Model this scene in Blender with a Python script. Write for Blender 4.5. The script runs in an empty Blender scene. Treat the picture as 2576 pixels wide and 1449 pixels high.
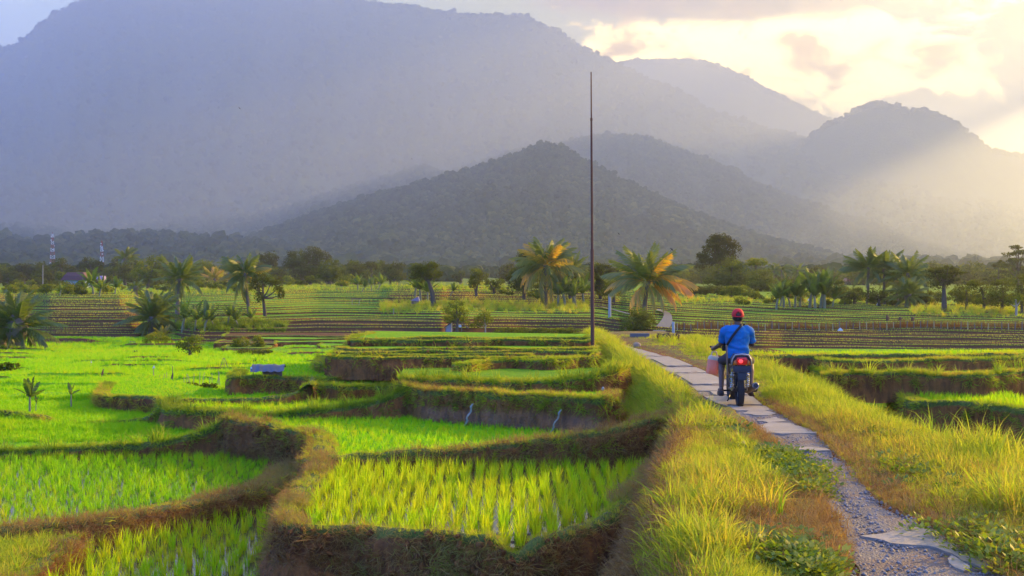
import bpy, bmesh, math, random
import numpy as np
from mathutils import Vector, Matrix, Euler
from mathutils.geometry import tessellate_polygon
random.seed(7)
RNG = np.random.default_rng(11)
SC = bpy.context.scene
COL = SC.collection
PI = math.pi
# ---------------------------------------------------------------- camera
F = 3578.0; HX = 1288.0; HY = 678.0; CZ = 2.25      # focal length in picture units, horizon row, eye height
cam_data = bpy.data.cameras.new('camera')
cam = bpy.data.objects.new('camera', cam_data); COL.objects.link(cam)
cam.location = (0, 0, CZ); cam.rotation_euler = (PI/2, 0, 0)
cam_data.lens = 50; cam_data.sensor_width = 36; cam_data.shift_y = -46.5/2576
cam_data.clip_start = 0.1; cam_data.clip_end = 90000
SC.camera = cam
# ---------------------------------------------------------------- sun, sky, exposure
SUN_AZ = math.radians(50); SUN_EL = math.radians(17)   # to the right of the view direction (+Y)
SUN_DIR = Vector((math.sin(SUN_AZ)*math.cos(SUN_EL), math.cos(SUN_AZ)*math.cos(SUN_EL), math.sin(SUN_EL)))
sl = bpy.data.lights.new('sun', 'SUN'); sl.energy = 5.0; sl.angle = math.radians(0.5); sl.color = (1.0, 0.66, 0.22)
sun = bpy.data.objects.new('sun', sl); COL.objects.link(sun)
sun.location = (60, 120, 60)
sun.rotation_euler = SUN_DIR.to_track_quat('Z', 'Y').to_euler()
SC.view_settings.view_transform = 'Standard'; SC.view_settings.look = 'None'
SC.view_settings.gamma = 1.0; SC.view_settings.use_curve_mapping = False
SC.view_settings.exposure = 2.05
cy = SC.cycles
cy.use_denoising = True
cy.max_bounces = 6; cy.diffuse_bounces = 2; cy.glossy_bounces = 2; cy.transmission_bounces = 4
cy.volume_bounces = 1; cy.transparent_max_bounces = 16
cy.sample_clamp_indirect = 4.0
cy.caustics_reflective = False; cy.caustics_refractive = False

world = bpy.data.worlds.new('World'); SC.world = world; world.use_nodes = True
STR = 0.10
class NT:
    """tiny node helper"""
    def __init__(s, tree): s.t = tree; tree.nodes.clear()
    def n(s, typ, **kw):
        nd = s.t.nodes.new(typ)
        for k, v in kw.items():
            if k.startswith('i_'):
                nd.inputs[k[2:].replace('_', ' ')].default_value = v
            else: setattr(nd, k, v)
        return nd
    def l(s, a, b): s.t.links.new(a, b)
    def put(s, sock, v):
        if isinstance(v, bpy.types.NodeSocket): s.l(v, sock)
        else: sock.default_value = v
    def m(s, op, a, b=None, c=None, clamp=False):
        nd = s.n('ShaderNodeMath', operation=op); nd.use_clamp = clamp
        for i, v in enumerate((a, b, c)):
            if v is not None: s.put(nd.inputs[i], v)
        return nd.outputs[0]
    def mix(s, f, a, b, blend='MIX'):
        nd = s.n('ShaderNodeMix', data_type='RGBA', blend_type=blend)
        s.put(nd.inputs[0], f)
        for sock, v in ((nd.inputs[6], a), (nd.inputs[7], b)):
            if isinstance(v, tuple) and len(v) == 3: v = (*v, 1)
            s.put(sock, v)
        return nd.outputs[2]
    def ramp(s, f, stops, interp='LINEAR'):
        nd = s.n('ShaderNodeValToRGB'); cr = nd.color_ramp; cr.interpolation = interp
        while len(cr.elements) > 1: cr.elements.remove(cr.elements[-1])
        for i, (p, c) in enumerate(stops):
            e = cr.elements[0] if i == 0 else cr.elements.new(p)
            e.position = p; e.color = (*c, 1) if len(c) == 3 else c
        s.put(nd.inputs[0], f); return nd.outputs[0]
    def rng(s, v, a, b, c=0.0, d=1.0, smooth=True):
        nd = s.n('ShaderNodeMapRange', interpolation_type='SMOOTHSTEP' if smooth else 'LINEAR')
        for i, x in enumerate((v, a, b, c, d)): s.put(nd.inputs[i], x)
        return nd.outputs[0]
    def noise(s, vec, scale, detail=4, rough=.55, dist=0.0):
        nd = s.n('ShaderNodeTexNoise'); nd.inputs['Scale'].default_value = scale
        nd.inputs['Detail'].default_value = detail; nd.inputs['Roughness'].default_value = rough
        nd.inputs['Distortion'].default_value = dist
        if vec is not None: s.l(vec, nd.inputs['Vector'])
        return nd.outputs['Fac']
    def mapping(s, vec, scale=(1, 1, 1), loc=(0, 0, 0), rot=(0, 0, 0)):
        nd = s.n('ShaderNodeMapping'); nd.inputs['Scale'].default_value = scale
        nd.inputs['Location'].default_value = loc; nd.inputs['Rotation'].default_value = rot
        s.l(vec, nd.inputs['Vector']); return nd.outputs[0]

def build_world():
    w = NT(world.node_tree)
    out = w.n('ShaderNodeOutputWorld'); bg = w.n('ShaderNodeBackground'); bg.inputs['Strength'].default_value = STR*.8
    w.l(bg.outputs[0], out.inputs[0])
    sky = w.n('ShaderNodeTexSky', sky_type='NISHITA'); sky.sun_disc = False
    sky.sun_elevation = SUN_EL; sky.sun_rotation = SUN_AZ
    sky.air_density = 1.5; sky.dust_density = 0.5; sky.ozone_density = 2.5
    tc = w.n('ShaderNodeTexCoord'); d = tc.outputs['Generated']
    sep = w.n('ShaderNodeSeparateXYZ'); w.l(d, sep.inputs[0]); X, Y, Z = sep.outputs
    dot = w.n('ShaderNodeVectorMath', operation='DOT_PRODUCT'); w.l(d, dot.inputs[0]); dot.inputs[1].default_value = SUN_DIR
    ct = dot.outputs['Value']
    az = w.m('ARCTAN2', X, Y); el = w.m('ARCSINE', Z)
    k = 1.0/STR
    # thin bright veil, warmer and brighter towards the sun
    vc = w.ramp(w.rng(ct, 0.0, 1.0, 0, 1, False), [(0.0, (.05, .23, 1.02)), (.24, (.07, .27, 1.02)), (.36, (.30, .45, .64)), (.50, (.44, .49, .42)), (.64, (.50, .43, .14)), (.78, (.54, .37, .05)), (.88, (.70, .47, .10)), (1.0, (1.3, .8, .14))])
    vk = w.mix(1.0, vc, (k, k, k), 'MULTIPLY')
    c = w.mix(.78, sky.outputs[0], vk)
    # cloud field: flattened towards the horizon
    den = w.m('ADD', w.m('MAXIMUM', Z, 0.0), .10)
    cb = w.n('ShaderNodeCombineXYZ'); w.l(w.m('DIVIDE', X, den), cb.inputs[0]); w.l(w.m('DIVIDE', Y, den), cb.inputs[1]); cb.inputs[2].default_value = 3.7
    n1 = w.noise(cb.outputs[0], 1.35, 7, .56, .35)
    # puffs in angle space (streaks rising towards the right)
    ca = w.n('ShaderNodeCombineXYZ'); w.l(az, ca.inputs[0]); w.l(el, ca.inputs[1]); ca.inputs[2].default_value = .4
    pm = w.mapping(ca.outputs[0], (27, 44, 1), (2.1, .6, 0), (0, 0, -.22))
    n2 = w.noise(pm, 1.0, 8, .62, .6)
    n3 = w.noise(w.mapping(ca.outputs[0], (19, 34, 1), (7.3, 1.9, 0), (0, 0, -.12)), 1.0, 5, .55, .3)
    def blob(a0, e0, ra, re, p=1.0):
        u = w.m('DIVIDE', w.m('SUBTRACT', az, math.radians(a0)), math.radians(ra))
        v = w.m('DIVIDE', w.m('SUBTRACT', el, math.radians(e0)), math.radians(re))
        r = w.m('ADD', w.m('MULTIPLY', u, u), w.m('MULTIPLY', v, v))
        return w.m('MULTIPLY', w.m('POWER', 2.718, w.m('MULTIPLY', r, -1.0)), p)
    # bright broken cloud below the bank
    cover = w.m('ADD', w.m('ADD', blob(9.5, 8.6, 5.0, 1.7, .62), blob(13.8, 8.1, 4.0, 1.9, .66)), w.m('ADD', blob(17.0, 7.6, 2.2, .9, .42), w.m('ADD', blob(5.0, 9.0, 3.2, .9, .35), blob(19.6, 10.7, 1.6, .8, .75))))
    pf = w.m('ADD', w.m('MULTIPLY', w.m('SUBTRACT', n2, .5), 1.9), cover)
    puff = w.rng(pf, .22, .50)
    core = w.rng(w.m('ADD', w.m('MULTIPLY', w.m('SUBTRACT', n3, .5), 2.6), w.m('MULTIPLY', cover, .25)), .10, .55)
    pc = w.mix(core, (3.5*k, 2.45*k, .75*k), (.85*k, .47*k, .08*k))
    c = w.mix(w.m('MULTIPLY', puff, .95), c, pc)
    # grey cloud bank over the ridge, going on overhead as broken cloud
    bank = w.m('ADD', w.m('ADD', blob(6.5, 11.3, 6.0, 1.5, .9), blob(12.5, 11.6, 6.0, 1.7, 1.0)), w.m('MULTIPLY', w.rng(el, math.radians(11.5), math.radians(20)), .42))
    bf = w.m('ADD', w.m('ADD', bank, w.m('MULTIPLY', w.m('SUBTRACT', n2, .5), .75)), w.m('MULTIPLY', w.m('SUBTRACT', n1, .5), .9))
    bm_ = w.rng(bf, .30, .72)
    bc = w.mix(w.rng(n3, .3, .7), (.16*k, .10*k, .05*k), (.55*k, .30*k, .08*k))
    far = w.mix(w.rng(ct, .40, .78), (.17*k, .27*k, .58*k), bc)
    c = w.mix(w.m('MULTIPLY', bm_, .93), c, far)
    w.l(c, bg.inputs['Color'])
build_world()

# ---------------------------------------------------------------- helpers
def tag(o, label=None, cat=None, group=None, kind=None):
    if label: o['label'] = label
    if cat: o['category'] = cat
    if group: o['group'] = group
    if kind: o['kind'] = kind
    return o
def link(o, parent=None):
    COL.objects.link(o)
    if parent is not None: o.parent = parent
    return o
def empty(name, loc=(0, 0, 0), rz=0.0, label=None, cat=None, group=None):
    o = bpy.data.objects.new(name, None); o.location = loc; o.rotation_euler = (0, 0, rz); o.empty_display_size = .1
    link(o); return tag(o, label, cat, group)
def mesh_np(name, V, Fs, mats=(), smooth=False, attrs=None, mi=None):
    """V (n,3); Fs: list of int arrays (m,3) or (m,4)"""
    me = bpy.data.meshes.new(name)
    V = np.asarray(V, dtype=np.float32).reshape(-1, 3)
    if not isinstance(Fs, (list, tuple)): Fs = [Fs]
    Fs = [np.asarray(f, dtype=np.int32) for f in Fs if len(f)]
    me.vertices.add(len(V)); me.vertices.foreach_set('co', V.ravel())
    idx = np.concatenate([f.ravel() for f in Fs]) if Fs else np.zeros(0, np.int32)
    tot = np.concatenate([np.full(len(f), f.shape[1], np.int32) for f in Fs]) if Fs else np.zeros(0, np.int32)
    me.loops.add(len(idx)); me.loops.foreach_set('vertex_index', idx)
    me.polygons.add(len(tot)); st = np.zeros(len(tot), np.int32)
    if len(tot): st[1:] = np.cumsum(tot)[:-1]
    me.polygons.foreach_set('loop_start', st)
    if smooth: me.polygons.foreach_set('use_smooth', np.ones(len(tot), bool))
    if mi is not None: me.polygons.foreach_set('material_index', np.asarray(mi, np.int32))
    me.update(calc_edges=True); me.validate()
    for m_ in (mats if isinstance(mats, (list, tuple)) else [mats]): me.materials.append(m_)
    for k_, a in (attrs or {}).items():
        a = np.asarray(a, np.float32)
        at = me.attributes.new(k_, 'FLOAT', 'POINT'); at.data.foreach_set('value', a.ravel())
    return me
def obj_np(name, V, Fs, mats, parent=None, smooth=False, attrs=None, mi=None):
    return link(bpy.data.objects.new(name, mesh_np(name, V, Fs, mats, smooth, attrs, mi)), parent)
def grid_faces(nu, nv, off=0):
    a = (np.arange(nu-1)[:, None]*nv + np.arange(nv-1)[None, :]).ravel() + off
    return np.stack([a, a+1, a+nv+1, a+nv], 1)
_T1 = RNG.random(4096)
def vn1(x, seed=0):
    x = np.asarray(x, float)+seed*37.31; i = np.floor(x).astype(int); f = x-i; f = f*f*(3-2*f)
    return (_T1[i % 4096]*(1-f)+_T1[(i+1) % 4096]*f)*2-1
_T2 = RNG.random((256, 256))
def vn2(x, y, seed=0):
    x = np.asarray(x, float)+seed*13.7; y = np.asarray(y, float)+seed*7.9
    i = np.floor(x).astype(int); j = np.floor(y).astype(int); fx = x-i; fy = y-j
    fx = fx*fx*(3-2*fx); fy = fy*fy*(3-2*fy); T = _T2
    a = T[i % 256, j % 256]; b = T[(i+1) % 256, j % 256]; c = T[i % 256, (j+1) % 256]; d = T[(i+1) % 256, (j+1) % 256]
    return ((a*(1-fx)+b*fx)*(1-fy)+(c*(1-fx)+d*fx)*fy)*2-1
def fbm2(x, y, oct=4, seed=0):
    s = 0; a = 1; t = 0
    for o in range(oct): s = s+a*vn2(x*2**o, y*2**o, seed+o*3); t += a; a *= .5
    return s/t
def fbm1(x, oct=3, seed=0):
    s = 0; a = 1; t = 0
    for o in range(oct): s = s+a*vn1(np.asarray(x)*2**o, seed+o*3); t += a; a *= .5
    return s/t
def G(px, py, z=0.0):
    """point of the level z seen at picture position (px, py)"""
    Yd = (CZ-z)*F/(py-HY); return Vector(((px-HX)/F*Yd, Yd, z))
def P(px, py, Yd): return Vector(((px-HX)/F*Yd, Yd, CZ-(py-HY)/F*Yd))

class MB:
    """collects simple solids into one mesh"""
    def __init__(s): s.v = []; s.q = []; s.t = []
    def _add(s, vs): o = len(s.v); s.v += [tuple(v) for v in vs]; return o
    def box(s, c, d, R=None, taper=1.0):
        x, y, z = d[0]/2, d[1]/2, d[2]/2
        vs = [Vector((sx*x*(taper if sz > 0 else 1), sy*y*(taper if sz > 0 else 1), sz*z)) for sz in (-1, 1) for sx, sy in ((-1, -1), (1, -1), (1, 1), (-1, 1))]
        if R is not None: vs = [R @ v for v in vs]
        o = s._add([v+Vector(c) for v in vs])
        s.q += [tuple(o+i for i in f) for f in ((0, 3, 2, 1), (4, 5, 6, 7), (0, 1, 5, 4), (1, 2, 6, 5), (2, 3, 7, 6), (3, 0, 4, 7))]; return s
    def tube(s, pts, rad, n=8, cap=True, squash=1.0):
        pts = [Vector(p) for p in pts]
        if not isinstance(rad, (list, tuple)): rad = [rad]*len(pts)
        o = len(s.v); prev = None
        for i, p in enumerate(pts):
            t = (pts[min(i+1, len(pts)-1)]-pts[max(i-1, 0)]).normalized()
            if prev is None:
                a = t.cross(Vector((0, 0, 1)) if abs(t.z) < .9 else Vector((1, 0, 0))).normalized()
            else: a = (prev-t*prev.dot(t)).normalized()
            prev = a; b = t.cross(a)
            for k in range(n):
                an = 2*PI*k/n; s.v.append(tuple(p+(a*math.cos(an)+b*math.sin(an)*squash)*rad[i]))
        for i in range(len(pts)-1):
            for k in range(n):
                s.q.append((o+i*n+k, o+i*n+(k+1) % n, o+(i+1)*n+(k+1) % n, o+(i+1)*n+k))
        if cap:
            for i, sg in ((0, -1), (len(pts)-1, 1)):
                c = s._add([pts[i]])
                for k in range(n):
                    a_, b_ = o+i*n+k, o+i*n+(k+1) % n
                    s.t.append((c, b_, a_) if sg < 0 else (c, a_, b_))
        return s
    def ball(s, c, r, n=10, m=6, R=None):
        if not isinstance(r, (list, tuple)): r = (r, r, r)
        vs = []
        for j in range(m+1):
            ph = PI*j/m
            for k in range(n):
                an = 2*PI*k/n
                v = Vector((math.sin(ph)*math.cos(an)*r[0], math.sin(ph)*math.sin(an)*r[1], math.cos(ph)*r[2]))
                if R is not None: v = R @ v
                vs.append(v+Vector(c))
        o = s._add(vs)
        for j in range(m):
            for k in range(n):
                s.q.append((o+j*n+k, o+(j+1)*n+k, o+(j+1)*n+(k+1) % n, o+j*n+(k+1) % n))
        return s
    def cap(s, a, b, ra, rb, n=12):
        a = Vector(a); b = Vector(b); s.tube([a, b], [ra, rb], n); s.ball(a, ra, n, 8); s.ball(b, rb, n, 8); return s
    def torus(s, c, R0, r, n=28, m=10, axis='X', w=1.0):
        vs = []
        for i in range(n):
            A = 2*PI*i/n
            for j in range(m):
                B = 2*PI*j/m; rr = R0+r*math.cos(B); h = r*w*math.sin(B)
                v = {'X': (h, rr*math.cos(A), rr*math.sin(A)), 'Z': (rr*math.cos(A), rr*math.sin(A), h), 'Y': (rr*math.cos(A), h, rr*math.sin(A))}[axis]
                vs.append(Vector(v)+Vector(c))
        o = s._add(vs)
        for i in range(n):
            for j in range(m):
                s.q.append((o+i*m+j, o+((i+1) % n)*m+j, o+((i+1) % n)*m+(j+1) % m, o+i*m+(j+1) % m))
        return s
    def prism(s, poly, d, up):
        """poly: list of 3D points, extruded by vector d"""
        n = len(poly); o = s._add([Vector(p) for p in poly]+[Vector(p)+Vector(d) for p in poly])
        for k in range(n): s.q.append((o+k, o+(k+1) % n, o+n+(k+1) % n, o+n+k))
        for tri in tessellate_polygon([[Vector(p) for p in poly]]):
            s.t.append(tuple(o+i for i in reversed(tri))); s.t.append(tuple(o+n+i for i in tri))
        return s
    def build(s, name, mat, parent=None, smooth=False, bevel=0.0):
        me = bpy.data.meshes.new(name); me.from_pydata(s.v, [], s.q+s.t); me.update()
        bm = bmesh.new(); bm.from_mesh(me); bmesh.ops.remove_doubles(bm, verts=bm.verts, dist=1e-5)
        bmesh.ops.recalc_face_normals(bm, faces=bm.faces)
        if bevel: bmesh.ops.bevel(bm, geom=list(bm.edges), offset=bevel, segments=2, affect='EDGES', profile=.7)
        bm.to_mesh(me); bm.free()
        if smooth:
            me.polygons.foreach_set('use_smooth', np.ones(len(me.polygons), bool))
            me.set_sharp_from_angle(angle=math.radians(50))
        me.materials.append(mat)
        return link(bpy.data.objects.new(name, me), parent)
def cp(o, parent=None, **kw):
    c = o.copy(); COL.objects.link(c); c.parent = parent
    for k_, v in kw.items(): setattr(c, k_, v)
    return c

# ---------------------------------------------------------------- materials
def newmat(name):
    m = bpy.data.materials.new(name); m.use_nodes = True; w = NT(m.node_tree)
    out = w.n('ShaderNodeOutputMaterial'); return m, w, out
def plain(name, col, rough=.7, var=.25, scale=8.0, metal=0.0, spec=.4, bump=0.0, emit=None, trans=0.0):
    m, w, out = newmat(name); b = w.n('ShaderNodeBsdfPrincipled'); w.l(b.outputs[0], out.inputs[0])
    tc = w.n('ShaderNodeTexCoord'); n = w.noise(tc.outputs['Object'], scale, 5, .6)
    w.l(w.mix(n, tuple(c*(1-var) for c in col), tuple(min(1, c*(1+var)) for c in col)), b.inputs['Base Color'])
    w.l(w.rng(n, .2, .8, rough*.85, min(1, rough*1.15)), b.inputs['Roughness'])
    b.inputs['Metallic'].default_value = metal; b.inputs['Specular IOR Level'].default_value = spec
    if trans: b.inputs['Transmission Weight'].default_value = trans
    if bump:
        bp = w.n('ShaderNodeBump'); bp.inputs['Strength'].default_value = bump; bp.inputs['Distance'].default_value = .02
        w.l(w.noise(tc.outputs['Object'], scale*4, 5), bp.inputs['Height']); w.l(bp.outputs[0], b.inputs['Normal'])
    if emit:
        b.inputs['Emission Color'].default_value = (*emit[0], 1); b.inputs['Emission Strength'].default_value = emit[1]
    return m
def leafmat(name, stops, trans=.45, gloss=.03, tipcol=None, tipf=.5, rnd=.35, tscale=1.9, base=0.0):
    """leaf / blade: colour from ramp over (tint attribute + per-copy random); light passes through"""
    m, w, out = newmat(name)
    oi = w.n('ShaderNodeObjectInfo')
    at = w.n('ShaderNodeAttribute', attribute_type='INSTANCER', attribute_name='tint')
    ag = w.n('ShaderNodeAttribute', attribute_type='GEOMETRY', attribute_name='tint')
    h = w.n('ShaderNodeAttribute', attribute_type='GEOMETRY', attribute_name='tip')
    f = w.m('ADD', w.m('ADD', w.m('ADD', at.outputs['Fac'], base), ag.outputs['Fac']), w.m('MULTIPLY', w.m('SUBTRACT', oi.outputs['Random'], .5), rnd), clamp=True)
    c = w.ramp(f, stops)
    if tipcol: c = w.mix(w.m('MULTIPLY', h.outputs['Fac'], tipf), c, tipcol)
    df = w.n('ShaderNodeBsdfDiffuse'); w.l(c, df.inputs['Color'])
    tr = w.n('ShaderNodeBsdfTranslucent'); w.l(w.mix(1.0, c, (tscale, tscale*.97, tscale*.6), 'MULTIPLY'), tr.inputs['Color'])
    mx = w.n('ShaderNodeMixShader'); mx.inputs[0].default_value = trans
    w.l(df.outputs[0], mx.inputs[1]); w.l(tr.outputs[0], mx.inputs[2])
    gl = w.n('ShaderNodeBsdfGlossy'); gl.inputs['Roughness'].default_value = .45; gl.inputs['Color'].default_value = (1, 1, .9, 1)
    m2 = w.n('ShaderNodeMixShader'); m2.inputs[0].default_value = gloss
    w.l(mx.outputs[0], m2.inputs[1]); w.l(gl.outputs[0], m2.inputs[2]); w.l(m2.outputs[0], out.inputs[0])
    return m
GRASS = leafmat('grass_blades', [(0, (.13, .065, .022)), (.2, (.25, .15, .040)), (.38, (.36, .30, .040)), (.55, (.29, .36, .018)), (.75, (.17, .29, .012)), (1, (.065, .15, .010))], .52, .012, (.42, .36, .035), .38, .42, base=.48)
RICE = leafmat('rice_blades', [(0, (.32, .34, .010)), (.25, (.27, .41, .006)), (.6, (.13, .38, .004)), (1, (.05, .23, .006))], .55, .010, (.32, .46, .008), .45, .6, 2.0, base=.17)
HAY = leafmat('dry_grass', [(0, (.12, .048, .014)), (.4, (.24, .11, .030)), (.75, (.38, .23, .060)), (1, (.24, .24, .03))], .35, .01, (.42, .27, .12), .4, .55, 1.4, base=.25)
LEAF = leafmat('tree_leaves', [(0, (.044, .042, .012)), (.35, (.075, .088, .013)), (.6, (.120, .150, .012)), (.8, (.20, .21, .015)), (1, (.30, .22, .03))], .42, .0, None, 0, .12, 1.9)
PALM = leafmat('palm_leaflets', [(0, (.050, .080, .018)), (.4, (.110, .150, .020)), (.65, (.22, .22, .022)), (.85, (.44, .27, .022)), (1, (.52, .26, .018))], .45, .04, None, 0, .12, 1.9)
BANANA = leafmat('banana_leaf', [(0, (.050, .085, .018)), (.5, (.095, .150, .020)), (.8, (.18, .22, .02)), (1, (.20, .13, .05))], .5, .02, None, 0, .25, 1.7)
WEED = leafmat('weed_leaves', [(0, (.05, .11, .012)), (.5, (.15, .21, .015)), (1, (.30, .28, .02))], .45, .03, None, 0, .5)

def soil_mat():
    m, w, out = newmat('terrace_soil'); b = w.n('ShaderNodeBsdfPrincipled'); w.l(b.outputs[0], out.inputs[0])
    g = w.n('ShaderNodeNewGeometry'); pos = g.outputs['Position']
    n1 = w.noise(pos, 1.3, 6, .6); n2 = w.noise(w.mapping(pos, (9, 9, 2.2)), 1.0, 6, .65); n3 = w.noise(pos, 28, 4, .6)
    ag = w.n('ShaderNodeAttribute', attribute_type='GEOMETRY', attribute_name='green')
    wet = w.n('ShaderNodeAttribute', attribute_type='GEOMETRY', attribute_name='wet')
    soil = w.mix(w.rng(n2, .3, .7), (.105, .034, .007), (.29, .098, .018))
    soil = w.mix(w.rng(n1, .45, .75, 0, .5), soil, (.30, .135, .035))
    moss = w.mix(w.rng(n3, .3, .7), (.055, .070, .010), (.120, .150, .014))
    f = w.rng(w.m('ADD', ag.outputs['Fac'], w.m('MULTIPLY', w.m('SUBTRACT', n2, .5), .9)), .38, .62)
    w.l(w.mix(f, soil, moss), b.inputs['Base Color'])
    w.l(w.rng(wet.outputs['Fac'], 0, 1, .9, .30), b.inputs['Roughness']); b.inputs['Specular IOR Level'].default_value = .35
    bp = w.n('ShaderNodeBump'); bp.inputs['Strength'].default_value = .9; bp.inputs['Distance'].default_value = .05
    w.l(w.m('ADD', n2, w.m('MULTIPLY', n3, .45)), bp.inputs['Height']); w.l(bp.outputs[0], b.inputs['Normal'])
    return m
SOIL = soil_mat()
def field_mat():
    """ground under the crops: mud to green sward by the 'green' attribute"""
    m, w, out = newmat('field_ground'); b = w.n('ShaderNodeBsdfPrincipled')
    g = w.n('ShaderNodeNewGeometry'); pos = g.outputs['Position']
    ag = w.n('ShaderNodeAttribute', attribute_type='GEOMETRY', attribute_name='green')
    br = w.n('ShaderNodeAttribute', attribute_type='GEOMETRY', attribute_name='bright')
    n1 = w.noise(w.mapping(pos, (.35, 1.2, 1)), 1.0, 6, .6); n2 = w.noise(pos, 9, 5, .65)
    mud = w.mix(n2, (.070, .027, .011), (.17, .078, .032))
    gr = w.mix(w.rng(n1, .3, .7), (.085, .130, .010), (.16, .22, .012))
    gr = w.mix(br.outputs['Fac'], gr, w.mix(w.rng(n1, .3, .7), (.09, .35, .004), (.24, .48, .005)))
    gr = w.mix(w.rng(n2, .35, .7, 0, .35), gr, (.06, .085, .010))
    f = w.rng(w.m('ADD', ag.outputs['Fac'], w.m('MULTIPLY', w.m('SUBTRACT', n1, .5), .8)), .35, .6)
    c = w.mix(f, mud, gr); w.l(c, b.inputs['Base Color'])
    b.inputs['Roughness'].default_value = .95; b.inputs['Specular IOR Level'].default_value = .1
    bp = w.n('ShaderNodeBump'); bp.inputs['Strength'].default_value = .8; bp.inputs['Distance'].default_value = .08
    w.l(n2, bp.inputs['Height']); w.l(bp.outputs[0], b.inputs['Normal'])
    w.l(b.outputs[0], out.inputs[0])
    return m
FIELD = field_mat()
def water_mat():
    m, w, out = newmat('paddy_water'); b = w.n('ShaderNodeBsdfPrincipled'); w.l(b.outputs[0], out.inputs[0])
    g = w.n('ShaderNodeNewGeometry'); n = w.noise(g.outputs['Position'], 2.2, 5, .6)
    w.l(w.mix(n, (.040, .024, .014), (.10, .065, .040)), b.inputs['Base Color'])
    b.inputs['Roughness'].default_value = .07; b.inputs['IOR'].default_value = 1.33; b.inputs['Specular IOR Level'].default_value = .6
    bp = w.n('ShaderNodeBump'); bp.inputs['Strength'].default_value = .25; bp.inputs['Distance'].default_value = .01
    w.l(w.noise(w.mapping(g.outputs['Position'], (14, 5, 5)), 1.0, 3), bp.inputs['Height']); w.l(bp.outputs[0], b.inputs['Normal'])
    return m
WATER = water_mat()
# ---------------------------------------------------------------- grass tufts and scattering
def tuft_mesh(name, nb, h, spread, lean, wid, mat, seed, curl=.5, seg=3, plume=0):
    r = np.random.default_rng(seed); V = []; Q = []; T = []; tip = []
    for b in range(nb):
        a = r.uniform(0, 2*PI); rad = spread*math.sqrt(r.random()); bx, by = math.cos(a)*rad, math.sin(a)*rad
        az = a+r.normal(0, .7); hh = h*r.uniform(.55, 1.1); ln = lean*r.uniform(.2, 1.3); w = wid*r.uniform(.7, 1.3)
        px, py = -math.sin(az+r.normal(0, .8)), math.cos(az+r.normal(0, .8)); o = len(V)
        for k in range(seg+1):
            t = k/seg; ang = ln*t*(1+curl*t)
            d = hh*(t*(1-.25*ln*t*t)); x = bx+math.cos(az)*math.sin(ang)*d; y = by+math.sin(az)*math.sin(ang)*d; z = math.cos(ang)*d
            ww = w*(1-t**1.6)*.5*(1 if k else .8)
            if k < seg:
                V += [(x-px*ww, y-py*ww, z), (x+px*ww, y+py*ww, z)]; tip += [t, t]
            else: V.append((x, y, z)); tip.append(1)
        for k in range(seg-1): Q.append((o+2*k, o+2*k+1, o+2*k+3, o+2*k+2))
        T.append((o+2*seg-2, o+2*seg-1, o+2*seg))
    return mesh_np(name, V, [np.array(Q), np.array(T)], mat, False, {'tip': tip})
def leafy_mesh(name, n, rx, rz, ls, mat, seed):
    """low leafy clump: many small leaves spread through a flattened dome"""
    r = np.random.default_rng(seed); V = []; Q = []; tip = []
    for i in range(n):
        a = r.uniform(0, 2*PI); q = math.sqrt(r.random()); z = rz*r.random()*(1.1-q*.8)
        c = Vector((math.cos(a)*q*rx, math.sin(a)*q*rx, z)); l = ls*r.uniform(.6, 1.3)
        d = Vector((math.cos(a)+r.normal(0, .5), math.sin(a)+r.normal(0, .5), r.uniform(-.1, .9))).normalized()
        s = d.cross(Vector((0, 0, 1))).normalized()*l*.32; o = len(V)
        V += [tuple(c), tuple(c+d*l*.5+s), tuple(c+d*l), tuple(c+d*l*.5-s)]; Q.append((o, o+1, o+2, o+3)); tip += [0, .5, 1, .5]
    return mesh_np(name, V, np.array(Q), mat, False, {'tip': tip})
TSETS = {}
def tset(key, meshes):
    c = bpy.data.collections.new(key); TSETS[key] = (c, len(meshes))
    for i, me in enumerate(meshes):
        c.objects.link(bpy.data.objects.new('%s_%02d' % (key, i), me))
tset('rice', [tuft_mesh('rice_tuft', 26, .36, .055, .26, .013, RICE, i, .4) for i in range(4)])
tset('ricelow', [tuft_mesh('rice_low', 16, .26, .09, .30, .020, RICE, 20+i, .4) for i in range(3)])
tset('grass', [tuft_mesh('grass_tuft', 18, .30, .09, .60, .012, GRASS, 40+i) for i in range(4)])
tset('tall', [tuft_mesh('tall_grass', 20, .55, .12, .62, .017, GRASS, 60+i, .7, 4) for i in range(4)])
tset('hay', [tuft_mesh('hay_tuft', 20, .26, .10, 1.05, .008, HAY, 80+i, .9) for i in range(4)])
tset('hang', [tuft_mesh('hang_tuft', 18, .26, .08, .55, .010, GRASS, 100+i, .8) for i in range(3)])
tset('straw', [tuft_mesh('straw_tuft', 7, .42, .06, 1.2, .007, HAY, 140+i, .9, 4) for i in range(3)])
def clod_mesh(seed):
    bm = bmesh.new(); bmesh.ops.create_icosphere(bm, subdivisions=1, radius=1.0); r = np.random.default_rng(seed)
    for v in bm.verts: v.co *= r.uniform(.6, 1.25); v.co.z *= .7
    me = bpy.data.meshes.new('clod'); bm.to_mesh(me); bm.free(); me.materials.append(SOIL); return me
tset('clod', [clod_mesh(i) for i in range(5)])
tset('weed', [leafy_mesh('weed_clump', 46, .22, .16, .06, WEED, 120+i) for i in range(3)])

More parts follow.
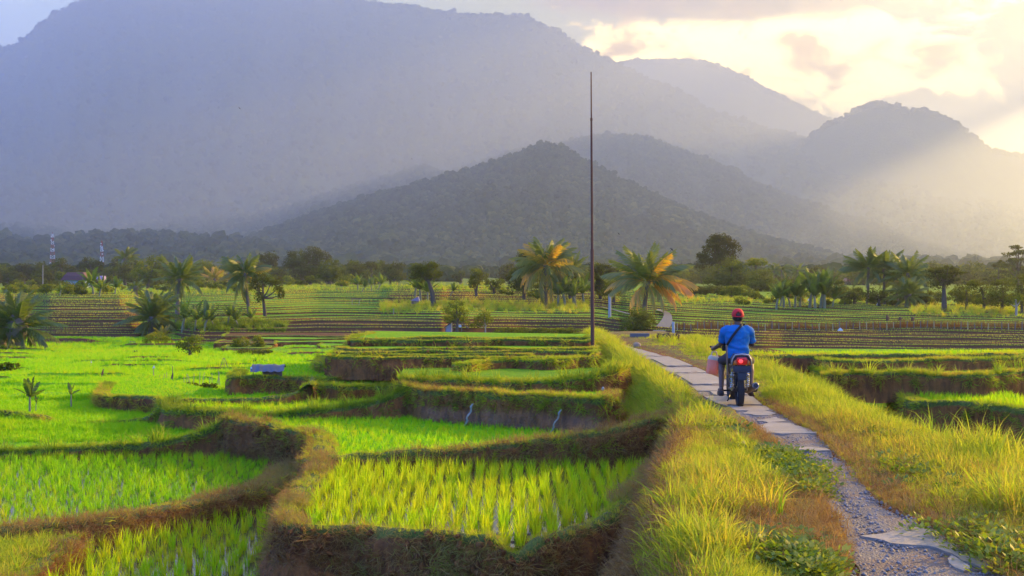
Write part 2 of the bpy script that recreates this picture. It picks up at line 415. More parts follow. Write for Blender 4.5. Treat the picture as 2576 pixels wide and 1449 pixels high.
def gn_scatter():
    ng = bpy.data.node_groups.new('scatter', 'GeometryNodeTree')
    ng.interface.new_socket('Geometry', in_out='INPUT', socket_type='NodeSocketGeometry')
    ng.interface.new_socket('Set', in_out='INPUT', socket_type='NodeSocketCollection')
    ng.interface.new_socket('Geometry', in_out='OUTPUT', socket_type='NodeSocketGeometry')
    N = ng.nodes; gi = N.new('NodeGroupInput'); go = N.new('NodeGroupOutput')
    ci = N.new('GeometryNodeCollectionInfo'); ci.inputs['Separate Children'].default_value = True; ci.inputs['Reset Children'].default_value = True
    ip = N.new('GeometryNodeInstanceOnPoints'); ip.inputs['Pick Instance'].default_value = True
    def na(nm, ty):
        n = N.new('GeometryNodeInputNamedAttribute'); n.data_type = ty; n.inputs['Name'].default_value = nm; return n.outputs['Attribute']
    L = ng.links.new
    L(gi.outputs['Geometry'], ip.inputs['Points']); L(gi.outputs['Set'], ci.inputs['Collection']); L(ci.outputs[0], ip.inputs['Instance'])
    e2r = N.new('FunctionNodeEulerToRotation'); L(na('rot', 'FLOAT_VECTOR'), e2r.inputs[0]); L(e2r.outputs[0], ip.inputs['Rotation'])
    L(na('scl', 'FLOAT'), ip.inputs['Scale']); L(na('idx', 'INT'), ip.inputs['Instance Index'])
    L(ip.outputs[0], go.inputs['Geometry']); return ng
GNS = gn_scatter()
NINST = [0]
def scatter(name, key, pts, rot, scl, tint, label, cat):
    pts = np.asarray(pts, np.float32).reshape(-1, 3); n = len(pts)
    if n == 0: return None
    NINST[0] += n
    me = bpy.data.meshes.new(name); me.vertices.add(n); me.vertices.foreach_set('co', pts.ravel())
    def at(k, ty, a, f='value'):
        x = me.attributes.new(k, ty, 'POINT'); x.data.foreach_set(f, np.ascontiguousarray(a).ravel())
    at('rot', 'FLOAT_VECTOR', np.asarray(rot, np.float32), 'vector'); at('scl', 'FLOAT', np.broadcast_to(np.asarray(scl, np.float32), (n,)))
    at('tint', 'FLOAT', np.broadcast_to(np.asarray(tint, np.float32), (n,))); at('idx', 'INT', RNG.integers(0, TSETS[key][1], n).astype(np.int32))
    me.update(); o = link(bpy.data.objects.new(name, me))
    md = o.modifiers.new('scatter', 'NODES'); md.node_group = GNS
    sid = [i.identifier for i in GNS.interface.items_tree if i.name == 'Set'][0]; md[sid] = TSETS[key][0]
    return tag(o, label, cat, kind='stuff')
def up_rot(n, tilt=.15):
    return np.stack([RNG.normal(0, tilt, n), RNG.normal(0, tilt, n), RNG.uniform(0, 2*PI, n)], 1)
class Bag:
    """gathers scatter points of one sort for one object"""
    def __init__(s): s.p = []; s.r = []; s.s = []; s.t = []
    def add(s, p, r, sc, t):
        n = len(p); s.p.append(np.asarray(p).reshape(n, 3)); s.r.append(np.asarray(r)); s.s.append(np.broadcast_to(sc, (n,))); s.t.append(np.broadcast_to(t, (n,)))
    def emit(s, name, key, label, cat):
        if s.p: return scatter(name, key, np.concatenate(s.p), np.concatenate(s.r), np.concatenate(s.s), np.concatenate(s.t), label, cat)
BAG = {k: Bag() for k in ('bund', 'bundtall', 'hay', 'hang', 'rice', 'ricelow', 'verge', 'vergetall', 'weed', 'straw', 'clod')}

# ---------------------------------------------------------------- near terraces: earth slabs with a bund and a bank
def resample(pts, ds, sm=3):
    pts = np.array([tuple(p) for p in pts], float); d = np.r_[0, np.cumsum(np.linalg.norm(np.diff(pts, axis=0), axis=1))]
    n = max(3, int(d[-1]/ds)+1); s = np.linspace(0, d[-1], n)
    o = np.stack([np.interp(s, d, pts[:, k]) for k in range(3)], 1)
    for _ in range(sm):
        q = o.copy(); q[1:-1] = .25*o[:-2]+.5*o[1:-1]+.25*o[2:]; o = q
    return o, s
def inpoly(x, y, poly):
    c = np.zeros(len(x), bool); n = len(poly)
    for i in range(n):
        x1, y1 = poly[i][:2]; x2, y2 = poly[(i+1) % n][:2]
        if y1 == y2: continue
        c ^= ((y1 > y) != (y2 > y)) & (x < (x2-x1)*(y-y1)/(y2-y1)+x1)
    return c
def smooth01(x): x = np.clip(x, 0, 1); return x*x*(3-2*x)
SEED = [0]
def slab(label, lip, tread, depth, wall, fill='rice', bw=.45, slope=.12, rough=.05, gfrac=.25, wet=0.0, ds=.11,
         bund=60, bh=.8, btint=.7, hay=0, haytint=.4, hang=0, hfrac=.4, hangtint=.6, rice=0, rs=1.0, rtint=.4, rdepth=None, green=.5, bright=0.3, tall=0, notch=None, lipn=.035, back=None, straw=0, clod=0):
    SEED[0] += 1; sd = SEED[0]
    L, S = resample([G(*p) for p in lip], ds); n = len(L)
    T = np.gradient(L[:, :2], axis=0); T /= np.linalg.norm(T, axis=1)[:, None]+1e-9
    N = np.stack([T[:, 1], -T[:, 0]], 1)
    L[:, 2] += lipn*fbm1(S*1.1, 3, sd)+.4*lipn*vn1(S*5, sd)
    if notch: L[:, 2] -= notch[1]*np.exp(-((L[:, 0]-notch[0])/notch[2])**4)
    L[:, :2] += N*(.09*fbm1(S*.9, 3, sd+5))[:, None]
    cols = []; gr = []; wt = []
    tz = tread
    prof = [(-bw, 0, 0), (-bw*.62, .55, .5), (-bw*.34, .95, .9), (-.05, 1, 1)]
    for off, f, g in prof:
        z = (tz-.04)*(1-f)+L[:, 2]*f+.015*vn1(S*6, sd+3)*f
        cols.append(np.c_[L[:, :2]+N*off, z]); gr.append(np.full(n, .15+.7*g)); wt.append(np.zeros(n))
    K = 7
    for k in range(K):
        d = wall*(k/(K-1))**1.15; z = L[:, 2]-.03-d
        off = .02+slope*d+rough*fbm2(S*1.6, z*2.6+sd, 4, sd)*(1.2 if k else .3)
        if wet: off = off+.06*smooth01((d/wall-wet)/.06)
        cols.append(np.c_[L[:, :2]+N*off[:, None], z])
        gr.append(np.clip(.85-d/(wall*gfrac*.55+1e-6)*.8+.25*vn1(S*1.3, sd+9), 0, 1) if k else np.full(n, .9)); wt.append(np.full(n, 1.0 if wet and d/wall > wet else 0.0))
    V = np.stack(cols, 1).reshape(-1, 3); m = len(cols)
    o = obj_np('terrace_bank', V, grid_faces(n, m)[:, ::-1], SOIL, None, True, {'green': np.stack(gr, 1), 'wet': np.stack(wt, 1)})
    tag(o, 'earth bank ' + label, 'bank', kind='structure')
    # tread
    inner = L[:, :2]-N*(bw*.8)
    back = back or [(L[-1, 0]+depth*.05, L[-1, 1]+depth), (L[0, 0]-depth*.05, L[0, 1]+depth)]
    poly = [tuple(p) for p in inner]+back
    pv = [Vector((x, y, tz)) for x, y in poly]; tri = tessellate_polygon([pv])
    tri = np.array([t if (pv[t[1]]-pv[t[0]]).cross(pv[t[2]]-pv[t[0]]).z > 0 else t[::-1] for t in tri])
    o = obj_np('paddy_water' if fill == 'water' else 'terrace_field', [tuple(v) for v in pv], tri, WATER if fill == 'water' else FIELD, None, False, {'green': np.full(len(pv), green), 'bright': np.full(len(pv), bright)})
    tag(o, ('flooded paddy ' if fill == 'water' else 'level field ') + label, 'paddy' if fill == 'water' else 'field', kind='structure')
    # plants on bund and bank
    ln = S[-1]
    def along(cnt):
        s = RNG.uniform(0, ln, cnt); i = np.clip((s/ln*(n-1)).astype(int), 0, n-1); return s, i
    def at2(s, i):
        return L[i, :2]+T[i]*(s-i*ln/(n-1))[:, None]
    patch = lambda i: .5+.5*fbm1(S[i]*.8, 2, sd+21)
    if bund:
        s, i = along(int(bund*ln)); off = RNG.uniform(-bw*.85, .06, len(i))
        z = np.where(off > -bw*.4, L[i, 2], tz+(L[i, 2]-tz)*(bw+off)/(bw*.6))-.02
        BAG['bund'].add(np.c_[at2(s, i)+N[i]*off[:, None], z], up_rot(len(i), .25), bh*.50*RNG.uniform(.5, 1.1, len(i))*(.7+.6*patch(i)), btint-.5+.28*vn1(S[i]*.7, sd+31)+RNG.normal(0, .06, len(i))+.5*0)
    if tall:
        s, i = along(int(tall*ln)); off = RNG.uniform(-bw*.6, .05, len(i))
        BAG['bundtall'].add(np.c_[at2(s, i)+N[i]*off[:, None], L[i, 2]-.03], up_rot(len(i), .2), RNG.uniform(.45, .9, len(i)), btint-.45+RNG.normal(0, .08, len(i)))
    yaw = np.arctan2(N[:, 0], -N[:, 1])
    def face(cnt, frac, key, sc, tint, t0, t1, power=1.0):
        s, i = along(cnt); d = wall*frac*RNG.random(len(i))**power
        p = np.c_[at2(s, i)+N[i]*(.02+slope*d)[:, None], L[i, 2]-.02-d]
        r = np.c_[RNG.uniform(t0, t1, len(i)), RNG.normal(0, .35, len(i)), yaw[i]+RNG.normal(0, .5, len(i))]
        BAG[key].add(p, r, sc*RNG.uniform(.6, 1.2, len(i)), tint+RNG.normal(0, .1, len(i))+.25*vn1(S[i]*.9, sd+41))
    if hang: face(int(hang*.19*ln), hfrac, 'hang', .85, hangtint-.5, .8, 2.3, 1.4)
    if hay: face(int(hay*ln), .85, 'hay', .8, haytint-.3, .5, 2.2)
    if hay:
        s, i = along(int(hay*.6*ln)); off = RNG.uniform(-bw*.8, .05, len(i))
        q_ = fbm1(S[i]*.9, 3, sd+61) > -.15; i = i[q_]; off = off[q_]; s = s[q_]
        BAG['hay'].add(np.c_[at2(s, i)+N[i]*off[:, None], L[i, 2]-.02+np.minimum(0, (off+bw*.35))*.4], up_rot(len(i), .5), .8*RNG.uniform(.6, 1.2, len(i)), haytint-.15+RNG.normal(0, .12, len(i)))
    if clod:
        s, i = along(int(clod*ln)); d = wall*RNG.random(len(i))
        BAG['clod'].add(np.c_[at2(s, i)+N[i]*(.01+slope*d+rough*.3*RNG.random(len(i)))[:, None], L[i, 2]-.03-d], RNG.uniform(0, 6.28, (len(i), 3)), .012+.05*RNG.random(len(i))**2.5, 0)
    if straw: face(int(straw*ln), .9, 'straw', 1.0, .15, .9, 2.6)
    # rice
    if rice:
        rd = rdepth or depth; st = 1/math.sqrt(rice)
        x0, x1 = min(p[0] for p in poly), max(p[0] for p in poly); y0 = inner[:, 1].min(); y1 = max(L[0, 1], L[-1, 1])+rd if rdepth is None else y0+rd
        gx, gy = np.meshgrid(np.arange(x0, x1, st), np.arange(y0, y1, st)); gx = gx.ravel(); gy = gy.ravel()
        gx = gx+RNG.normal(0, st*.13, len(gx)); gy = gy+RNG.normal(0, st*.13, len(gy))
        ok = inpoly(gx, gy, poly) & (np.abs((gx)/np.maximum(gy, 1)) < .46)
        gx, gy = gx[ok], gy[ok]
        return dict(x=gx, y=gy, z=np.full(len(gx), tz), L=L, N=N, S=S, tint=rtint, rs=rs)
    return dict(L=L, N=N, S=S)
def fill_rice(d, key='rice', sx=1.0, dark=None):
    n = len(d['x']); p = np.c_[d['x'], d['y'], d['z']-.02]
    t = d['tint']-.0+.45*fbm2(d['x']*.35, d['y']*.35, 3, 4)+RNG.normal(0, .05, n)
    BAG[key].add(p, up_rot(n, .14), d['rs']*RNG.uniform(.6, 1.2, n), t)

A = lambda u, v: (u*.2344, 831.8+v*.2344)
Bz = lambda u, v: (536.7+u*.2344, 831.8+v*.2344)
Cz = lambda u, v: (1073.3+u*.2344, 831.8+v*.2344)
Rz = lambda u, v: (1945.4+u*.2448, 831.8+v*.2448)
Lf = lambda u, v: (u/3, 966+v/3)
def lipz(pts, z):
    """give each lip point its height: one value or one per point"""
    zs = z if isinstance(z, (list, tuple)) else [z]*len(pts)
    return [(p[0], p[1], q) for p, q in zip(pts, zs)]

# lowest paddy, front left
t0 = slab('of the lowest paddy at the front left', [(-260, 1640, -1.35), (40, 1600, -1.35), (420, 1600, -1.35), (900, 1600, -1.35)], -1.42, 7.5, .6, 'water', rice=17, rs=.74, rtint=.35, bund=0)
# its left rim bank
rim = slab('along the left rim of the lowest paddy', [(-40, 1580, -1.2), (50, 1470, -1.2), (115, 1410, -1.2), (165, 1372, -1.18), (200, 1340, -1.15)], -1.22, 3, .4, 'field', bund=110, bh=.7, btint=.55, hay=60, gfrac=.2, bw=.3, back=[G(-500, 1330, -1.2).xy[:], G(-500, 1600, -1.2).xy[:]], rice=110)
BAG['bund'].add(np.c_[rim['x'], rim['y'], rim['z']-.02], up_rot(len(rim['x']), .3), RNG.uniform(.35, .9, len(rim['x'])), .02+.3*fbm2(rim['x']*.8, rim['y']*.8, 2, 3))
t1 = slab('below the left paddy', back=[G(800, 1150, -1.2).xy[:], G(-500, 1150, -1.2).xy[:]], lip= lipz([(-200, 1345), (0, 1335), (83, 1326), (200, 1315), (333, 1291), (450, 1271), (560, 1252), (667, 1230), (720, 1203), (752, 1162)], -1.1), tread=-1.2, depth=7.2, wall=.5, fill='water', bw=.7, slope=.55, rough=.10, straw=12, clod=90, gfrac=.4, bund=90, bh=.6, btint=.55, hay=110, haytint=.6, hang=40, hangtint=.4, rice=40, rs=.55, rtint=.35)
t3 = slab('of the narrow left paddy', [(-200, 1140, -1.08), (0, 1134, -1.08), (141, 1129, -1.05), (234, 1122, -1.0), (328, 1115, -.96), (398, 1108, -.91), (492, 1094, -.83), (539, 1076, -.70), (566, 1052, -.52)], -1.12, 4.6, .75, 'field', gfrac=.35, bund=150, bh=.95, btint=.85, hang=70, hfrac=.35, hangtint=.75, rice=46, rs=.40, rtint=.45, green=.85, bright=.8, tall=4)
t4 = slab('of the curved middle paddy', [(560, 1046, -.48), (572, 1050, -.5), (602, 1057, -.51), (654, 1066, -.51), (715, 1076, -.53), (759, 1083, -.54), (783, 1097, -.55), (792, 1116, -.58), (776, 1136, -.6), (752, 1152, -.62), (800, 1158, -.62), (859, 1150, -.6), (1025, 1135, -.53), (1175, 1127, -.46), (1352, 1108, -.33), (1450, 1090, -.22), (1600, 1063, -.1), (1720, 1036, -.0)], -.68, 6.5, .75, 'field', bw=.5, gfrac=.22, rough=.09, straw=8, clod=80, bund=120, bh=.7, btint=.55, hay=70, haytint=.55, hang=60, hangtint=.5, rice=56, rs=.55, rtint=.2, green=.9, bright=1.0)
t5 = slab('of the short paddy below the left field', [(-160, 1029, -.83), (0, 1033, -.83), (59, 1038, -.85), (105, 1043, -.86), (124, 1052, -.9), (112, 1064, -.98), (130, 1063, -1.0), (176, 1066, -1.0), (234, 1064, -.97), (305, 1060, -.95), (352, 1054, -.9), (375, 1047, -.84), (394, 1031, -.71), (405, 1008, -.52)], -1.0, 6.5, .45, 'field', bw=.3, gfrac=.4, bund=120, bh=.55, btint=.7, hang=70, hangtint=.6, rice=44, rs=.30, rtint=.4, green=.9, bright=1.0)
t6 = slab('of the dark cut block in the left field', [(270, 962, -.62), (250, 992, -.66), (262, 995, -.66), (293, 997, -.64), (328, 997, -.62), (375, 997, -.6), (398, 999, -.6), (409, 1006, -.6), (424, 1022, -.62)], -.66, 4.0, .6, 'field', bw=.3, gfrac=.35, rough=.08, bund=130, bh=.6, btint=.75, hang=160, hfrac=.8, hangtint=.5, rice=95, rs=.3, rtint=.3, green=.9, bright=1.0)
t7 = slab('of the bright strip above the curved paddy', [(402, 1006, -.58), (424, 1028, -.62), (480, 1035, -.64), (560, 1034, -.64), (604, 1044, -.64), (701, 1040, -.58), (771, 1033, -.5), (841, 1026, -.46), (912, 1017, -.4), (959, 1005, -.31), (1005, 986, -.17), (1040, 972, -.08)], -.64, 3.2, .7, 'field', bw=.5, slope=.3, gfrac=.3, rough=.06, bund=170, bh=1.1, btint=.85, hang=90, hangtint=.75, rice=48, rs=.6, rtint=.15, green=.9, bright=1.0, tall=5, rdepth=4)
t7d = slab('of the thin ledge behind the bright strip', [(455, 1006, -.55), (537, 1005, -.55), (630, 1004, -.52), (690, 998, -.46), (724, 990, -.4), (759, 977, -.33), (783, 962, -.2), (792, 948, -.14)], -.57, 2.6, .35, 'field', bw=.25, gfrac=.2, bund=70, bh=.4, btint=.6, hang=20, rice=48, rs=.5, rtint=.4, green=.9, bright=1.0)
t7b = slab('of the brown bank with a pale stick', lipz([(783, 966), (792, 961), (830, 966), (865, 968), (900, 969), (935, 969), (982, 967), (1030, 962)], [-.22, -.24, -.25, -.27, -.29, -.33, -.33, -.3]), -.33, 2.2, .45, 'field', bw=.3, gfrac=.4, bund=130, bh=.75, btint=.5, hang=60, hangtint=.6, rice=46, rs=.5, rtint=.1, green=.9, bright=1.0)
t7c = slab('of the dark block under the tarpaulin shelter', [(596, 930, -.12), (578, 945, -.15), (582, 948, -.15), (620, 945, -.15), (654, 945, -.15), (736, 945, -.15), (771, 947, -.15), (800, 950, -.16), (830, 951, -.2), (935, 950, -.22), (1029, 945, -.14), (1076, 935, -.08), (1104, 922, .0)], -.2, 3.4, .55, 'field', bw=.3, gfrac=.4, rough=.09, bund=130, bh=.6, btint=.75, hang=130, hfrac=.75, hangtint=.5, rice=46, rs=.45, rtint=.3, green=.9, bright=.9)
t8 = slab('with two trickles of water over the curved paddy', lipz([(1000, 962), (1040, 972), (1073, 981), (1144, 983), (1200, 985), (1261, 988), (1355, 990), (1425, 995), (1500, 999), (1544, 997), (1560, 982)], [-.02, -.07, -.085, -.07, -.05, -.04, -.03, -.02, -.02, -.02, 0]), -.12, 3.4, .85, 'field', bw=.4, slope=.14, gfrac=.42, wet=.42, clod=40, bund=150, bh=.8, btint=.55, hang=110, hfrac=.38, hangtint=.7, hay=25, rice=46, rs=.4, rtint=.1, green=.9, bright=1.0)
t9 = slab('under tall green grass in the middle', lipz([(1005, 950), (1040, 952), (1073, 956), (1190, 955), (1250, 957), (1308, 957), (1425, 953), (1495, 946), (1556, 934), (1580, 920)], [.06, .04, .03, .05, .06, .09, .14, .18, .25, .3]), .02, 4.0, .35, 'field', bw=.6, slope=.25, gfrac=.3, rough=.08, bund=220, bh=1.15, btint=.78, hang=80, hangtint=.7, green=.8, bright=.5, tall=7)
w2 = slab('of the brown block beside the shelter', lipz([(805, 896), (796, 910), (800, 913), (865, 912), (935, 911), (1005, 911), (1076, 910), (1140, 911), (1190, 918)], [.06, .05, .05, .05, .05, .06, .07, .09, .1]), .0, 3, .38, 'field', bw=.3, gfrac=.35, bund=120, bh=.6, btint=.7, hang=60, hangtint=.6, rice=46, rs=.4, rtint=.3, green=.9, bright=.9)
w3 = slab('of the dark bank below the pole', lipz([(1140, 916), (1179, 918), (1214, 910), (1284, 904), (1378, 906), (1448, 902), (1483, 893), (1520, 876)], [.16, .18, .2, .22, .24, .25, .25, .3]), .16, 3, .4, 'field', bw=.3, gfrac=.3, bund=150, bh=.7, btint=.72, hang=80, hangtint=.6, rice=46, rs=.4, rtint=.3, green=.9, bright=.9)
thin = [(897, 5, 818, 1500, 0.9), (890, 4, 832, 1330, .7), (883, 6, 846, 1495, .9), (875, 6, 860, 1490, .6), (854, 17, 876, 1488, .6), (848, 4, 884, 1480, .8),
        (898, 7, 770, 1040, .85), (891, 8, 690, 960, .8), (884, 6, 660, 900, .85), (878, 6, 900, 1010, .8), (868, 7, 800, 905, .9), (860, 6, 690, 890, .7), (851, 8, 640, 870, .6), (906, 7, 690, 800, .8), (914, 7, 720, 800, .8), (844, 7, 560, 880, .3), (874, 6, 560, 680, .5), (863, 6, 540, 690, .4)]
zc, yc = .24, 903.0
for k, (yy, hp, xa, xb, gg) in enumerate(sorted(thin, reverse=True)):
    zz = .24+(903-yy)*.0063
    lo_ = xb < 1050
    if lo_: zz = CZ-(yy-HY)*(86+(900-yy)*.35)/F
    pts = [(x, yy+1.2*math.sin(x*.021+k*2)-.0015*(x-1100), zz) for x in np.linspace(xa, xb, 9)]
    pts = [(xa+46, yy-13, zz), (xa+14, yy-8, zz), (xa+1, yy-3, zz)]+pts+[(xb+8, yy-5, zz)]
    r_ = slab('of thin terrace step near the hill crest', pts, zz-.03, (3.5 if lo_ else 1.6) if yy > 853 else 1.3, (.5 if not lo_ else .42), 'field', bw=.22, gfrac=.3 if not lo_ else .12, ds=.13, rough=.11, hang=60 if not lo_ else 0, hfrac=.7, hangtint=.55, clod=30, bund=300 if not lo_ else 70, bh=.36 if not lo_ else .5, btint=.72, green=gg, bright=.7, lipn=.025)
# right of the path
r1 = slab('of the right paddy above a dark ditch', lipz([(2240, 975), (2290, 1004), (2374, 1009), (2435, 1010), (2472, 1016), (2533, 1019), (2576, 1026), (2700, 1035)], -.34), -.42, 5, .8, 'field', bw=.45, gfrac=.5, rough=.10, bund=130, bh=.7, btint=.8, hang=110, hfrac=.6, hangtint=.78, rice=46, rs=.8, rtint=.1, green=.9, bright=1.0)
r2 = slab('of the brown bank right of the rider', lipz([(2030, 920), (2080, 938), (2150, 938), (2215, 937), (2362, 939), (2440, 941), (2484, 941), (2508, 937), (2576, 932), (2700, 930)], .08), .03, 4.2, .6, 'field', bw=.45, gfrac=.22, rough=.06, bund=170, bh=.95, btint=.66, hang=60, hangtint=.6, green=.8, bright=.6, tall=3)
r3 = slab('of the upper brown bank right of the rider', lipz([(2020, 893), (2080, 907), (2170, 906), (2264, 905), (2361, 904), (2470, 902), (2576, 899), (2700, 897)], .28), .24, 3.5, .4, 'field', bw=.4, gfrac=.22, bund=150, bh=.7, btint=.66, hang=30, hangtint=.6, green=.8, bright=.6)
r4 = slab('of the grassy crest right of the rider', lipz([(1900, 893), (2000, 892), (2100, 891), (2300, 890), (2450, 889), (2576, 888), (2720, 886)], .36), .32, 1.3, .35, 'field', bw=.4, gfrac=.5, bund=120, bh=.55, btint=.62, green=.6, bright=.3, rice=60, rs=.45, rtint=-.1)
fill_rice(r4, 'ricelow')
t6['rs'] = .34
for d_ in (t6, t3, t4, t5, t7, t7d, t7b, t7c, t8, w2, w3, r1):
    fill_rice(d_, 'ricelow')
fill_rice(t1, 'rice')
# front paddy above the near bank
t2 = slab('below the front paddy with a muddy outlet', [(800, 1150, -.62), (790, 1160, -.62), (742, 1235, -.62), (702, 1296, -.62), (700, 1318, -.62), (760, 1326, -.62), (900, 1320, -.62), (1000, 1334, -.6), (1100, 1338, -.6), (1200, 1350, -.6), (1290, 1352, -.6), (1340, 1350, -.6), (1440, 1330, -.6), (1530, 1296, -.55), (1600, 1246, -.5), (1650, 1196, -.5), (1690, 1136, -.42), (1706, 1075, -.25)],
          -.77, 2.4, 1.1, 'water', bw=.34, slope=.22, rough=.17, straw=26, clod=170, gfrac=.08, bund=60, bh=.7, btint=.58, hay=100, haytint=.72, hang=26, hfrac=.8, hangtint=.3, rice=29, rs=1.0, rtint=.25, notch=(.06, .17, .2), ds=.08)
# rice clumps of the front paddy: the largest in view stand one by one, the rest stay one mass
keep = (t2['y'] < 22.0) & (RNG.random(len(t2['y'])) > .06)
for k in ('x', 'y', 'z'): t2[k] = t2[k][keep]
def rice_rows():
    xs = np.r_[t2['x'], t0['x']]; ys = np.r_[t2['y'], t0['y']]; zs = np.r_[t2['z'], t0['z']]
    vis = (np.abs(xs/ys) < .37) & ((HY+(CZ-zs)*F/ys) < 1560); xs, ys, zs = xs[vis], ys[vis], zs[vis]
    for_t0 = zs < -1.2
    # clear of the banks: keep those inside the water
    order = np.argsort(ys); sel = order[:300]; rest = order[300:]
    meshes = [o.data for o in TSETS['rice'][0].objects]
    for j in sel:
        o = bpy.data.objects.new('rice_clump', meshes[int(RNG.integers(0, len(meshes)))]); link(o)
        o.location = (xs[j], ys[j], zs[j]-.02); s_ = RNG.uniform(.48, .98); o.scale = (s_*1.1, s_*1.1, s_); o.rotation_euler = (RNG.normal(0, .10), RNG.normal(0, .10), RNG.uniform(0, 6.28))
        if for_t0[j]: tag(o, 'young green rice clump standing in the lowest flooded paddy at front left', 'rice plant', 'rice clumps in the lowest paddy')
        else: tag(o, 'young bright green rice clump standing in water of the front paddy', 'rice plant', 'rice clumps in the front paddy')
    BAG['rice'].add(np.c_[xs[rest], ys[rest], zs[rest]-.02], up_rot(len(rest), .06), RNG.uniform(.62, .9, len(rest)), .0+.2*fbm2(xs[rest]*.4, ys[rest]*.4, 2, 5))
rice_rows()

# ---------------------------------------------------------------- the path on its ridge
PLD = [(2140, 1449), (2135, 1359), (2087, 1293), (2060, 1233), (2017, 1179), (1984, 1139), (1930, 1103), (1884, 1066), (1850, 1034), (1780, 1009), (1745, 978), (1697, 946), (1648, 919), (1602, 896), (1562, 881), (1530, 871), (1508, 869)]
PRD = [(2500, 1449), (2417, 1396), (2344, 1336), (2267, 1299), (2197, 1259), (2160, 1219), (2127, 1173), (2085, 1133), (2050, 1096), (1990, 1063), (1912, 1018), (1878, 988), (1840, 964), (1766, 933), (1711, 909), (1655, 890), (1618, 881), (1575, 872), (1560, 866)]
def zp(Y): return np.interp(Y, [0, 23.5, 30, 36, 40, 46, 60], [0, 0, .12, .30, .36, .2, -1.2])
def GP(px, py):
    z = 0.0
    for _ in range(12): z = .5*z+.5*float(zp((CZ-z)*F/(py-HY)))
    return G(px, py, z)
wl = np.array([tuple(GP(*p)) for p in PLD]); wr = np.array([tuple(GP(*p)) for p in PRD])
def xl(Y): return np.interp(Y, np.r_[0, wl[:, 1]], np.r_[wl[0, 0]+.05, wl[:, 0]])
def xr(Y): return np.interp(Y, np.r_[0, wr[:, 1]], np.r_[wr[0, 0]+.3, wr[:, 0]])
def vl(Y): return np.interp(Y, [0, 10.4, 13, 16, 19, 22, 25, 29, 33, 37, 42], [1.25, 1.3, 1.40, 1.75, 2.25, 2.66, 2.80, 2.70, 2.5, 2.35, 2.2])
def vr(Y): return np.interp(Y, [0, 10, 14, 17, 20, 22, 24, 27, 30, 34, 40], [6.4, 6.2, 5.9, 5.65, 5.3, 5.25, 5.35, 5.6, 5.6, 5.4, 5.2])
def build_ridge():
    Ys = np.r_[np.arange(6, 26, .14), np.arange(26, 46, .3)]
    cols = []; gr = []
    l, r, a, b = vl(Ys), vr(Ys), xl(Ys), xr(Ys); z0 = zp(Ys)
    def c(x, z, g, nz=.03):
        X = x+.05*fbm2(Ys*1.2, x*2, 3, 8); cols.append(np.c_[X, Ys, z0+z+nz*fbm2(X*2.2, Ys*2.2, 3, 2)]); gr.append(np.full(len(Ys), g))
    c(l-1.7, -2.1, .1); c(l-.95, -1.55, .1, .1); c(l-.50, -1.05, .15, .12); c(l-.31, -.62, .25, .1); c(l-.15, -.28, .4, .07); c(l+.02, -.06, .6); c(l+.25, .03, .7)
    for t in (.35, .65, .9): c(l+(a-l)*t, .05, .55)
    c(a, -.015, .3, .01); c(a+(b-a)*.33, -.03, .2, .01); c(a+(b-a)*.66, -.03, .2, .01); c(b, -.015, .3, .01)
    for t in (.12, .35, .6, .85): c(b+(r-b)*t, .05, .5)
    c(r+.0, -.02, .7); c(r+.22, -.30, .6, .08); c(r+.45, -.75, .4, .1); c(r+.9, -1.1, .2); c(r+1.8, -1.3, .2)
    V = np.stack(cols, 1).reshape(-1, 3)
    tag(obj_np('ground', V, grid_faces(len(Ys), len(cols))[:, ::-1], SOIL, None, True, {'green': np.stack(gr, 1), 'wet': np.zeros(len(V))}), 'grassy ridge of earth that carries the footpath', 'ground', kind='structure')
build_ridge()
def gravel_mat():
    m, w, out = newmat('worn_path'); b = w.n('ShaderNodeBsdfPrincipled'); w.l(b.outputs[0], out.inputs[0])
    g = w.n('ShaderNodeNewGeometry'); pos = g.outputs['Position']
    v = w.n('ShaderNodeTexVoronoi'); v.inputs['Scale'].default_value = 42; w.l(pos, v.inputs['Vector'])
    n = w.noise(pos, 1.7, 6, .6); n2 = w.noise(pos, 60, 3)
    st = w.mix(v.outputs['Color'], (.17, .135, .10), (.30, .245, .19))
    c = w.mix(w.rng(n, .42, .66), st, (.22, .125, .075)); c = w.mix(w.m('MULTIPLY', n2, .5), c, (.10, .085, .08))
    w.l(c, b.inputs['Base Color']); b.inputs['Roughness'].default_value = .75
    bp = w.n('ShaderNodeBump'); bp.inputs['Strength'].default_value = 1.0; bp.inputs['Distance'].default_value = .03
    w.l(w.m('ADD', w.m('MULTIPLY', v.outputs['Distance'], -1.0), n2), bp.inputs['Height']); w.l(bp.outputs[0], b.inputs['Normal'])
    return m
GRAVEL = gravel_mat()
CONC = plain('old_concrete', (.29, .235, .17), .65, .5, 4, bump=.5)
path = empty('footpath', (0, 0, 0)); tag(path, 'worn gravel and broken concrete footpath curving past the motorcycle', 'path', kind='structure')
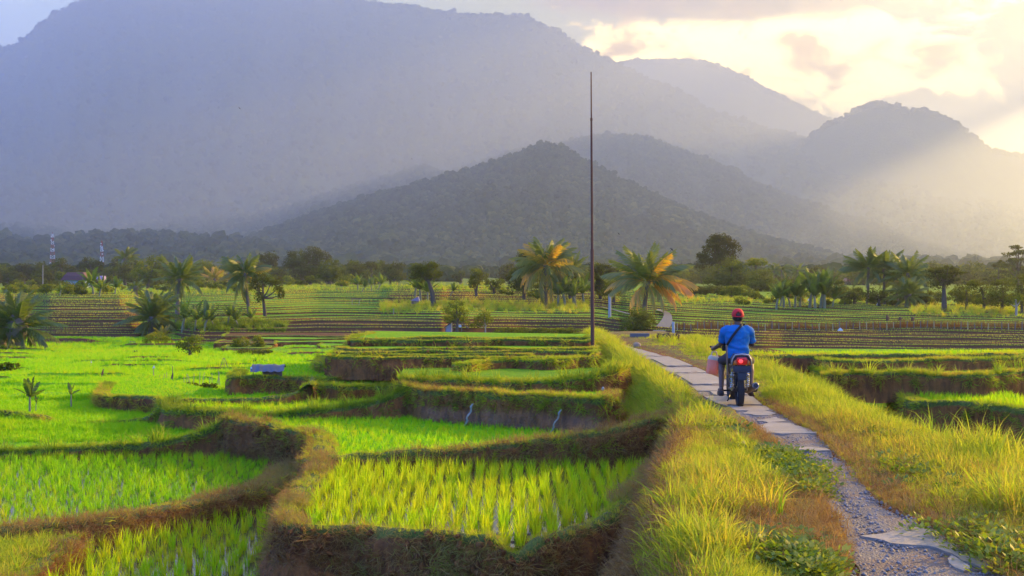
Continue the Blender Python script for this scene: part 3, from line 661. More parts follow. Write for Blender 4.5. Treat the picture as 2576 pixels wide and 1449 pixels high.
def build_path():
    Ys = np.r_[np.arange(6, 26, .1), np.arange(26, 41.5, .2)]; a, b = xl(Ys), xr(Ys); cols = []
    K = 9
    for k in range(K):
        t = k/(K-1); e = .10*fbm1(Ys*1.7+k*0, 3, 3+(k > 4)) if k in (0, K-1) else 0
        x = a+(b-a)*t+e
        cols.append(np.c_[x, Ys, zp(Ys)+.008+.018*fbm2(x*3, Ys*3, 3, 6)-.02*np.exp(-((t-.35)/.14)**2)+.012*np.sin(t*PI)])
    V = np.stack(cols, 1).reshape(-1, 3)
    obj_np('gravel_bed', V, grid_faces(len(Ys), K)[:, ::-1], GRAVEL, path, True)
    # loose stones on the gravel, 4..25 mm
    r = RNG; n = 5200; Y = 10+13.5*r.random(n)**1.6; t = r.beta(1.1, 1.1, n)*1.16-.08; X = xl(Y)+(xr(Y)-xl(Y))*t
    base = np.array([(1, 0, 0), (0, 1, 0), (-1, 0, 0), (0, -1, 0), (0, 0, .8), (0, 0, -.6)], float)
    tr = np.array([(0, 1, 4), (1, 2, 4), (2, 3, 4), (3, 0, 4), (1, 0, 5), (2, 1, 5), (3, 2, 5), (0, 3, 5)])
    sz = .006+.022*r.random(n)**3; V = base[None]*r.uniform(.6, 1.2, (n, 6, 1))*sz[:, None, None]
    an = r.uniform(0, 6.28, n); ca, sa = np.cos(an)[:, None], np.sin(an)[:, None]
    V = np.stack([V[..., 0]*ca-V[..., 1]*sa, V[..., 0]*sa+V[..., 1]*ca, V[..., 2]], 2)+np.c_[X, Y, zp(Y)+.012][:, None, :]
    o = obj_np('loose_gravel', V.reshape(-1, 3), (tr[None]+np.arange(n)[:, None, None]*6).reshape(-1, 3), plain('stone_chips', (.23, .195, .17), .7, .5, 30), path); o['kind'] = 'stuff'
build_path()
def conc_slab(poly, th=.045, lift=.03):
    """piece of broken concrete: traced outline, ragged edge"""
    w = [GP(u, v) for u, v in poly]; pts = []
    for i in range(len(w)):
        p, q = w[i], w[(i+1) % len(w)]; k = max(1, int((q-p).length/.09))
        for j in range(k):
            c = p.lerp(q, j/k); pts.append(Vector((c.x+random.gauss(0, .013), c.y+random.gauss(0, .02), 0)))
    me = MB(); top = [Vector((p.x, p.y, float(zp(p.y))+lift+random.uniform(-.004, .006))) for p in pts]
    n = len(top); o = me._add([p+Vector((0, 0, -th)) for p in top]+top)
    for k in range(n): me.q.append((o+k, o+(k+1) % n, o+n+(k+1) % n, o+n+k))
    for tri in tessellate_polygon([[Vector((p.x, p.y, 0)) for p in pts]]): me.t.append(tuple(o+n+i for i in tri))
    return me.build('concrete_slab', CONC, path)
z3 = lambda L_: [(1717+u/3, 966+v/3) for u, v in L_]
conc_slab(z3([(1340, 1172), (1520, 1150), (1650, 1122), (1760, 1110), (1880, 1120), (1960, 1150), (2080, 1205), (2150, 1260), (2240, 1310), (2340, 1400), (2250, 1410), (2130, 1360), (2030, 1310), (1980, 1280), (1850, 1247), (1720, 1238), (1600, 1232), (1530, 1200), (1440, 1182)]), .05, .028)
conc_slab(z3([(830, 502), (960, 496), (1110, 512), (1120, 522), (980, 524), (850, 520)]), .05, .04)
conc_slab(z3([(545, 345), (640, 305), (800, 312), (900, 340), (1030, 372), (990, 390), (800, 392), (640, 384)]), .05, .035)
conc_slab(z3([(470, 235), (520, 200), (640, 215), (720, 238), (640, 250), (560, 248)]), .04, .03)
conc_slab(z3([(560, 290), (700, 262), (790, 292), (650, 302)]), .04, .03)
conc_slab(z3([(1262, 672), (1330, 664), (1390, 676), (1330, 690), (1270, 690)]), .04, .03)
conc_slab(z3([(2010, 1330), (2060, 1338), (2180, 1420), (2100, 1436), (2020, 1390)]), .05, .035)
def cross_slabs():
    Y = 22.4
    while Y < 40.5:
        ln = random.uniform(.5, 1.7); a, b = float(xl(Y)), float(xr(Y)); w = b-a
        s0 = random.choice((0, 0, .08, .25)); s1 = random.choice((1, 1, .94, .8))
        n = 9; top = []
        for k in range(n+1): top.append((a+w*(s0+(s1-s0)*k/n), Y+random.gauss(0, .035)))
        for k in range(n, -1, -1): top.append((float(xl(Y+ln))+(float(xr(Y+ln))-float(xl(Y+ln)))*(s0+(s1-s0)*k/n), Y+ln+random.gauss(0, .035)))
        m = MB(); lift = random.uniform(.022, .036)
        tp = [Vector((x, y, float(zp(y))+lift)) for x, y in top]; N_ = len(tp); o = m._add([p-Vector((0, 0, .05)) for p in tp]+tp)
        for k in range(N_): m.q.append((o+k, o+(k+1) % N_, o+N_+(k+1) % N_, o+N_+k))
        for tri in tessellate_polygon([[Vector((p.x, p.y, 0)) for p in tp]]): m.t.append(tuple(o+N_+i for i in tri))
        m.build('concrete_slab', CONC, path)
        Y += ln+random.choice((.012, .02, .03, .12, .3))
cross_slabs()

# verge plants
def verge():
    r = RNG
    def strip(n, fa, fb, y0=8.2, y1=40, pw=1.5):
        Y = y0+(y1-y0)*r.random(n)**pw; a, b = fa(Y), fb(Y); X = a+(b-a)*r.random(n); return X, Y
    dry = lambda X, Y: fbm2(X*.55+3, Y*.28, 3, 14)
    # left verge, bright tall grass mixed with straw
    X, Y = strip(9500, lambda y: vl(y)-.28, lambda y: xl(y)-.02); z = zp(Y)+.02-np.clip(vl(Y)+.02-X, 0, 1)*1.2
    D = dry(X, Y)-.12; e = (xl(Y)-X)
    BAG['verge'].add(np.c_[X, Y, z], up_rot(len(X), .3), np.clip(.55+.5*fbm2(X*.8, Y*.5, 3, 9), .25, 1.0)*np.clip(e*1.6, .3, 1)*np.where(Y > 22.5, np.clip(.25+e*.45, .25, 1), 1), .08-.42*np.clip(D*1.6+.08, 0, 1)+.08*np.clip(-D, 0, 1)-.1*(e < .22))
    X, Y = strip(1500, lambda y: vl(y)-.2, lambda y: xl(y)-.42); D = dry(X, Y); k = fbm2(X*.7, Y*.35, 2, 19) > -.12; X, Y, D = X[k], Y[k], D[k]
    k = (Y < 22.5) | (xl(Y)-X > 1.2); X, Y, D = X[k], Y[k], D[k]
    BAG['vergetall'].add(np.c_[X, Y, zp(Y)-np.clip(vl(Y)+.02-X, 0, 1)*1.2], up_rot(len(X), .22), r.uniform(.32, .72, len(X)), .12-.35*np.clip(D*1.5, 0, 1)+r.normal(0, .06, len(X)))
    # left bank below the verge: brown dry grass
    X, Y = strip(5200, lambda y: vl(y)-1.0, lambda y: vl(y)+.1, 9, 26, 1.2); d = np.clip(vl(Y)-X, 0, 2); z = zp(Y)-.04-d*1.9
    BAG['hay'].add(np.c_[X, Y, z], np.c_[r.uniform(.2, 1.6, len(X)), r.normal(0, .4, len(X)), np.full(len(X), -PI/2)+r.normal(0, .6, len(X))], r.uniform(.7, 1.3, len(X)), .12+r.normal(0, .14, len(X)))
    # further left bank, green
    X, Y = strip(5200, lambda y: vl(y)-.75, lambda y: vl(y)+.25, 24, 42, 1); d = np.clip(vl(Y)-X, 0, 2); z = zp(Y)-.03-d*1.3
    BAG['verge'].add(np.c_[X, Y, z], np.c_[r.uniform(-.2, .9, len(X)), r.normal(0, .3, len(X)), np.full(len(X), -PI/2)+r.normal(0, .7, len(X))], r.uniform(.7, 1.3, len(X)), .14+r.normal(0, .08, len(X)))
    # right verge: shorter, drier beside the path, lush at the ditch
    X, Y = strip(11500, lambda y: xr(y)+.02, lambda y: vr(y)+.15); D = dry(X+2, Y+1); e = X-xr(Y); q = e/(vr(Y)-xr(Y))
    z = zp(Y)+.02-np.clip(X-vr(Y)+.02, 0, 1)*1.3; near = smooth01((25-Y)/4)
    BAG['verge'].add(np.c_[X, Y, z], up_rot(len(X), .35), np.clip(.3+.55*smooth01(q*1.4)+.4*fbm2(X*.8, Y*.5, 3, 29), .22, 1.1)*np.where(e < .25, .6, 1)*np.where(Y > 25, .55, 1), .17-near*(.33*np.clip(D*1.5+.22, 0, 1)*(1-.55*smooth01(q*1.1-.25)))+r.normal(0, .05, len(X)))
    X, Y = strip(3000, lambda y: xr(y)+.02, lambda y: xr(y)+1.5, 9, 24, 1.2); D = dry(X+2, Y+1); k = D > -.15; X, Y = X[k], Y[k]
    BAG['hay'].add(np.c_[X, Y, zp(Y)+.03], up_rot(len(X), .5), r.uniform(.35, .8, len(X)), .38+r.normal(0, .12, len(X)))
    X, Y = strip(2600, lambda y: xl(y)-.9, lambda y: xl(y)-.0, 9, 24, 1.2); D = dry(X, Y); k = D > .0; X, Y = X[k], Y[k]
    BAG['hay'].add(np.c_[X, Y, zp(Y)+.03], up_rot(len(X), .5), r.uniform(.35, .8, len(X)), .38+r.normal(0, .12, len(X)))
    X, Y = strip(1500, lambda y: xr(y)+.7*smooth01((26-y)/6)+.12, lambda y: vr(y)+.25, 9, 38, 1.1); k = (fbm2(X*.7+5, Y*.35, 2, 39) > -.2) & ((Y < 25) | (X-xr(Y) > 1.0)); X, Y = X[k], Y[k]
    BAG['vergetall'].add(np.c_[X, Y, zp(Y)-np.clip(X-vr(Y)+.02, 0, 1)*1.3], up_rot(len(X), .2), r.uniform(.35, .78, len(X)), .14+r.normal(0, .08, len(X)))
    # big bright tussocks at the right edge and dark green growth over the ditch
    for px, py, n, rad, s, t in [(2480, 1175, 60, .5, 1.15, .08), (2545, 1160, 90, .6, 1.3, .06), (2560, 1300, 60, .4, 1.2, .02), (1970, 915, 70, .8, .9, .12), (1900, 925, 60, .7, .8, .16), (1990, 965, 70, .6, .8, .16), (2090, 985, 60, .5, .8, .2), (2150, 1000, 60, .4, .8, .22), (1640, 990, 90, .5, .9, .12), (1580, 950, 80, .5, .8, .14), (1715, 1030, 60, .3, .8, .1), (1800, 1290, 50, .35, .95, .0), (1780, 1400, 60, .3, 1.0, .02), (1850, 1230, 30, .3, .8, .02)]:
        c = GP(px, py); X = c.x+r.normal(0, rad*.5, n); Y = c.y+r.normal(0, rad*.9, n)
        zz = zp(Y)-np.clip(X-vr(Y)+.02, 0, 1)*1.2-np.clip(vl(Y)+.02-X, 0, 1)*1.3
        BAG['vergetall'].add(np.c_[X, Y, zz], up_rot(n, .25), s*.82*r.uniform(.6, 1.15, n), t+.04+r.normal(0, .07, n))
    X = r.uniform(0, 1, 1500); Y = r.uniform(19, 27.5, 1500); X = vr(Y)+.05+X*1.1; z = zp(Y)-.05-(X-vr(Y))*.75+.1*fbm2(X*2, Y*2, 2, 5)
    BAG['vergetall'].add(np.c_[X, Y, z], up_rot(len(X), .4), r.uniform(.5, .85, len(X)), .38+r.normal(0, .1, len(X)))
    # leafy weeds
    for px, py, n, rad in [(2250, 1120, 60, .35), (2300, 1200, 30, .3), (2420, 1235, 70, .45), (2480, 1370, 60, .3), (1960, 1160, 70, .3), (2000, 1200, 60, .28), (1990, 1420, 90, .3), (2030, 1440, 40, .2), (1810, 1090, 30, .25), (1850, 1110, 20, .2), (2560, 1440, 40, .3), (2380, 1130, 30, .3), (2030, 1245, 30, .2)]:
        c = GP(px, py); X = c.x+r.normal(0, rad*.5, n); Y = c.y+r.normal(0, rad*1.3, n)
        BAG['weed'].add(np.c_[X, Y, zp(Y)+.03], up_rot(n, .2), r.uniform(.55, 1.1, n), r.normal(.5, .15, n))
verge()
# ---------------------------------------------------------------- valley floor and the far terraces
VY = [8, 24, 27.5, 30, 33, 36, 40, 50, 60, 80, 100, 112, 124, 140]
VZ = [-2.2, -1.7, -1.15, -1.03, -1.03, -1.08, -1.2, -1.65, -2.1, -2.9, -3.4, -3.5, -3.45, -3.6]
def zv(Y): return np.interp(Y, VY, VZ)
def valley_lines(px, Y):
    """low bunds between the small fields of the valley"""
    z = np.zeros(np.broadcast(px, Y).shape); k = 0
    for y0 in (31.6, 35.2, 39.5, 43, 48.5, 53, 60, 66, 73, 80, 87, 95, 104, 111):
        k += 1; c = y0+1.6*fbm1(px/140.0, 3, 50+k); on = smooth01(.5+1.6*fbm1(px/170.0, 2, 70+k))
        d = Y-c; z = z+on*np.where(d > 0, np.exp(-(d/(.25+.010*y0))**2), np.exp(-(d/.10)**2))*(.05+.0028*y0)
    return z
def build_valley():
    Ys = np.r_[np.arange(8, 28, 1.0), np.arange(28, 60, .16), np.arange(60, 141, .32)]
    px = np.arange(-700, 3300, 16.0); PX, YY = np.meshgrid(px, Ys); X = (PX-HX)/F*YY
    Z = zv(YY)+valley_lines(PX, YY)*(YY > 28)+.03*fbm2(X*.5, YY*.5, 3, 3)
    bare = np.exp(-(((PX-185)/110)**2+((HY+(CZ-zv(YY))*F/YY-861)/6)**2)**2)
    green = np.clip(.95-.9*bare-.35*valley_lines(PX, YY)/.15, 0, 1)
    tag(obj_np('valley_floor', np.stack([X, YY, Z], 2).reshape(-1, 3), grid_faces(len(Ys), len(px)), FIELD, None, True, {'green': green, 'bright': np.clip(1-bare-.25*(YY-70)/40*(YY > 70), 0, 1)}), 'low valley floor of bright green rice fields', 'ground', kind='structure')
    n = 15000; Y = 29+31*RNG.random(n)**1.3; p = RNG.uniform(-120, 760, n); X = (p-HX)/F*Y
    BAG['ricelow'].add(np.c_[X, Y, zv(Y)+valley_lines(p, Y)-.02], up_rot(n, .12), RNG.uniform(.45, .85, n), .25+.3*fbm2(X*.3, Y*.25, 3, 12)+RNG.normal(0, .05, n))
    n = 10000; Y = RNG.uniform(27.8, 36, n); p = RNG.uniform(-140, 640, n); X = (p-HX)/F*Y
    BAG['ricelow'].add(np.c_[X, Y, zv(Y)+valley_lines(p, Y)-.02], up_rot(n, .15), RNG.uniform(.35, .7, n), .25+.4*fbm2(X*.3, Y*.25, 3, 12)+RNG.normal(0, .06, n))
    n = 15000; Y = 60+58*RNG.random(n); p = RNG.uniform(-120, 900, n); X = (p-HX)/F*Y
    BAG['ricelow'].add(np.c_[X, Y, zv(Y)+valley_lines(p, Y)-.02], up_rot(n, .12), RNG.uniform(.7, 1.3, n), .25+.3*fbm2(X*.2, Y*.15, 3, 12))
build_valley()
FPX = np.arange(-700, 3300, 8.0); NF = 27
def region_green(px, y):
    g = .70+.15*np.sin(px*.004)+0*y
    def bx(a, b, c, d, v, s=25., sy=4.):
        nonlocal g
        m = smooth01((px-a)/s)*smooth01((b-px)/s)*smooth01((y-c)/sy)*smooth01((d-y)/sy); g = g*(1-m)+v*m
    bx(60, 360, 783, 850, .02); bx(60, 360, 748, 785, .42); bx(440, 1130, 798, 884, .22); bx(300, 1000, 700, 768, .95); bx(640, 960, 765, 800, .95)
    bx(960, 1570, 735, 772, .45); bx(930, 1570, 770, 802, .85); bx(960, 1570, 800, 842, .16); bx(1540, 2900, 700, 812, .72); bx(1560, 2900, 818, 886, .30)
    bx(-400, 130, 740, 850, .55)
    return g
def build_far():
    px = FPX; n = len(px)
    y0 = np.interp(px, [-700, 360, 500, 900, 1500, 1620, 3300], [846, 846, 870, 872, 876, 892, 900])
    ytop = np.interp(px, [-700, 300, 800, 1500, 1700, 2200, 3300], [737, 735, 716, 722, 738, 762, 786])
    lip_y = np.zeros((NF, n)); lip_z = np.zeros((NF, n)); base_Y = np.zeros((NF, n)); lip_Y = np.zeros((NF, n))
    z = np.full(n, -3.5); yprev = None
    for i in range(NF):
        t = i/(NF-1); y = 668+(y0-668)*((ytop-668)/(y0-668))**t
        amp = (y-668)/150
        y = y+amp*(2.6*vn1(px/270.0, i+3)+.9*vn1(px/100.0, i+60)+.18*vn1(px/34.0, i+90))
        if i == 0: yb = y+2
        else:
            y = np.minimum(y, yprev-1.4*amp)
            g = region_green(px, y); f = np.clip(.95-.55*g+.22*vn1(px/190.0, i+30), .22, .88)
            yb = y+f*(yprev-y)
        Yb = (CZ-z)*F/(yb-HY)
        if i: Yb = np.maximum(Yb, lip_Y[i-1]+.15)
        else:
            Yq = np.arange(60, 125, .25); Yb = np.interp(-y, -(HY+(CZ-zv(Yq))*F/Yq), Yq); z = zv(Yb)-.05
        Yl = Yb+.12; zl = CZ-(y-HY)*Yl/F; zl = np.maximum(zl, z+.02)
        base_Y[i] = Yb; lip_Y[i] = Yl; lip_z[i] = zl; lip_y[i] = y; z = zl; yprev = y
    rows = []; gr = []; br = []
    zprev = zv(base_Y[0])-.3
    for i in range(NF):
        g = region_green(px, lip_y[i]); dx = (px-HX)/F
        rows.append(np.stack([dx*base_Y[i], base_Y[i], zprev], 1)); gr.append(g*.95+.1*vn1(px/90., i)); br.append(.25*g)
        rows.append(np.stack([dx*(base_Y[i]+.02), base_Y[i]+.02, zprev+.01], 1)); gr.append(.02+.12*(g > .6)*g); br.append(.0*g)
        zm = zprev+(lip_z[i]-zprev)*.8; Ym = base_Y[i]+.09
        rows.append(np.stack([dx*Ym, Ym, zm], 1)); gr.append(.05+.22*(g > .6)*g); br.append(.0*g)
        rows.append(np.stack([dx*lip_Y[i], lip_Y[i], lip_z[i]], 1)); gr.append(np.full(n, .9)); br.append(np.full(n, .3))
        Yk = lip_Y[i]+.35
        rows.append(np.stack([dx*Yk, Yk, lip_z[i]-.01], 1)); gr.append(g); br.append(.45*g)
        zprev = lip_z[i]
    for Yp in (300, 420, 700, 1300, 2600, 8000):
        Yq = np.maximum(Yp, lip_Y[-1]+1); rows.append(np.stack([dx*Yq, Yq, np.full(n, -1.2 if Yp > 320 else -1.0)], 1)); gr.append(np.full(n, .62)); br.append(np.full(n, 0.))
    V = np.stack(rows, 0).reshape(-1, 3)
    tag(obj_np('hillside_terraces', V, grid_faces(len(rows), n), FIELD, None, False, {'green': np.stack(gr), 'bright': np.stack(br)}), 'far slope stepped into many narrow brown and green terraces', 'terraced slope', kind='structure')
    # grass on every terrace edge
    Vt = []; tip = []; tint = []
    k = 3
    for i in range(NF):
        w = np.diff(px)[0]/F*lip_Y[i]
        for j in range(k):
            s = (j+RNG.random(n))/k-.5; p = px+s*8; Yq = np.interp(p, px, lip_Y[i]); zq = np.interp(p, px, lip_z[i]); x = (p-HX)/F*Yq
            hw = w/k*RNG.uniform(.35, .75, n); h = RNG.uniform(.02, .11, n)*(.6+.5*smooth01((base_Y[i]-110)/60))
            a = np.stack([x-hw, Yq-.03, zq-.04], 1); b = np.stack([x+hw, Yq-.03, zq-.04], 1); c = np.stack([x+RNG.normal(0, .06, n), Yq+RNG.normal(0, .03, n), zq+h], 1)
            Vt.append(np.stack([a, b, c], 1)); tip.append(np.tile([0, 0, 1.], n)); tint.append(np.repeat(np.clip(.14+.22*vn1(p/70., i)+RNG.normal(0, .05, n), -.2, .45), 3))
    Vt = np.concatenate(Vt).reshape(-1, 3)
    tag(obj_np('terrace_edge_grass', Vt, np.arange(len(Vt)).reshape(-1, 3), GRASS, None, False, {'tip': np.concatenate(tip), 'tint': np.concatenate(tint)}), 'bright grass growing along the edges of the far terraces', 'grass', kind='stuff')
    return lip_y, lip_z, lip_Y, base_Y
LY, LZ, LYd, BYd = build_far()
def far(px, py):
    """ground point of the far slope seen at (px, py)"""
    ly = np.array([np.interp(px, FPX, LY[i]) for i in range(NF)]); lz = np.array([np.interp(px, FPX, LZ[i]) for i in range(NF)])
    lY = np.array([np.interp(px, FPX, LYd[i]) for i in range(NF)]); bY = np.array([np.interp(px, FPX, BYd[i]) for i in range(NF)])
    if py >= ly[0]:
        Y = np.arange(29, 118, .25); pyv = HY+(CZ-zv(Y))*F/Y; Yd = float(np.interp(-py, -pyv, Y)); return Vector(((px-HX)/F*Yd, Yd, float(zv(Yd))))
    i = int(np.sum(ly >= py))-1
    if i >= NF-1:
        z = float(lz[-1]); Yd = (CZ-z)*F/max(py-HY, 3.0); Yd = max(Yd, float(lY[-1])); return Vector(((px-HX)/F*Yd, Yd, z if Yd < 290 else -1.1))
    z = float(lz[i]); Yd = (CZ-z)*F/(py-HY); Yd = min(max(Yd, float(lY[i])+.1), float(bY[i+1])-.05)
    return Vector(((px-HX)/F*Yd, Yd, z))

# a base sheet far below and around everything, so nothing opens into the void
tag(obj_np('earth', [(-12900, -900, -4.6), (12900, -900, -4.6), (12900, 15900, -4.6), (-12900, 15900, -4.6)], np.array([(0, 1, 2, 3)]), FIELD, None, False, {'green': np.full(4, .5), 'bright': np.zeros(4)}), 'lower ground under the terraces', 'ground', kind='structure')

# ---------------------------------------------------------------- mountains
def mountain_mat(name, a, b):
    m, w, out = newmat(name); s = w.n('ShaderNodeBsdfPrincipled'); w.l(s.outputs[0], out.inputs[0])
    g = w.n('ShaderNodeNewGeometry'); n = w.noise(g.outputs['Position'], .012, 8, .62); n2 = w.noise(g.outputs['Position'], .06, 5, .6)
    w.l(w.mix(w.rng(w.m('ADD', n, w.m('MULTIPLY', w.m('SUBTRACT', n2, .5), .6)), .35, .68), a, b), s.inputs['Base Color'])
    s.inputs['Roughness'].default_value = 1; s.inputs['Specular IOR Level'].default_value = 0
    bp = w.n('ShaderNodeBump'); bp.inputs['Strength'].default_value = .8; bp.inputs['Distance'].default_value = 14
    w.l(n2, bp.inputs['Height']); w.l(bp.outputs[0], s.inputs['Normal']); return m
MTN = mountain_mat('forested_mountain', (.018, .032, .014), (.055, .080, .026))
HILL = mountain_mat('forested_hill', (.015, .028, .010), (.060, .085, .020))
MT = {}
def mountain(name, label, crest, Yc, Yf, step=12, nt=60, rough=.10, mat=None, jag=1.2, zbase=-3, pw=1.12):
    SEED[0] += 1; sd = SEED[0]
    cx = [c[0] for c in crest]; cyy = [c[1] for c in crest]
    px = np.arange(cx[0], cx[-1]+1, step); y = np.interp(px, cx, cyy)
    for _ in range(2): y[1:-1] = .25*y[:-2]+.5*y[1:-1]+.25*y[2:]
    y = y+jag*fbm1(px/22.0, 3, sd)
    zc = CZ-(y-HY)/F*Yc
    ts = np.r_[np.linspace(0, 1, nt), np.linspace(1.06, 1.8, 10)]
    rows = []
    for t in ts:
        if t <= 1:
            Y = Yf+(Yc-Yf)*t; u = px/90.0+.6*fbm1(np.array([t*3.]), 2, sd)[0]
            sp = vn2(u, t*1.3+0*u, sd)*.6+.4*vn2(u*2.3, t*2.6+0*u, sd+4)+.25*vn2(u*5.1, t*6+0*u, sd+7)
            h = zbase+(zc-zbase)*np.clip(t**pw+rough*sp*np.sin(PI*min(t, 1))*(1-t*.5), 0, 2)
        else:
            Y = Yf+(Yc-Yf)*t; h = zbase+(zc-zbase)*max(0, 1-(t-1)*1.35)
        rows.append(np.stack([(px-HX)/F*Y, np.full(len(px), Y), h], 1))
    V = np.stack(rows, 0)
    o = obj_np(name, V.reshape(-1, 3), grid_faces(len(ts), len(px)), mat or MTN, None, True)
    tag(o, label, 'mountain' if 'mountain' in name else 'hill', kind='structure'); MT[label] = (V, nt, o); return V, nt
m1 = mountain('mountain', 'broad hazy main mountain with its summit in cloud at the left', [(-1500, 420), (-700, 300), (-300, 170), (-100, 145), (0, 122), (40, 114), (80, 76), (130, 36), (200, 2), (300, -24), (420, -30), (560, -24), (700, -12), (860, -2), (1020, 12), (1160, 34), (1320, 38), (1405, 80), (1445, 107), (1492, 131), (1552, 158), (1625, 194), (1712, 231), (1784, 277), (1917, 320), (2017, 343), (2117, 377), (2350, 440), (2576, 482), (2900, 545), (3300, 610)], 8000, 3700, 10, 80, .09)
m2 = mountain('mountain', 'second hazy mountain behind the shoulder of the main one', [(1150, 330), (1350, 215), (1552, 158), (1600, 151), (1650, 149), (1717, 149), (1770, 152), (1795, 158), (1830, 174), (1880, 194), (1912, 213), (1960, 237), (2000, 258), (2047, 280), (2095, 304), (2160, 340), (2300, 420), (2500, 520)], 10500, 8600, 10, 40, .06)
m3 = mountain('mountain', 'golden twin humped mountain at the far right', [(1900, 440), (2000, 375), (2060, 325), (2097, 304), (2120, 298), (2150, 275), (2175, 264), (2207, 256), (2225, 258), (2250, 267), (2280, 277), (2330, 277), (2360, 287), (2395, 304), (2440, 335), (2465, 360), (2480, 370), (2530, 384), (2576, 389), (2700, 420), (3000, 500), (3300, 590)], 7200, 6100, 10, 40, .06)
h1 = mountain('hill', 'dark pointed forest hill in the middle', [(560, 640), (640, 590), (760, 548), (860, 515), (910, 500), (960, 484), (1050, 462), (1110, 445), (1180, 425), (1240, 405), (1300, 386), (1330, 370), (1357, 360), (1376, 357), (1392, 360), (1420, 372), (1460, 394), (1500, 415), (1560, 448), (1650, 490), (1760, 540), (1900, 590), (2100, 640)], 2600, 1300, 6, 46, .16, HILL, 1.0)
h2 = mountain('hill', 'rounded forest hill behind the pointed one', [(760, 570), (900, 512), (1000, 470), (1100, 440), (1200, 408), (1300, 375), (1405, 362), (1440, 350), (1480, 341), (1540, 337), (1600, 340), (1640, 346), (1700, 370), (1770, 396), (1850, 426), (1900, 456), (1970, 486), (2050, 511), (2130, 545), (2200, 562), (2300, 598), (2420, 630), (2600, 655)], 4700, 2600, 6, 46, .18, HILL, 1.0)
h3 = mountain('hill', 'low wooded foothill at the left behind the towers', [(-600, 575), (-300, 566), (0, 562), (60, 560), (130, 566), (200, 578), (300, 572), (400, 552), (480, 545), (560, 540), (640, 532), (700, 520), (780, 500), (850, 478), (920, 462), (1000, 440), (1060, 415), (1110, 430), (1180, 480), (1300, 560), (1400, 620)], 4400, 1850, 6, 50, .20, HILL, 1.0)
h4 = mountain('hill', 'nearer wooded rise at the left edge', [(-500, 600), (-200, 590), (0, 598), (100, 606), (200, 596), (300, 585), (420, 590), (540, 600), (640, 606), (760, 618), (900, 630), (1100, 640), (1400, 648), (1800, 655), (2300, 660), (3000, 664)], 2000, 1050, 6, 34, .22, HILL, .8, -2)

def canopy_mesh(name, seed):
    bm = bmesh.new(); bmesh.ops.create_icosphere(bm, subdivisions=2, radius=1.0); r = np.random.default_rng(seed)
    for v in bm.verts:
        k = .78+.34*float(vn2(np.array([v.co.x*2.3+seed*3]), np.array([v.co.y*2.3+v.co.z*1.7]), seed)[0])+r.normal(0, .05); v.co *= k; v.co.z = v.co.z*.85+.45
    me = bpy.data.meshes.new(name); bm.to_mesh(me); bm.free(); me.materials.append(CANOPY); return me
CANOPY = leafmat('forest_canopy', [(0, (.014, .026, .011)), (.5, (.055, .075, .022)), (1, (.24, .22, .045))], .38, 0, None, 0, .5, 1.5, base=.36)
tset('canopy', [canopy_mesh('canopy_crown', i) for i in range(4)])
def forest(V, nt, n, s0, s1, label, t0=0.0, power=1.0, vis=(-120, 2700)):
    a, b, _ = V.shape; u = (nt-1)*(t0+(1-t0)*RNG.random(n)**power); v = (b-1)*RNG.random(n)
    i = np.clip(u.astype(int), 0, nt-2); j = np.clip(v.astype(int), 0, b-2); fu = (u-i)[:, None]; fv = (v-j)[:, None]
    p = (V[i, j]*(1-fu)+V[i+1, j]*fu)*(1-fv)+(V[i, j+1]*(1-fu)+V[i+1, j+1]*fu)*fv
    pxx = HX+p[:, 0]/p[:, 1]*F; k = (pxx > vis[0]) & (pxx < vis[1]); p = p[k]; n = len(p)
    return p, up_rot(n, .15), np.clip(.78*s0*np.exp(RNG.normal(.1, .42, n)), .4*s0, 1.3*s1), .25*fbm2(p[:, 0]*.004, p[:, 1]*.004, 3, 7)
def forests():
    for (V, nt), n, a, b, t0, nm in ((h1, 24000, 3.5, 7.2, .05, 'dense forest covering the pointed hill'), (h2, 20000, 5.0, 10., .25, 'dense forest covering the rounded hill'), (h3, 19000, 5.6, 12, .1, 'dense forest covering the left foothill'), (h4, 11000, 4.7, 10, 0, 'woods on the nearer rise at the foot of the hills'), (m1, 16000, 11, 22, .1, 'forest on the slopes of the main mountain')):
        p, r, s, t = forest(V, nt, n, a, b, nm, t0); scatter('forest', 'canopy', p, r, s, t, nm, 'forest')
    for (V, nt), nm in ((m1, 'trees along the skyline of the main mountain'), (m2, 'trees along the skyline of the second mountain'), (m3, 'trees along the skyline of the golden mountain')):
        p, r, s, t = forest(V, nt, 2600, 9, 18, nm, .97); scatter('forest', 'canopy', p, r, s, t, nm, 'forest')
    # woods on the plain at the foot of the hills
    n = 2600; Y = 400+300*RNG.random(n); px = RNG.uniform(-150, 2720, n); k = fbm2(px/160, Y/60, 3, 2) > -.12; px, Y = px[k], Y[k]
    p = np.c_[(px-HX)/F*Y, Y, np.full(len(Y), -1.0)]
    scatter('woodland', 'canopy', p, up_rot(len(Y), .15), RNG.uniform(2.0, 4.6, len(Y)), .1*np.sign(RNG.normal(0, 1, len(Y))), 'belt of dark woods on the plain below the hills', 'woodland')
forests()
# ---------------------------------------------------------------- air
def build_haze():
    m = MB(); m.box((0, 7500, 822), (26000, 17000, 1656)); mat, w, out = newmat('haze_air')
    pv = w.n('ShaderNodeVolumePrincipled'); pv.inputs['Color'].default_value = (.71, .79, .95, 1); pv.inputs['Density'].default_value = HAZE_D; pv.inputs['Anisotropy'].default_value = .52
    w.l(pv.outputs[0], out.inputs['Volume'])
    o = m.build('haze', mat); tag(o, 'pale evening haze filling the valley air', 'haze', kind='stuff')
HAZE_D = 2.15e-4
build_haze()

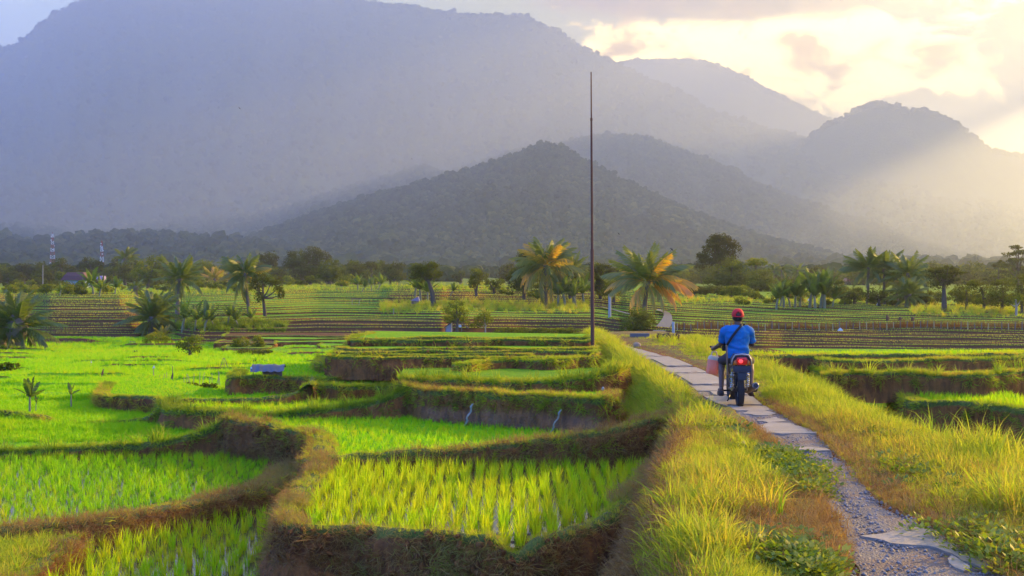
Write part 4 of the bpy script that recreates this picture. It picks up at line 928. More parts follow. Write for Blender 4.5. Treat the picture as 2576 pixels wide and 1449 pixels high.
# ---------------------------------------------------------------- unseen cloud layer, added to shade the valley and shape the light shafts
CLZ = 4900.0
def build_shade_clouds():
    st = 150.0; kx, ky = SUN_DIR.x/SUN_DIR.z*CLZ, SUN_DIR.y/SUN_DIR.z*CLZ
    xs = np.arange(kx-5200, kx+5600, st); ys = np.arange(ky-1600, ky+10500, st); X, Y = np.meshgrid(xs, ys)
    # coverage noise drawn out along the sun's track; gaps cut to light the near fields, foothill and haze
    a = math.atan2(ky, kx); u = (Y+.25*X)/5200; v = (X-.25*Y)/430
    c = .13+.66*fbm2(u, v, 4, 31)+.12*fbm2(X/480, Y/480, 3, 9)+.16*smooth01((kx+300-X)/2200)
    for gx, gy, rx, ry in ((0, 110, 330, 420), (-1850, 3000, 165, 2400), (-620, 2300, 150, 1900), (-1030, 3570, 420, 420), (-1540, 3450, 270, 340), (-700, 3900, 240, 260), (820, 3000, 260, 200), (1050, 4200, 520, 2500), (1950, 7400, 800, 1600)):
        c = c-(1.5 if gx > 1000 else 1.5)*np.exp(-(((X-gx-kx)/rx)**2+((Y-gy-ky)/ry)**2)**2)
    c = c+.9*np.exp(-(((X-kx-60)/520)**2+((Y-ky-1900)/900)**2)**2)  # extra cover added to keep the pointed hill and its air in shade
    th = np.clip(c, 0, .6)*480
    n = len(xs); f = grid_faces(len(ys), n); keep = (c.ravel()[f] > 0).all(1); f = f[keep]
    lo = np.stack([X, Y, CLZ-th*.25+20*fbm2(X/300, Y/300, 3, 4)], 2).reshape(-1, 3); hi = np.stack([X, Y, CLZ+20+th+40*fbm2(X/240, Y/240, 3, 6)], 2).reshape(-1, 3)
    o = obj_np('cloud', np.concatenate([lo, hi]), [f[:, ::-1], f+len(lo)], SHADE_CLOUDM, None, True)  # out of frame; added for its shade and the sun through its gaps
    tag(o, 'added cloud layer out of view, its gaps shaped to steer sun and shade over the valley', 'cloud', kind='structure')
SHADE_CLOUDM = plain('shade_cloud_white', (.75, .75, .76), 1.0, .05, .002, spec=0)
build_shade_clouds()
# ---------------------------------------------------------------- trees, palms, bananas, shrubs
BARK = plain('tree_bark', (.085, .060, .042), .9, .4, 3, bump=.5)
PALEBARK = plain('pale_bark', (.30, .27, .23), .85, .3, 4, bump=.4)
def crown_mesh(clumps, ls, dens, seed, tint=.3, dtint=.0):
    """clumps: (x, y, z, rx, ry, rz) in metres; many leaf sized faces spread mostly near each clump's surface"""
    r = np.random.default_rng(seed); Vs = []; Ts = []
    for c in clumps:
        x, y, z, rx, ry, rz = c[:6]; tc = tint+(c[6] if len(c) > 6 else 0)+r.normal(0, .05)
        area = 4*PI*((rx*ry)**1.6/3+(rx*rz)**1.6/3+(ry*rz)**1.6/3)**(1/1.6)
        n = max(30, int(1.7*dens*area/(ls*ls)))
        d = r.normal(0, 1, (n, 3)); d /= np.linalg.norm(d, axis=1)[:, None]
        q = 1-.55*r.random(n)**2.2; lump = 1+.22*np.array(vn2(d[:, 0]*2.4+seed, d[:, 1]*2.4+d[:, 2]*1.9, seed))
        p = d*(q*lump)[:, None]*np.array([rx, ry, rz])+np.array([x, y, z])
        nn = d+r.normal(0, .55, (n, 3)); nn /= np.linalg.norm(nn, axis=1)[:, None]
        a = np.cross(nn, r.normal(0, 1, (n, 3))); a /= np.linalg.norm(a, axis=1)[:, None]+1e-9; b = np.cross(nn, a)
        s = ls*r.uniform(.5, 1.25, n)[:, None]
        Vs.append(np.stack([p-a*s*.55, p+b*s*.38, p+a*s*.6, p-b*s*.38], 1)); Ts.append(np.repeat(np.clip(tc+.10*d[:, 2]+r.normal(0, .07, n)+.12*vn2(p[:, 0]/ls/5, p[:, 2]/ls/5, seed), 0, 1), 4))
    V = np.concatenate(Vs); n = len(V)
    return mesh_np('crown', V.reshape(-1, 3), np.arange(n*4).reshape(-1, 4), LEAF, False, {'tint': np.concatenate(Ts)})
TN = [0]
def tree(label, base, clumps, trunk=None, tint=.3, ls=None, dens=.55, name='broadleaf_tree', cat='tree', group=None, bark=None, tw=None, Y=None, limbs=True):
    """base: picture position of the foot; clumps: (px, py, rx, ry[, tint]) in picture units"""
    TN[0] += 1; b = far(*base) if Y is None else Vector(((base[0]-HX)/F*Y, Y, CZ-(base[1]-HY)/F*Y)); k = b.y/F
    root = empty(name, b, 0, label, cat, group)
    ls_ = ls or max(.10, k*3.4)
    cl = []
    for c in clumps:
        cl.append(((c[0]-base[0])*k, random.uniform(-.35, .35)*c[2]*k, (base[1]-c[1])*k, c[2]*k*1.36, c[2]*k*1.2, c[3]*k*1.32, c[4] if len(c) > 4 else 0))
    if trunk is None and len(clumps) > 1:
        tp = max(c[2]+c[5] for c in cl); mx = max(c[3] for c in cl); cl.append((sum(c[0] for c in cl)/len(cl)*.6, 0, tp*.30, mx*1.0, mx*.9, tp*.27, .02))
    sub = []
    for c in cl:   # break each clump into several smaller ones for an uneven outline
        sub.append((c[0], c[1], c[2], c[3]*.78, c[4]*.78, c[5]*.78, c[6]))
        for _ in range(6):
            a = random.uniform(0, 2*PI); e = random.uniform(-.5, .95); q = .66
            sub.append((c[0]+math.cos(a)*math.cos(e)*c[3]*q, c[1]+math.sin(a)*math.cos(e)*c[4]*q, c[2]+math.sin(e)*c[5]*q, c[3]*random.uniform(.26, .45), c[4]*.4, c[5]*random.uniform(.26, .42), c[6]+random.uniform(-.06, .10)))
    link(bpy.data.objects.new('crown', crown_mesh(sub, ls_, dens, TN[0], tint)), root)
    m = MB(); tw = tw or max(.08, k*5)
    top = trunk or [(clumps[0][0], clumps[0][1])]
    pts = [(0, 0, -.25)]+[((t[0]-base[0])*k, 0, (base[1]-t[1])*k) for t in top]
    if len(pts) == 2: pts = [pts[0], (pts[1][0]*.35+random.uniform(-.05, .05), 0, pts[1][2]*.45), pts[1]]
    m.tube(pts, [tw*(1-.7*i/(len(pts)-1)) for i in range(len(pts))], 8)
    if limbs:
        j = len(pts)//2
        for c in cl[:7]:
            st = Vector(pts[j]); en = Vector(c[:3]); mid = st.lerp(en, .5)+Vector((0, 0, -.1*(en-st).length)); m.tube([st, mid, en], [tw*.5, tw*.32, tw*.12], 6)
    m.build('trunk', bark or BARK, root, True)
    return root
def frond_mesh(seed, droop=.9, n=26, L=1.0, wl=.26, hang=.7, tint=.4, oneside=0.0):
    """a palm leaf along +X: curved midrib and two rows of leaflets"""
    r = np.random.default_rng(seed); V = []; Q = []; T = []; tn = []
    ts = np.linspace(0, 1, 9); an = droop*ts**1.4; dx = np.r_[0, np.cumsum(np.cos((an[1:]+an[:-1])/2))]/8*L; dz = -np.r_[0, np.cumsum(np.sin((an[1:]+an[:-1])/2))]/8*L
    for i, t in enumerate(ts):
        w = .018*(1-.8*t); V += [(dx[i], -w, dz[i]), (dx[i], w, dz[i]), (dx[i], 0, dz[i]+w*.8)]; tn += [tint+.15]*3
    for i in range(8):
        o = i*3; Q += [(o, o+3, o+5, o+2), (o+2, o+5, o+4, o+1)]
    for j in range(n):
        t = .16+.84*j/(n-1); x = np.interp(t, ts, dx); z = np.interp(t, ts, dz); a = np.interp(t, ts, an)
        l = wl*(math.sin(PI*min(1, .12+t*.92))**.6+.12)*r.uniform(.8, 1.12)
        for sd in (-1, 1):
            fw = .55+r.normal(0, .10); hg = hang*(.5+t*.5)+r.normal(0, .12)+(oneside if sd > 0 else -oneside*.4)
            d = Vector((math.cos(a)*fw, sd*.75*max(.12, 1-hg*.7), -math.sin(a)*fw-hg)).normalized()
            w = Vector((math.cos(a), 0, -math.sin(a)))*.017; o = len(V); p = Vector((x, 0, z)); m_ = p+d*l*.55; e = p+d*l+Vector((0, 0, -.10*l*hang))
            V += [tuple(p-w*.6), tuple(p+w*.6), tuple(m_+w), tuple(m_-w), tuple(e)]; Q.append((o, o+1, o+2, o+3)); T.append((o+3, o+2, o+4)); tn += [tint+r.normal(0, .05)]*5
    return mesh_np('frond', V, [np.array(Q), np.array(T)], PALM, False, {'tint': np.clip(tn, 0, 1)})
FR = {}
def frond(kind, tint):
    k = (kind, round(tint, 1))
    if k not in FR:
        p = {'coco': (1.0, 38, .26, .75), 'up': (.6, 38, .24, .55), 'oil': (.85, 40, .24, .5), 'wind': (1.1, 38, .30, 1.0), 'hang': (1.5, 36, .24, 1.0)}[kind]
        FR[k] = [frond_mesh(len(FR)*5+i, p[0], p[1], 1.0, p[2], p[3], tint) for i in range(3)]
    return random.choice(FR[k])
PTRUNK = plain('palm_trunk', (.16, .12, .085), .9, .4, 5, bump=.6)
def palm(label, base, crown, length, n=18, kind='coco', tint=.4, wind=0.0, lift=.35, group=None, tw=5, extra=(), name='coconut_palm', dead=.0, spread=1.0, Y=None):
    b = far(*base) if Y is None else Vector(((base[0]-HX)/F*Y, Y, CZ-(base[1]-HY)/F*Y)); k = b.y/F
    root = empty(name, b, 0, label, 'palm tree', group)
    top = Vector(((crown[0]-base[0])*k, 0, (base[1]-crown[1])*k))
    m = MB(); q = [Vector((0, 0, -.2)), top*.35+Vector((-.12*top.x+random.uniform(-.1, .1), 0, 0)), top*.75, top]
    r0 = tw*k*.6; m.tube(q, [r0*1.3, r0, r0*.85, r0*.9], 8); m.ball(top, (r0*1.5, r0*1.5, r0*2.0), 8, 5)
    m.build('trunk', PTRUNK, root, True)
    L = length*k*1.36
    def put(az, el, l, kd, tn, roll=0):
        o = link(bpy.data.objects.new('frond', frond(kd, tn)), root); o.location = top
        o.rotation_euler = Euler((roll, -el, az), 'XYZ'); o.scale = (l, l, l)
        return o
    for i in range(int(n*1.35)):
        az = i*2.39996+random.uniform(-.2, .2); u = (i+.5)/int(n*1.35); el = math.radians(80-(105*u**1.1)*spread)+random.uniform(-.12, .12)
        if wind:
            v = Vector((math.cos(az), math.sin(az), 0)); v = (v+Vector((wind, .0, 0))); az = math.atan2(v.y, v.x)
        tn = tint+(.35 if random.random() < dead*u*1.6 else 0)+random.uniform(-.08, .08)
        put(az, el+lift*.3, L*random.uniform(.85, 1.08)*(.85 if u < .15 else 1), kind if u < .8 else 'hang', min(.95, max(0, tn)), random.uniform(-.25, .25))
    for (az, el, f, kd, tn) in extra: put(math.radians(az), math.radians(el), L*f, kd, tn)
    return root
def leaf_mesh(seed, droop, torn=.5, tint=.3):
    """banana leaf along +X with a fold along the midrib and torn edges"""
    r = np.random.default_rng(seed); V = []; Q = []; tn = []; N_ = 12
    x = z = 0; rows = []
    for i in range(N_+1):
        t = i/N_; a = droop*t**1.5; w = .15*(math.sin(PI*min(.98, .05+t*.95))**.55)
        if i: x += math.cos(a)/N_; z -= math.sin(a)/N_
        rows.append((x, z, w))
    for i in range(N_):
        (x0, z0, w0), (x1, z1, w1) = rows[i], rows[i+1]
        for sd in (-1, 1):
            g = .18 if r.random() < torn else .0; dz = -.35*r.uniform(.2, 1.2); o = len(V); xe = x0+(x1-x0)*(1-g)
            V += [(x0, 0, z0), (x1, 0, z1), (xe, sd*w1, z1+w1*dz), (x0+g*.02, sd*w0, z0+w0*dz)]; Q.append((o, o+1, o+2, o+3)); tn += [tint+r.normal(0, .06)]*4
    return mesh_np('leaf', V, np.array(Q), BANANA, False, {'tint': np.clip(tn, 0, 1)})
BLF = [leaf_mesh(i, (.3, .6, .9, .5, 1.4)[i], .5, (.15, .3, .4, .55, .75)[i]) for i in range(5)]
PSEUDO = plain('banana_stem', (.20, .19, .10), .7, .4, 6)
def banana(label, base, h, n=7, lean=0, group=None, Y=None, leaf=1.0, name='banana_plant', dark=0, upright=.5):
    b = far(*base) if Y is None else Vector(((base[0]-HX)/F*Y, Y, CZ-(base[1]-HY)/F*Y)); k = b.y/F
    root = empty(name, b, 0, label, 'banana plant', group); H = h*k*1.2; st = H*.36
    m = MB(); m.tube([(0, 0, -.1), (lean*k*.4, 0, st*.6), (lean*k, 0, st)], [H*.042, H*.034, H*.026], 8); m.build('stem', PSEUDO, root, True)
    for i in range(n):
        o = link(bpy.data.objects.new('leaf', BLF[min(4, int(random.choice((0, 0, 1, 1, 2, 2, 3, 4))*(1-.6*dark)))]), root); o.location = (lean*k, 0, st*.97)
        el = math.radians(86-(i/n)**1.2*70*(1.3-upright*.7)); o.rotation_euler = Euler((random.uniform(-.4, .4), -el, i*2.4+random.uniform(-.3, .3)), 'XYZ')
        s = H*.66*leaf*random.uniform(.8, 1.1); o.scale = (s, s, s)
    return root
def shrub(label, base, clumps, tint=.6, name='shrub', cat='shrub', group=None, Y=None, ls=None, tw=None, dens=.5):
    return tree(label, base, clumps, None, tint, ls, dens, name, cat, group, None, tw, Y)

# --- band of trees on the left
G1 = 'dark trees along the far plain'
far_row = [((20, 716), [(18, 690, 22, 18), (5, 700, 18, 14)], 'dark tree at the far left edge of the picture'),
 ((60, 712), [(52, 676, 20, 14), (72, 684, 18, 14)], 'grey green tree just left of the taller radio tower'),
 ((100, 716), [(100, 680, 17, 20), (92, 694, 14, 12)], 'dark oval tree in front of the taller radio tower'),
 ((132, 716), [(130, 682, 14, 18), (138, 696, 12, 12)], 'dark narrow tree just right of the taller radio tower'),
 ((165, 712), [(150, 664, 18, 15), (172, 680, 16, 13)], 'faint grey tree behind the red roofed house'),
 ((232, 716), [(226, 664, 20, 16), (246, 672, 15, 16), (212, 678, 14, 14)], 'reddish brown domed tree left of the shorter radio tower'),
 ((288, 722), [(287, 662, 10, 12), (289, 680, 10, 12)], 'slim dark columnar tree between the shorter tower and the tall palm'),
 ((335, 708), [(330, 668, 16, 14)], 'small dark tree right behind the tall left palm'),
 ((428, 702), [(424, 672, 14, 10), (442, 680, 12, 10)], 'low dark tree right of the reddish left tree'),
 ((664, 706), [(662, 651, 16, 15), (684, 646, 14, 16), (675, 664, 20, 12)], 'two lobed dark tree behind the drooping palm')]
for b_, c_, l_ in far_row: tree(l_, b_, c_, None, .12, group=G1, Y=330, dens=.6)
tree('large wide dark tree with a flat domed top left of centre', (770, 716), [(728, 664, 20, 18), (752, 648, 24, 20), (785, 644, 26, 22), (812, 656, 20, 22), (770, 672, 40, 22)], None, .16, Y=310, dens=.6)
tree('round bushy dark green tree right under the large domed tree', (830, 718), [(828, 674, 24, 24), (818, 688, 20, 18), (842, 690, 18, 18)], None, .26, Y=255)
tree('tall reddish green tree right of the tall left palm', (370, 728), [(392, 660, 20, 18, .05), (366, 668, 18, 16, .25), (350, 690, 20, 18, .2), (380, 692, 22, 20, .1), (398, 684, 12, 18)], None, .35)
for i, (b_, c_, l_) in enumerate([((892, 712), [(890, 668, 16, 14), (880, 680, 14, 12)], 'dark spreading tree right of the round bushy tree'), ((936, 712), [(934, 672, 15, 16)], 'upright dark tree in the middle of the far row left of the mushroom shaped tree'), ((985, 714), [(972, 678, 20, 14), (1000, 674, 20, 15), (985, 690, 24, 12)], 'broad brownish tree just left of the mushroom shaped tree'), ((1160, 716), [(1160, 690, 9, 10), (1146, 696, 8, 8)], 'tiny faint tree in the gap right of the mushroom shaped tree')]): tree(l_, b_, c_, None, .14, group=G1, Y=300, dens=.6)
tree('mushroom shaped tree with a rounded crown on a leaning brown trunk', (1092, 771), [(1050, 676, 22, 16), (1076, 672, 24, 17), (1094, 688, 15, 18), (1062, 692, 26, 16)], [(1088, 735), (1078, 705), (1070, 690)], .30, dens=.6, tw=.28)
tree('small round tree alone on the terraces left of the big palm', (1198, 742), [(1196, 700, 16, 17), (1204, 690, 13, 12), (1190, 712, 13, 11)], [(1197, 722)], .36)
tree('low tree with two rounded lobes beside the small round tree', (1246, 738), [(1232, 712, 13, 10), (1256, 710, 14, 11)], None, .34)
tree('small crown on a thin stem behind the small round tree', (1212, 722), [(1200, 684, 18, 8), (1218, 694, 12, 9)], None, .3, Y=250)
tree('dense dark tree behind the left side of the big palm', (1318, 752), [(1322, 648, 20, 22), (1340, 640, 20, 22), (1300, 694, 24, 24), (1330, 690, 30, 30), (1296, 716, 20, 18), (1350, 665, 26, 28)], None, .24, dens=.6)
tree('dense green tree behind the right side of the big palm', (1436, 752), [(1420, 656, 22, 24), (1442, 672, 16, 20), (1410, 690, 24, 22), (1440, 704, 22, 20)], None, .30)
tree('flat topped dark tree right behind the tall pole', (1512, 752), [(1496, 672, 20, 14), (1514, 676, 20, 14), (1536, 684, 10, 10), (1506, 696, 30, 16, .15), (1520, 716, 24, 16, .2)], None, .22)
tree('leafy mid green tree between the pole and the orange palm', (1545, 760), [(1540, 715, 24, 16), (1562, 700, 14, 18), (1530, 734, 24, 12)], None, .42, dens=.35)
tree('tall dark layered tree right of the orange palm', (1808, 742), [(1812, 600, 24, 14), (1836, 612, 18, 14), (1796, 612, 18, 14), (1850, 628, 15, 18), (1788, 630, 18, 16), (1766, 650, 14, 14), (1780, 660, 20, 14), (1812, 634, 14, 18), (1758, 668, 12, 14), (1840, 640, 12, 10), (1822, 622, 26, 18), (1786, 650, 30, 18), (1818, 655, 30, 20), (1800, 606, 20, 14)], [(1806, 700), (1804, 660), (1806, 632)], .06, dens=.5, Y=205, tw=.42)
tree('lower rounded green tree in front of the tall dark layered tree', (1835, 740), [(1842, 668, 22, 22), (1826, 690, 30, 28), (1866, 690, 22, 26), (1796, 706, 26, 20), (1856, 714, 30, 22)], None, .30, Y=198)
tree('flat umbrella shaped yellow green tree above the hedge', (1898, 730), [(1906, 656, 24, 7), (1890, 662, 16, 6), (1920, 664, 14, 6), (1900, 664, 22, 5)], [(1896, 700), (1902, 668)], .62, dens=.4, Y=200, tw=.18)
tree('rounded green tree under the umbrella shaped tree', (1912, 742), [(1916, 698, 28, 20), (1934, 716, 16, 20), (1900, 716, 24, 22), (1924, 728, 22, 14)], None, .40, Y=195)
tree('broad tree with flat spreading branches at the right', (2376, 784), [(2376, 680, 34, 8), (2348, 682, 18, 6), (2408, 686, 18, 5), (2370, 698, 32, 14), (2364, 716, 26, 14), (2400, 704, 12, 6), (2386, 672, 10, 6)], [(2375, 745), (2374, 715), (2376, 690)], .14, dens=.45, tw=.26)
tree('tall tiered pine like tree cut by the right edge', (2560, 760), [(2556, 622, 14, 6), (2570, 636, 24, 7), (2540, 640, 16, 6), (2566, 656, 28, 8), (2530, 668, 20, 6), (2570, 676, 26, 8), (2552, 690, 26, 9)], [(2561, 700), (2562, 620)], .10, dens=.5, Y=240, tw=.28)
tree('small tiered pine like tree just left of the tall tiered one', (2508, 752), [(2513, 668, 14, 5), (2519, 660, 8, 5), (2494, 704, 20, 6), (2512, 698, 16, 6), (2522, 684, 12, 5)], [(2509, 712), (2514, 662)], .08, dens=.5, Y=245, tw=.16)
tree('slender tree with a white trunk at the lower right edge', (2557, 793), [(2552, 752, 20, 9), (2538, 762, 14, 8), (2570, 748, 12, 9)], [(2557, 770), (2556, 752)], .5, bark=PALEBARK, dens=.35, tw=.12)
wd = [((2432, 776), [(2430, 728, 26, 20), (2412, 745, 20, 18)], 'rounded olive tree right of the flat branched tree'), ((2476, 780), [(2470, 722, 28, 18), (2488, 738, 22, 20)], 'rounded olive tree left of the small pine like tree'), ((2520, 784), [(2524, 724, 28, 22), (2506, 742, 24, 20)], 'rounded olive tree below the small pine like tree'), ((2572, 786), [(2570, 712, 30, 26), (2580, 740, 26, 24)], 'tall olive tree at the right edge under the tiered tree'), ((2330, 772), [(2330, 742, 20, 16), (2316, 752, 18, 14)], 'low olive tree left of the flat branched tree'), ((2212, 770), [(2208, 738, 22, 16), (2188, 744, 16, 14), (2232, 744, 16, 14)], 'low green tree under the right palms'), ((2150, 764), [(2150, 738, 22, 16), (2130, 744, 18, 12)], 'low green tree under the red roof on the right'), ((1976, 742), [(1970, 712, 22, 16), (1992, 722, 16, 14)], 'dark low tree under the three little palms'), ((2110, 752), [(2112, 718, 20, 16), (2090, 728, 16, 12)], 'dim tree behind the right banana plants')]
for b_, c_, l_ in wd: tree(l_, b_, c_, None, .30, group='woods on the right edge of the terraces', dens=.42)
tree('leafy tree growing over the little hut', (1150, 846), [(1148, 764, 17, 14), (1138, 780, 20, 14), (1160, 784, 18, 16), (1146, 800, 26, 12, .12), (1128, 802, 14, 12, .2), (1170, 806, 14, 10, .2)], [(1150, 810), (1149, 775)], .50, dens=.36)
tree('small green tree with a pale stem right of the hut', (1222, 846), [(1220, 790, 15, 12, .15), (1210, 806, 18, 14), (1228, 802, 13, 13), (1200, 816, 18, 10)], [(1221, 822), (1219, 800)], .45, bark=PALEBARK, dens=.4, tw=.07)
tree('drooping dark tree leaning right of the windswept palm', (668, 796), [(660, 700, 18, 14), (684, 704, 18, 15), (700, 724, 14, 18), (708, 740, 8, 14), (646, 716, 16, 18), (652, 748, 14, 20)], [(662, 750), (662, 715)], .22, dens=.45)
tree('feathery light green tree above the left terraces', (478, 898), [(470, 862, 22, 14), (492, 860, 18, 16), (456, 874, 16, 12), (484, 880, 24, 12)], [(478, 880), (476, 866)], .52, dens=.34)
shrub('bright green bush left of the feathery tree', (398, 872), [(392, 850, 24, 14, .1), (412, 858, 18, 12), (376, 862, 16, 10)], .62)
shrub('round yellow green bush on the brown terraces', (612, 884), [(610, 862, 20, 14), (596, 872, 14, 10)], .66)
shrub('taller yellow green bush beside the round yellow one', (650, 884), [(648, 856, 14, 14), (656, 870, 16, 12), (640, 878, 14, 8)], .68)
shrub('dark low thicket at the foot of the yellow bushes', (640, 896), [(630, 888, 30, 8), (660, 888, 20, 8)], .35)
shrub('dark bush under the small left oil palm', (390, 832), [(385, 818, 20, 12), (368, 824, 14, 8)], .2)
shrub('low green bush at the left edge above the field', (14, 938), [(10, 922, 18, 10), (34, 924, 16, 10), (-10, 926, 18, 10)], .42)
hg = [(1270, 840, 'leftmost bush of the low green row right of the hut', .4), (1310, 841, 'second bush of the low green row right of the hut', .48), (1352, 842, 'middle bush of the low green row right of the hut', .42), (1396, 842, 'fourth bush of the low green row right of the hut', .5), (1436, 842, 'rightmost bush of the low green row right of the hut', .45)]
for x, y, l_, t_ in hg: shrub(l_, (x, y+4), [(x, y-9, 24, 9), (x-14, y-4, 16, 8)], t_, group='low bushes right of the hut')
shrub('big leafy dark green shrub at the bend of the path', (1606, 846), [(1590, 806, 26, 20), (1624, 806, 24, 20), (1606, 788, 26, 18), (1580, 828, 20, 16), (1632, 828, 16, 16), (1606, 824, 26, 20)], .40, dens=.45)
hd = [(1745, 738, 'left end of the clipped hedge under the layered tree', .16), (1775, 738, 'middle piece of the clipped dark hedge under the layered tree', .14), (1806, 738, 'right end of the clipped dark hedge under the layered tree', .18)]
for x, y, l_, t_ in hd: shrub(l_, (x, y+4), [(x, y-10, 20, 10), (x-12, y-6, 14, 9)], t_, name='hedge', group='hedge under the layered tree')
for x, l_, t_ in ((1840, 'pale green bush right of the dark hedge', .5), (1872, 'pale yellow green bush below the umbrella tree', .58)): shrub(l_, (x, 748), [(x, 730, 22, 12), (x-14, 736, 14, 8)], t_)
for x, y, w_, l_, t_ in ((170, 738, 26, 'bright green bush left of the house door', .62), (120, 736, 24, 'pale green bush left of the red roofed house', .58), (70, 738, 26, 'yellowish bush below the left dark trees', .6), (30, 736, 24, 'yellowish bush at the left edge of the tree line', .6), (205, 742, 18, 'dark bush before the house wall', .3), (262, 736, 18, 'yellow green bush right of the house', .68), (400, 718, 18, 'yellow green bush right of the reddish tree', .62), (455, 712, 26, 'olive bush behind the windswept palm', .5), (500, 716, 20, 'yellow bush behind the left terraces', .7), (720, 706, 26, 'green bush below the far domed tree', .5), (860, 712, 20, 'green bush at the foot of the round tree', .5)): shrub(l_, (x, y), [(x, y-11, w_*.8, 11), (x-w_*.5, y-7, w_*.5, 8), (x+w_*.5, y-6, w_*.5, 7)], t_, group='bushes along the tree line')
for x, y, l_ in ((402, 974, 'dark round bush at the left end of the bamboo stakes'), (478, 976, 'wide dark bush in the middle of the bamboo stakes'), (528, 977, 'dark bush at the right end of the bamboo stakes')): shrub(l_, (x, y+3), [(x, y-7, 18, 8), (x-10, y-4, 12, 6)], .28, Y=39.2, ls=.05)
for x, y, l_ in ((1960, 972, 'x'),): pass
# --- palms
palm('tall slim palm blown to the right above the tree line', (318, 708), (314, 648), 34, 16, 'wind', .42, .7, .5, tw=5)
palm('windswept palm with an upright plume at the left', (447, 812), (452, 704), 54, 18, 'up', .38, .25, .4, tw=9, extra=[(20, 60, 1.0, 'up', .3), (60, 75, 1.05, 'up', .3), (-30, 70, 1, 'up', .4), (180, -50, .9, 'hang', .5), (0, -60, .9, 'hang', .55)])
palm('drooping palm with a bushy head left of centre', (628, 792), (617, 692), 56, 22, 'wind', .36, .0, .1, tw=7, dead=.3, extra=[(80, 75, .9, 'up', .3), (40, 68, .9, 'up', .4), (200, -70, 1.1, 'hang', .45), (160, -60, 1.1, 'hang', .5)])
palm('big green palm with yellowing lower leaves in the middle', (1374, 770), (1373, 672), 76, 26, 'coco', .42, .0, .3, tw=8, dead=.3, extra=[(75, 70, 1.0, 'coco', .4), (20, 55, 1, 'coco', .4), (-10, -10, 1.0, 'coco', .65), (190, 5, 1, 'coco', .6), (-140, -50, 1, 'hang', .68), (-60, -40, 1, 'hang', .68)])
palm('palm with bright orange dying leaves beside the path', (1622, 790), (1628, 712), 88, 15, 'up', .45, .0, .3, tw=10, dead=.2, spread=.62, extra=[(-10, 45, 1.1, 'coco', .5), (5, 22, 1.15, 'wind', .85), (-25, 14, 1.1, 'wind', .95), (12, 4, 1.0, 'hang', .9), (-50, -15, .85, 'hang', .85), (-15, -8, .95, 'hang', .95), (-70, -25, .8, 'hang', .75), (170, 35, 1.05, 'wind', .55), (185, 10, .9, 'wind', .6), (200, -25, .85, 'hang', .75), (230, -25, .8, 'hang', .8), (-100, 20, .8, 'coco', .62), (-80, 40, .8, 'coco', .55), (40, 20, .9, 'coco', .6), (-40, 30, .9, 'coco', .7)])
palm('dark oil palm with a thick trunk at the left edge', (44, 884), (42, 828), 92, 28, 'oil', .26, .0, .45, tw=34, name='oil_palm')
palm('second oil palm cut by the left picture edge', (2, 880), (0, 838), 84, 22, 'oil', .24, .0, .4, tw=28, name='oil_palm')
palm('bushy oil palm on the brown terraces left of centre', (383, 838), (384, 806), 72, 26, 'oil', .28, .12, .5, tw=14, name='oil_palm')
palm('small far palm above the yellow fronds', (575, 706), (575, 668), 26, 14, 'coco', .45, .0, .3, tw=4, Y=300)
palm('yellowing clump of palm leaves at the tree line left of centre', (540, 720), (540, 706), 38, 16, 'up', .72, .1, .5, tw=6, Y=290, name='yellow_palm')
palm('pale palm just left of the pole', (1446, 756), (1440, 676), 38, 15, 'up', .5, .0, .4, tw=4)
palm('leftmost of the three little palms right of the umbrella tree', (1947, 742), (1947, 684), 22, 12, 'wind', .35, -.4, .3, tw=3, group='little palms right of the umbrella tree', Y=260)
palm('middle of the three little palms right of the umbrella tree', (1968, 742), (1966, 682), 24, 13, 'wind', .35, .4, .3, tw=3, group='little palms right of the umbrella tree', Y=260)
palm('rightmost of the three little palms with spread star leaves', (2008, 742), (2007, 682), 25, 13, 'coco', .35, .0, .3, tw=3, group='little palms right of the umbrella tree', Y=260)
palm('first of the tall right palms with leaves bent left', (2182, 764), (2184, 678), 54, 17, 'up', .34, -.25, .4, tw=6, group='tall palms on the right', extra=[(175, 25, 1.1, 'wind', .4), (190, 45, 1, 'wind', .4)])
palm('second tall right palm with upright leaves', (2226, 764), (2224, 680), 52, 15, 'up', .36, .1, .4, tw=6, group='tall palms on the right')
palm('bushy right palm between the second and fourth', (2260, 766), (2256, 702), 48, 18, 'coco', .36, .0, .3, tw=6, group='tall palms on the right')
palm('fourth tall right palm with an arching right leaf', (2286, 768), (2284, 692), 54, 17, 'up', .40, .25, .4, tw=6, group='tall palms on the right', extra=[(0, 30, 1.1, 'wind', .45), (-20, 10, 1.1, 'wind', .5)])
palm('low round oil palm right of the tall palms', (2284, 772), (2284, 746), 48, 24, 'oil', .34, .0, .4, tw=12, name='oil_palm')
palm('short shaggy palm stump with leaves right of the house', (342, 742), (342, 726), 22, 14, 'oil', .3, .0, .3, tw=8, name='oil_palm')
palm('young bright palm sprout below the left oil palms', (410, 850), (410, 842), 26, 10, 'up', .6, .0, .5, tw=3, name='palm_sprout')
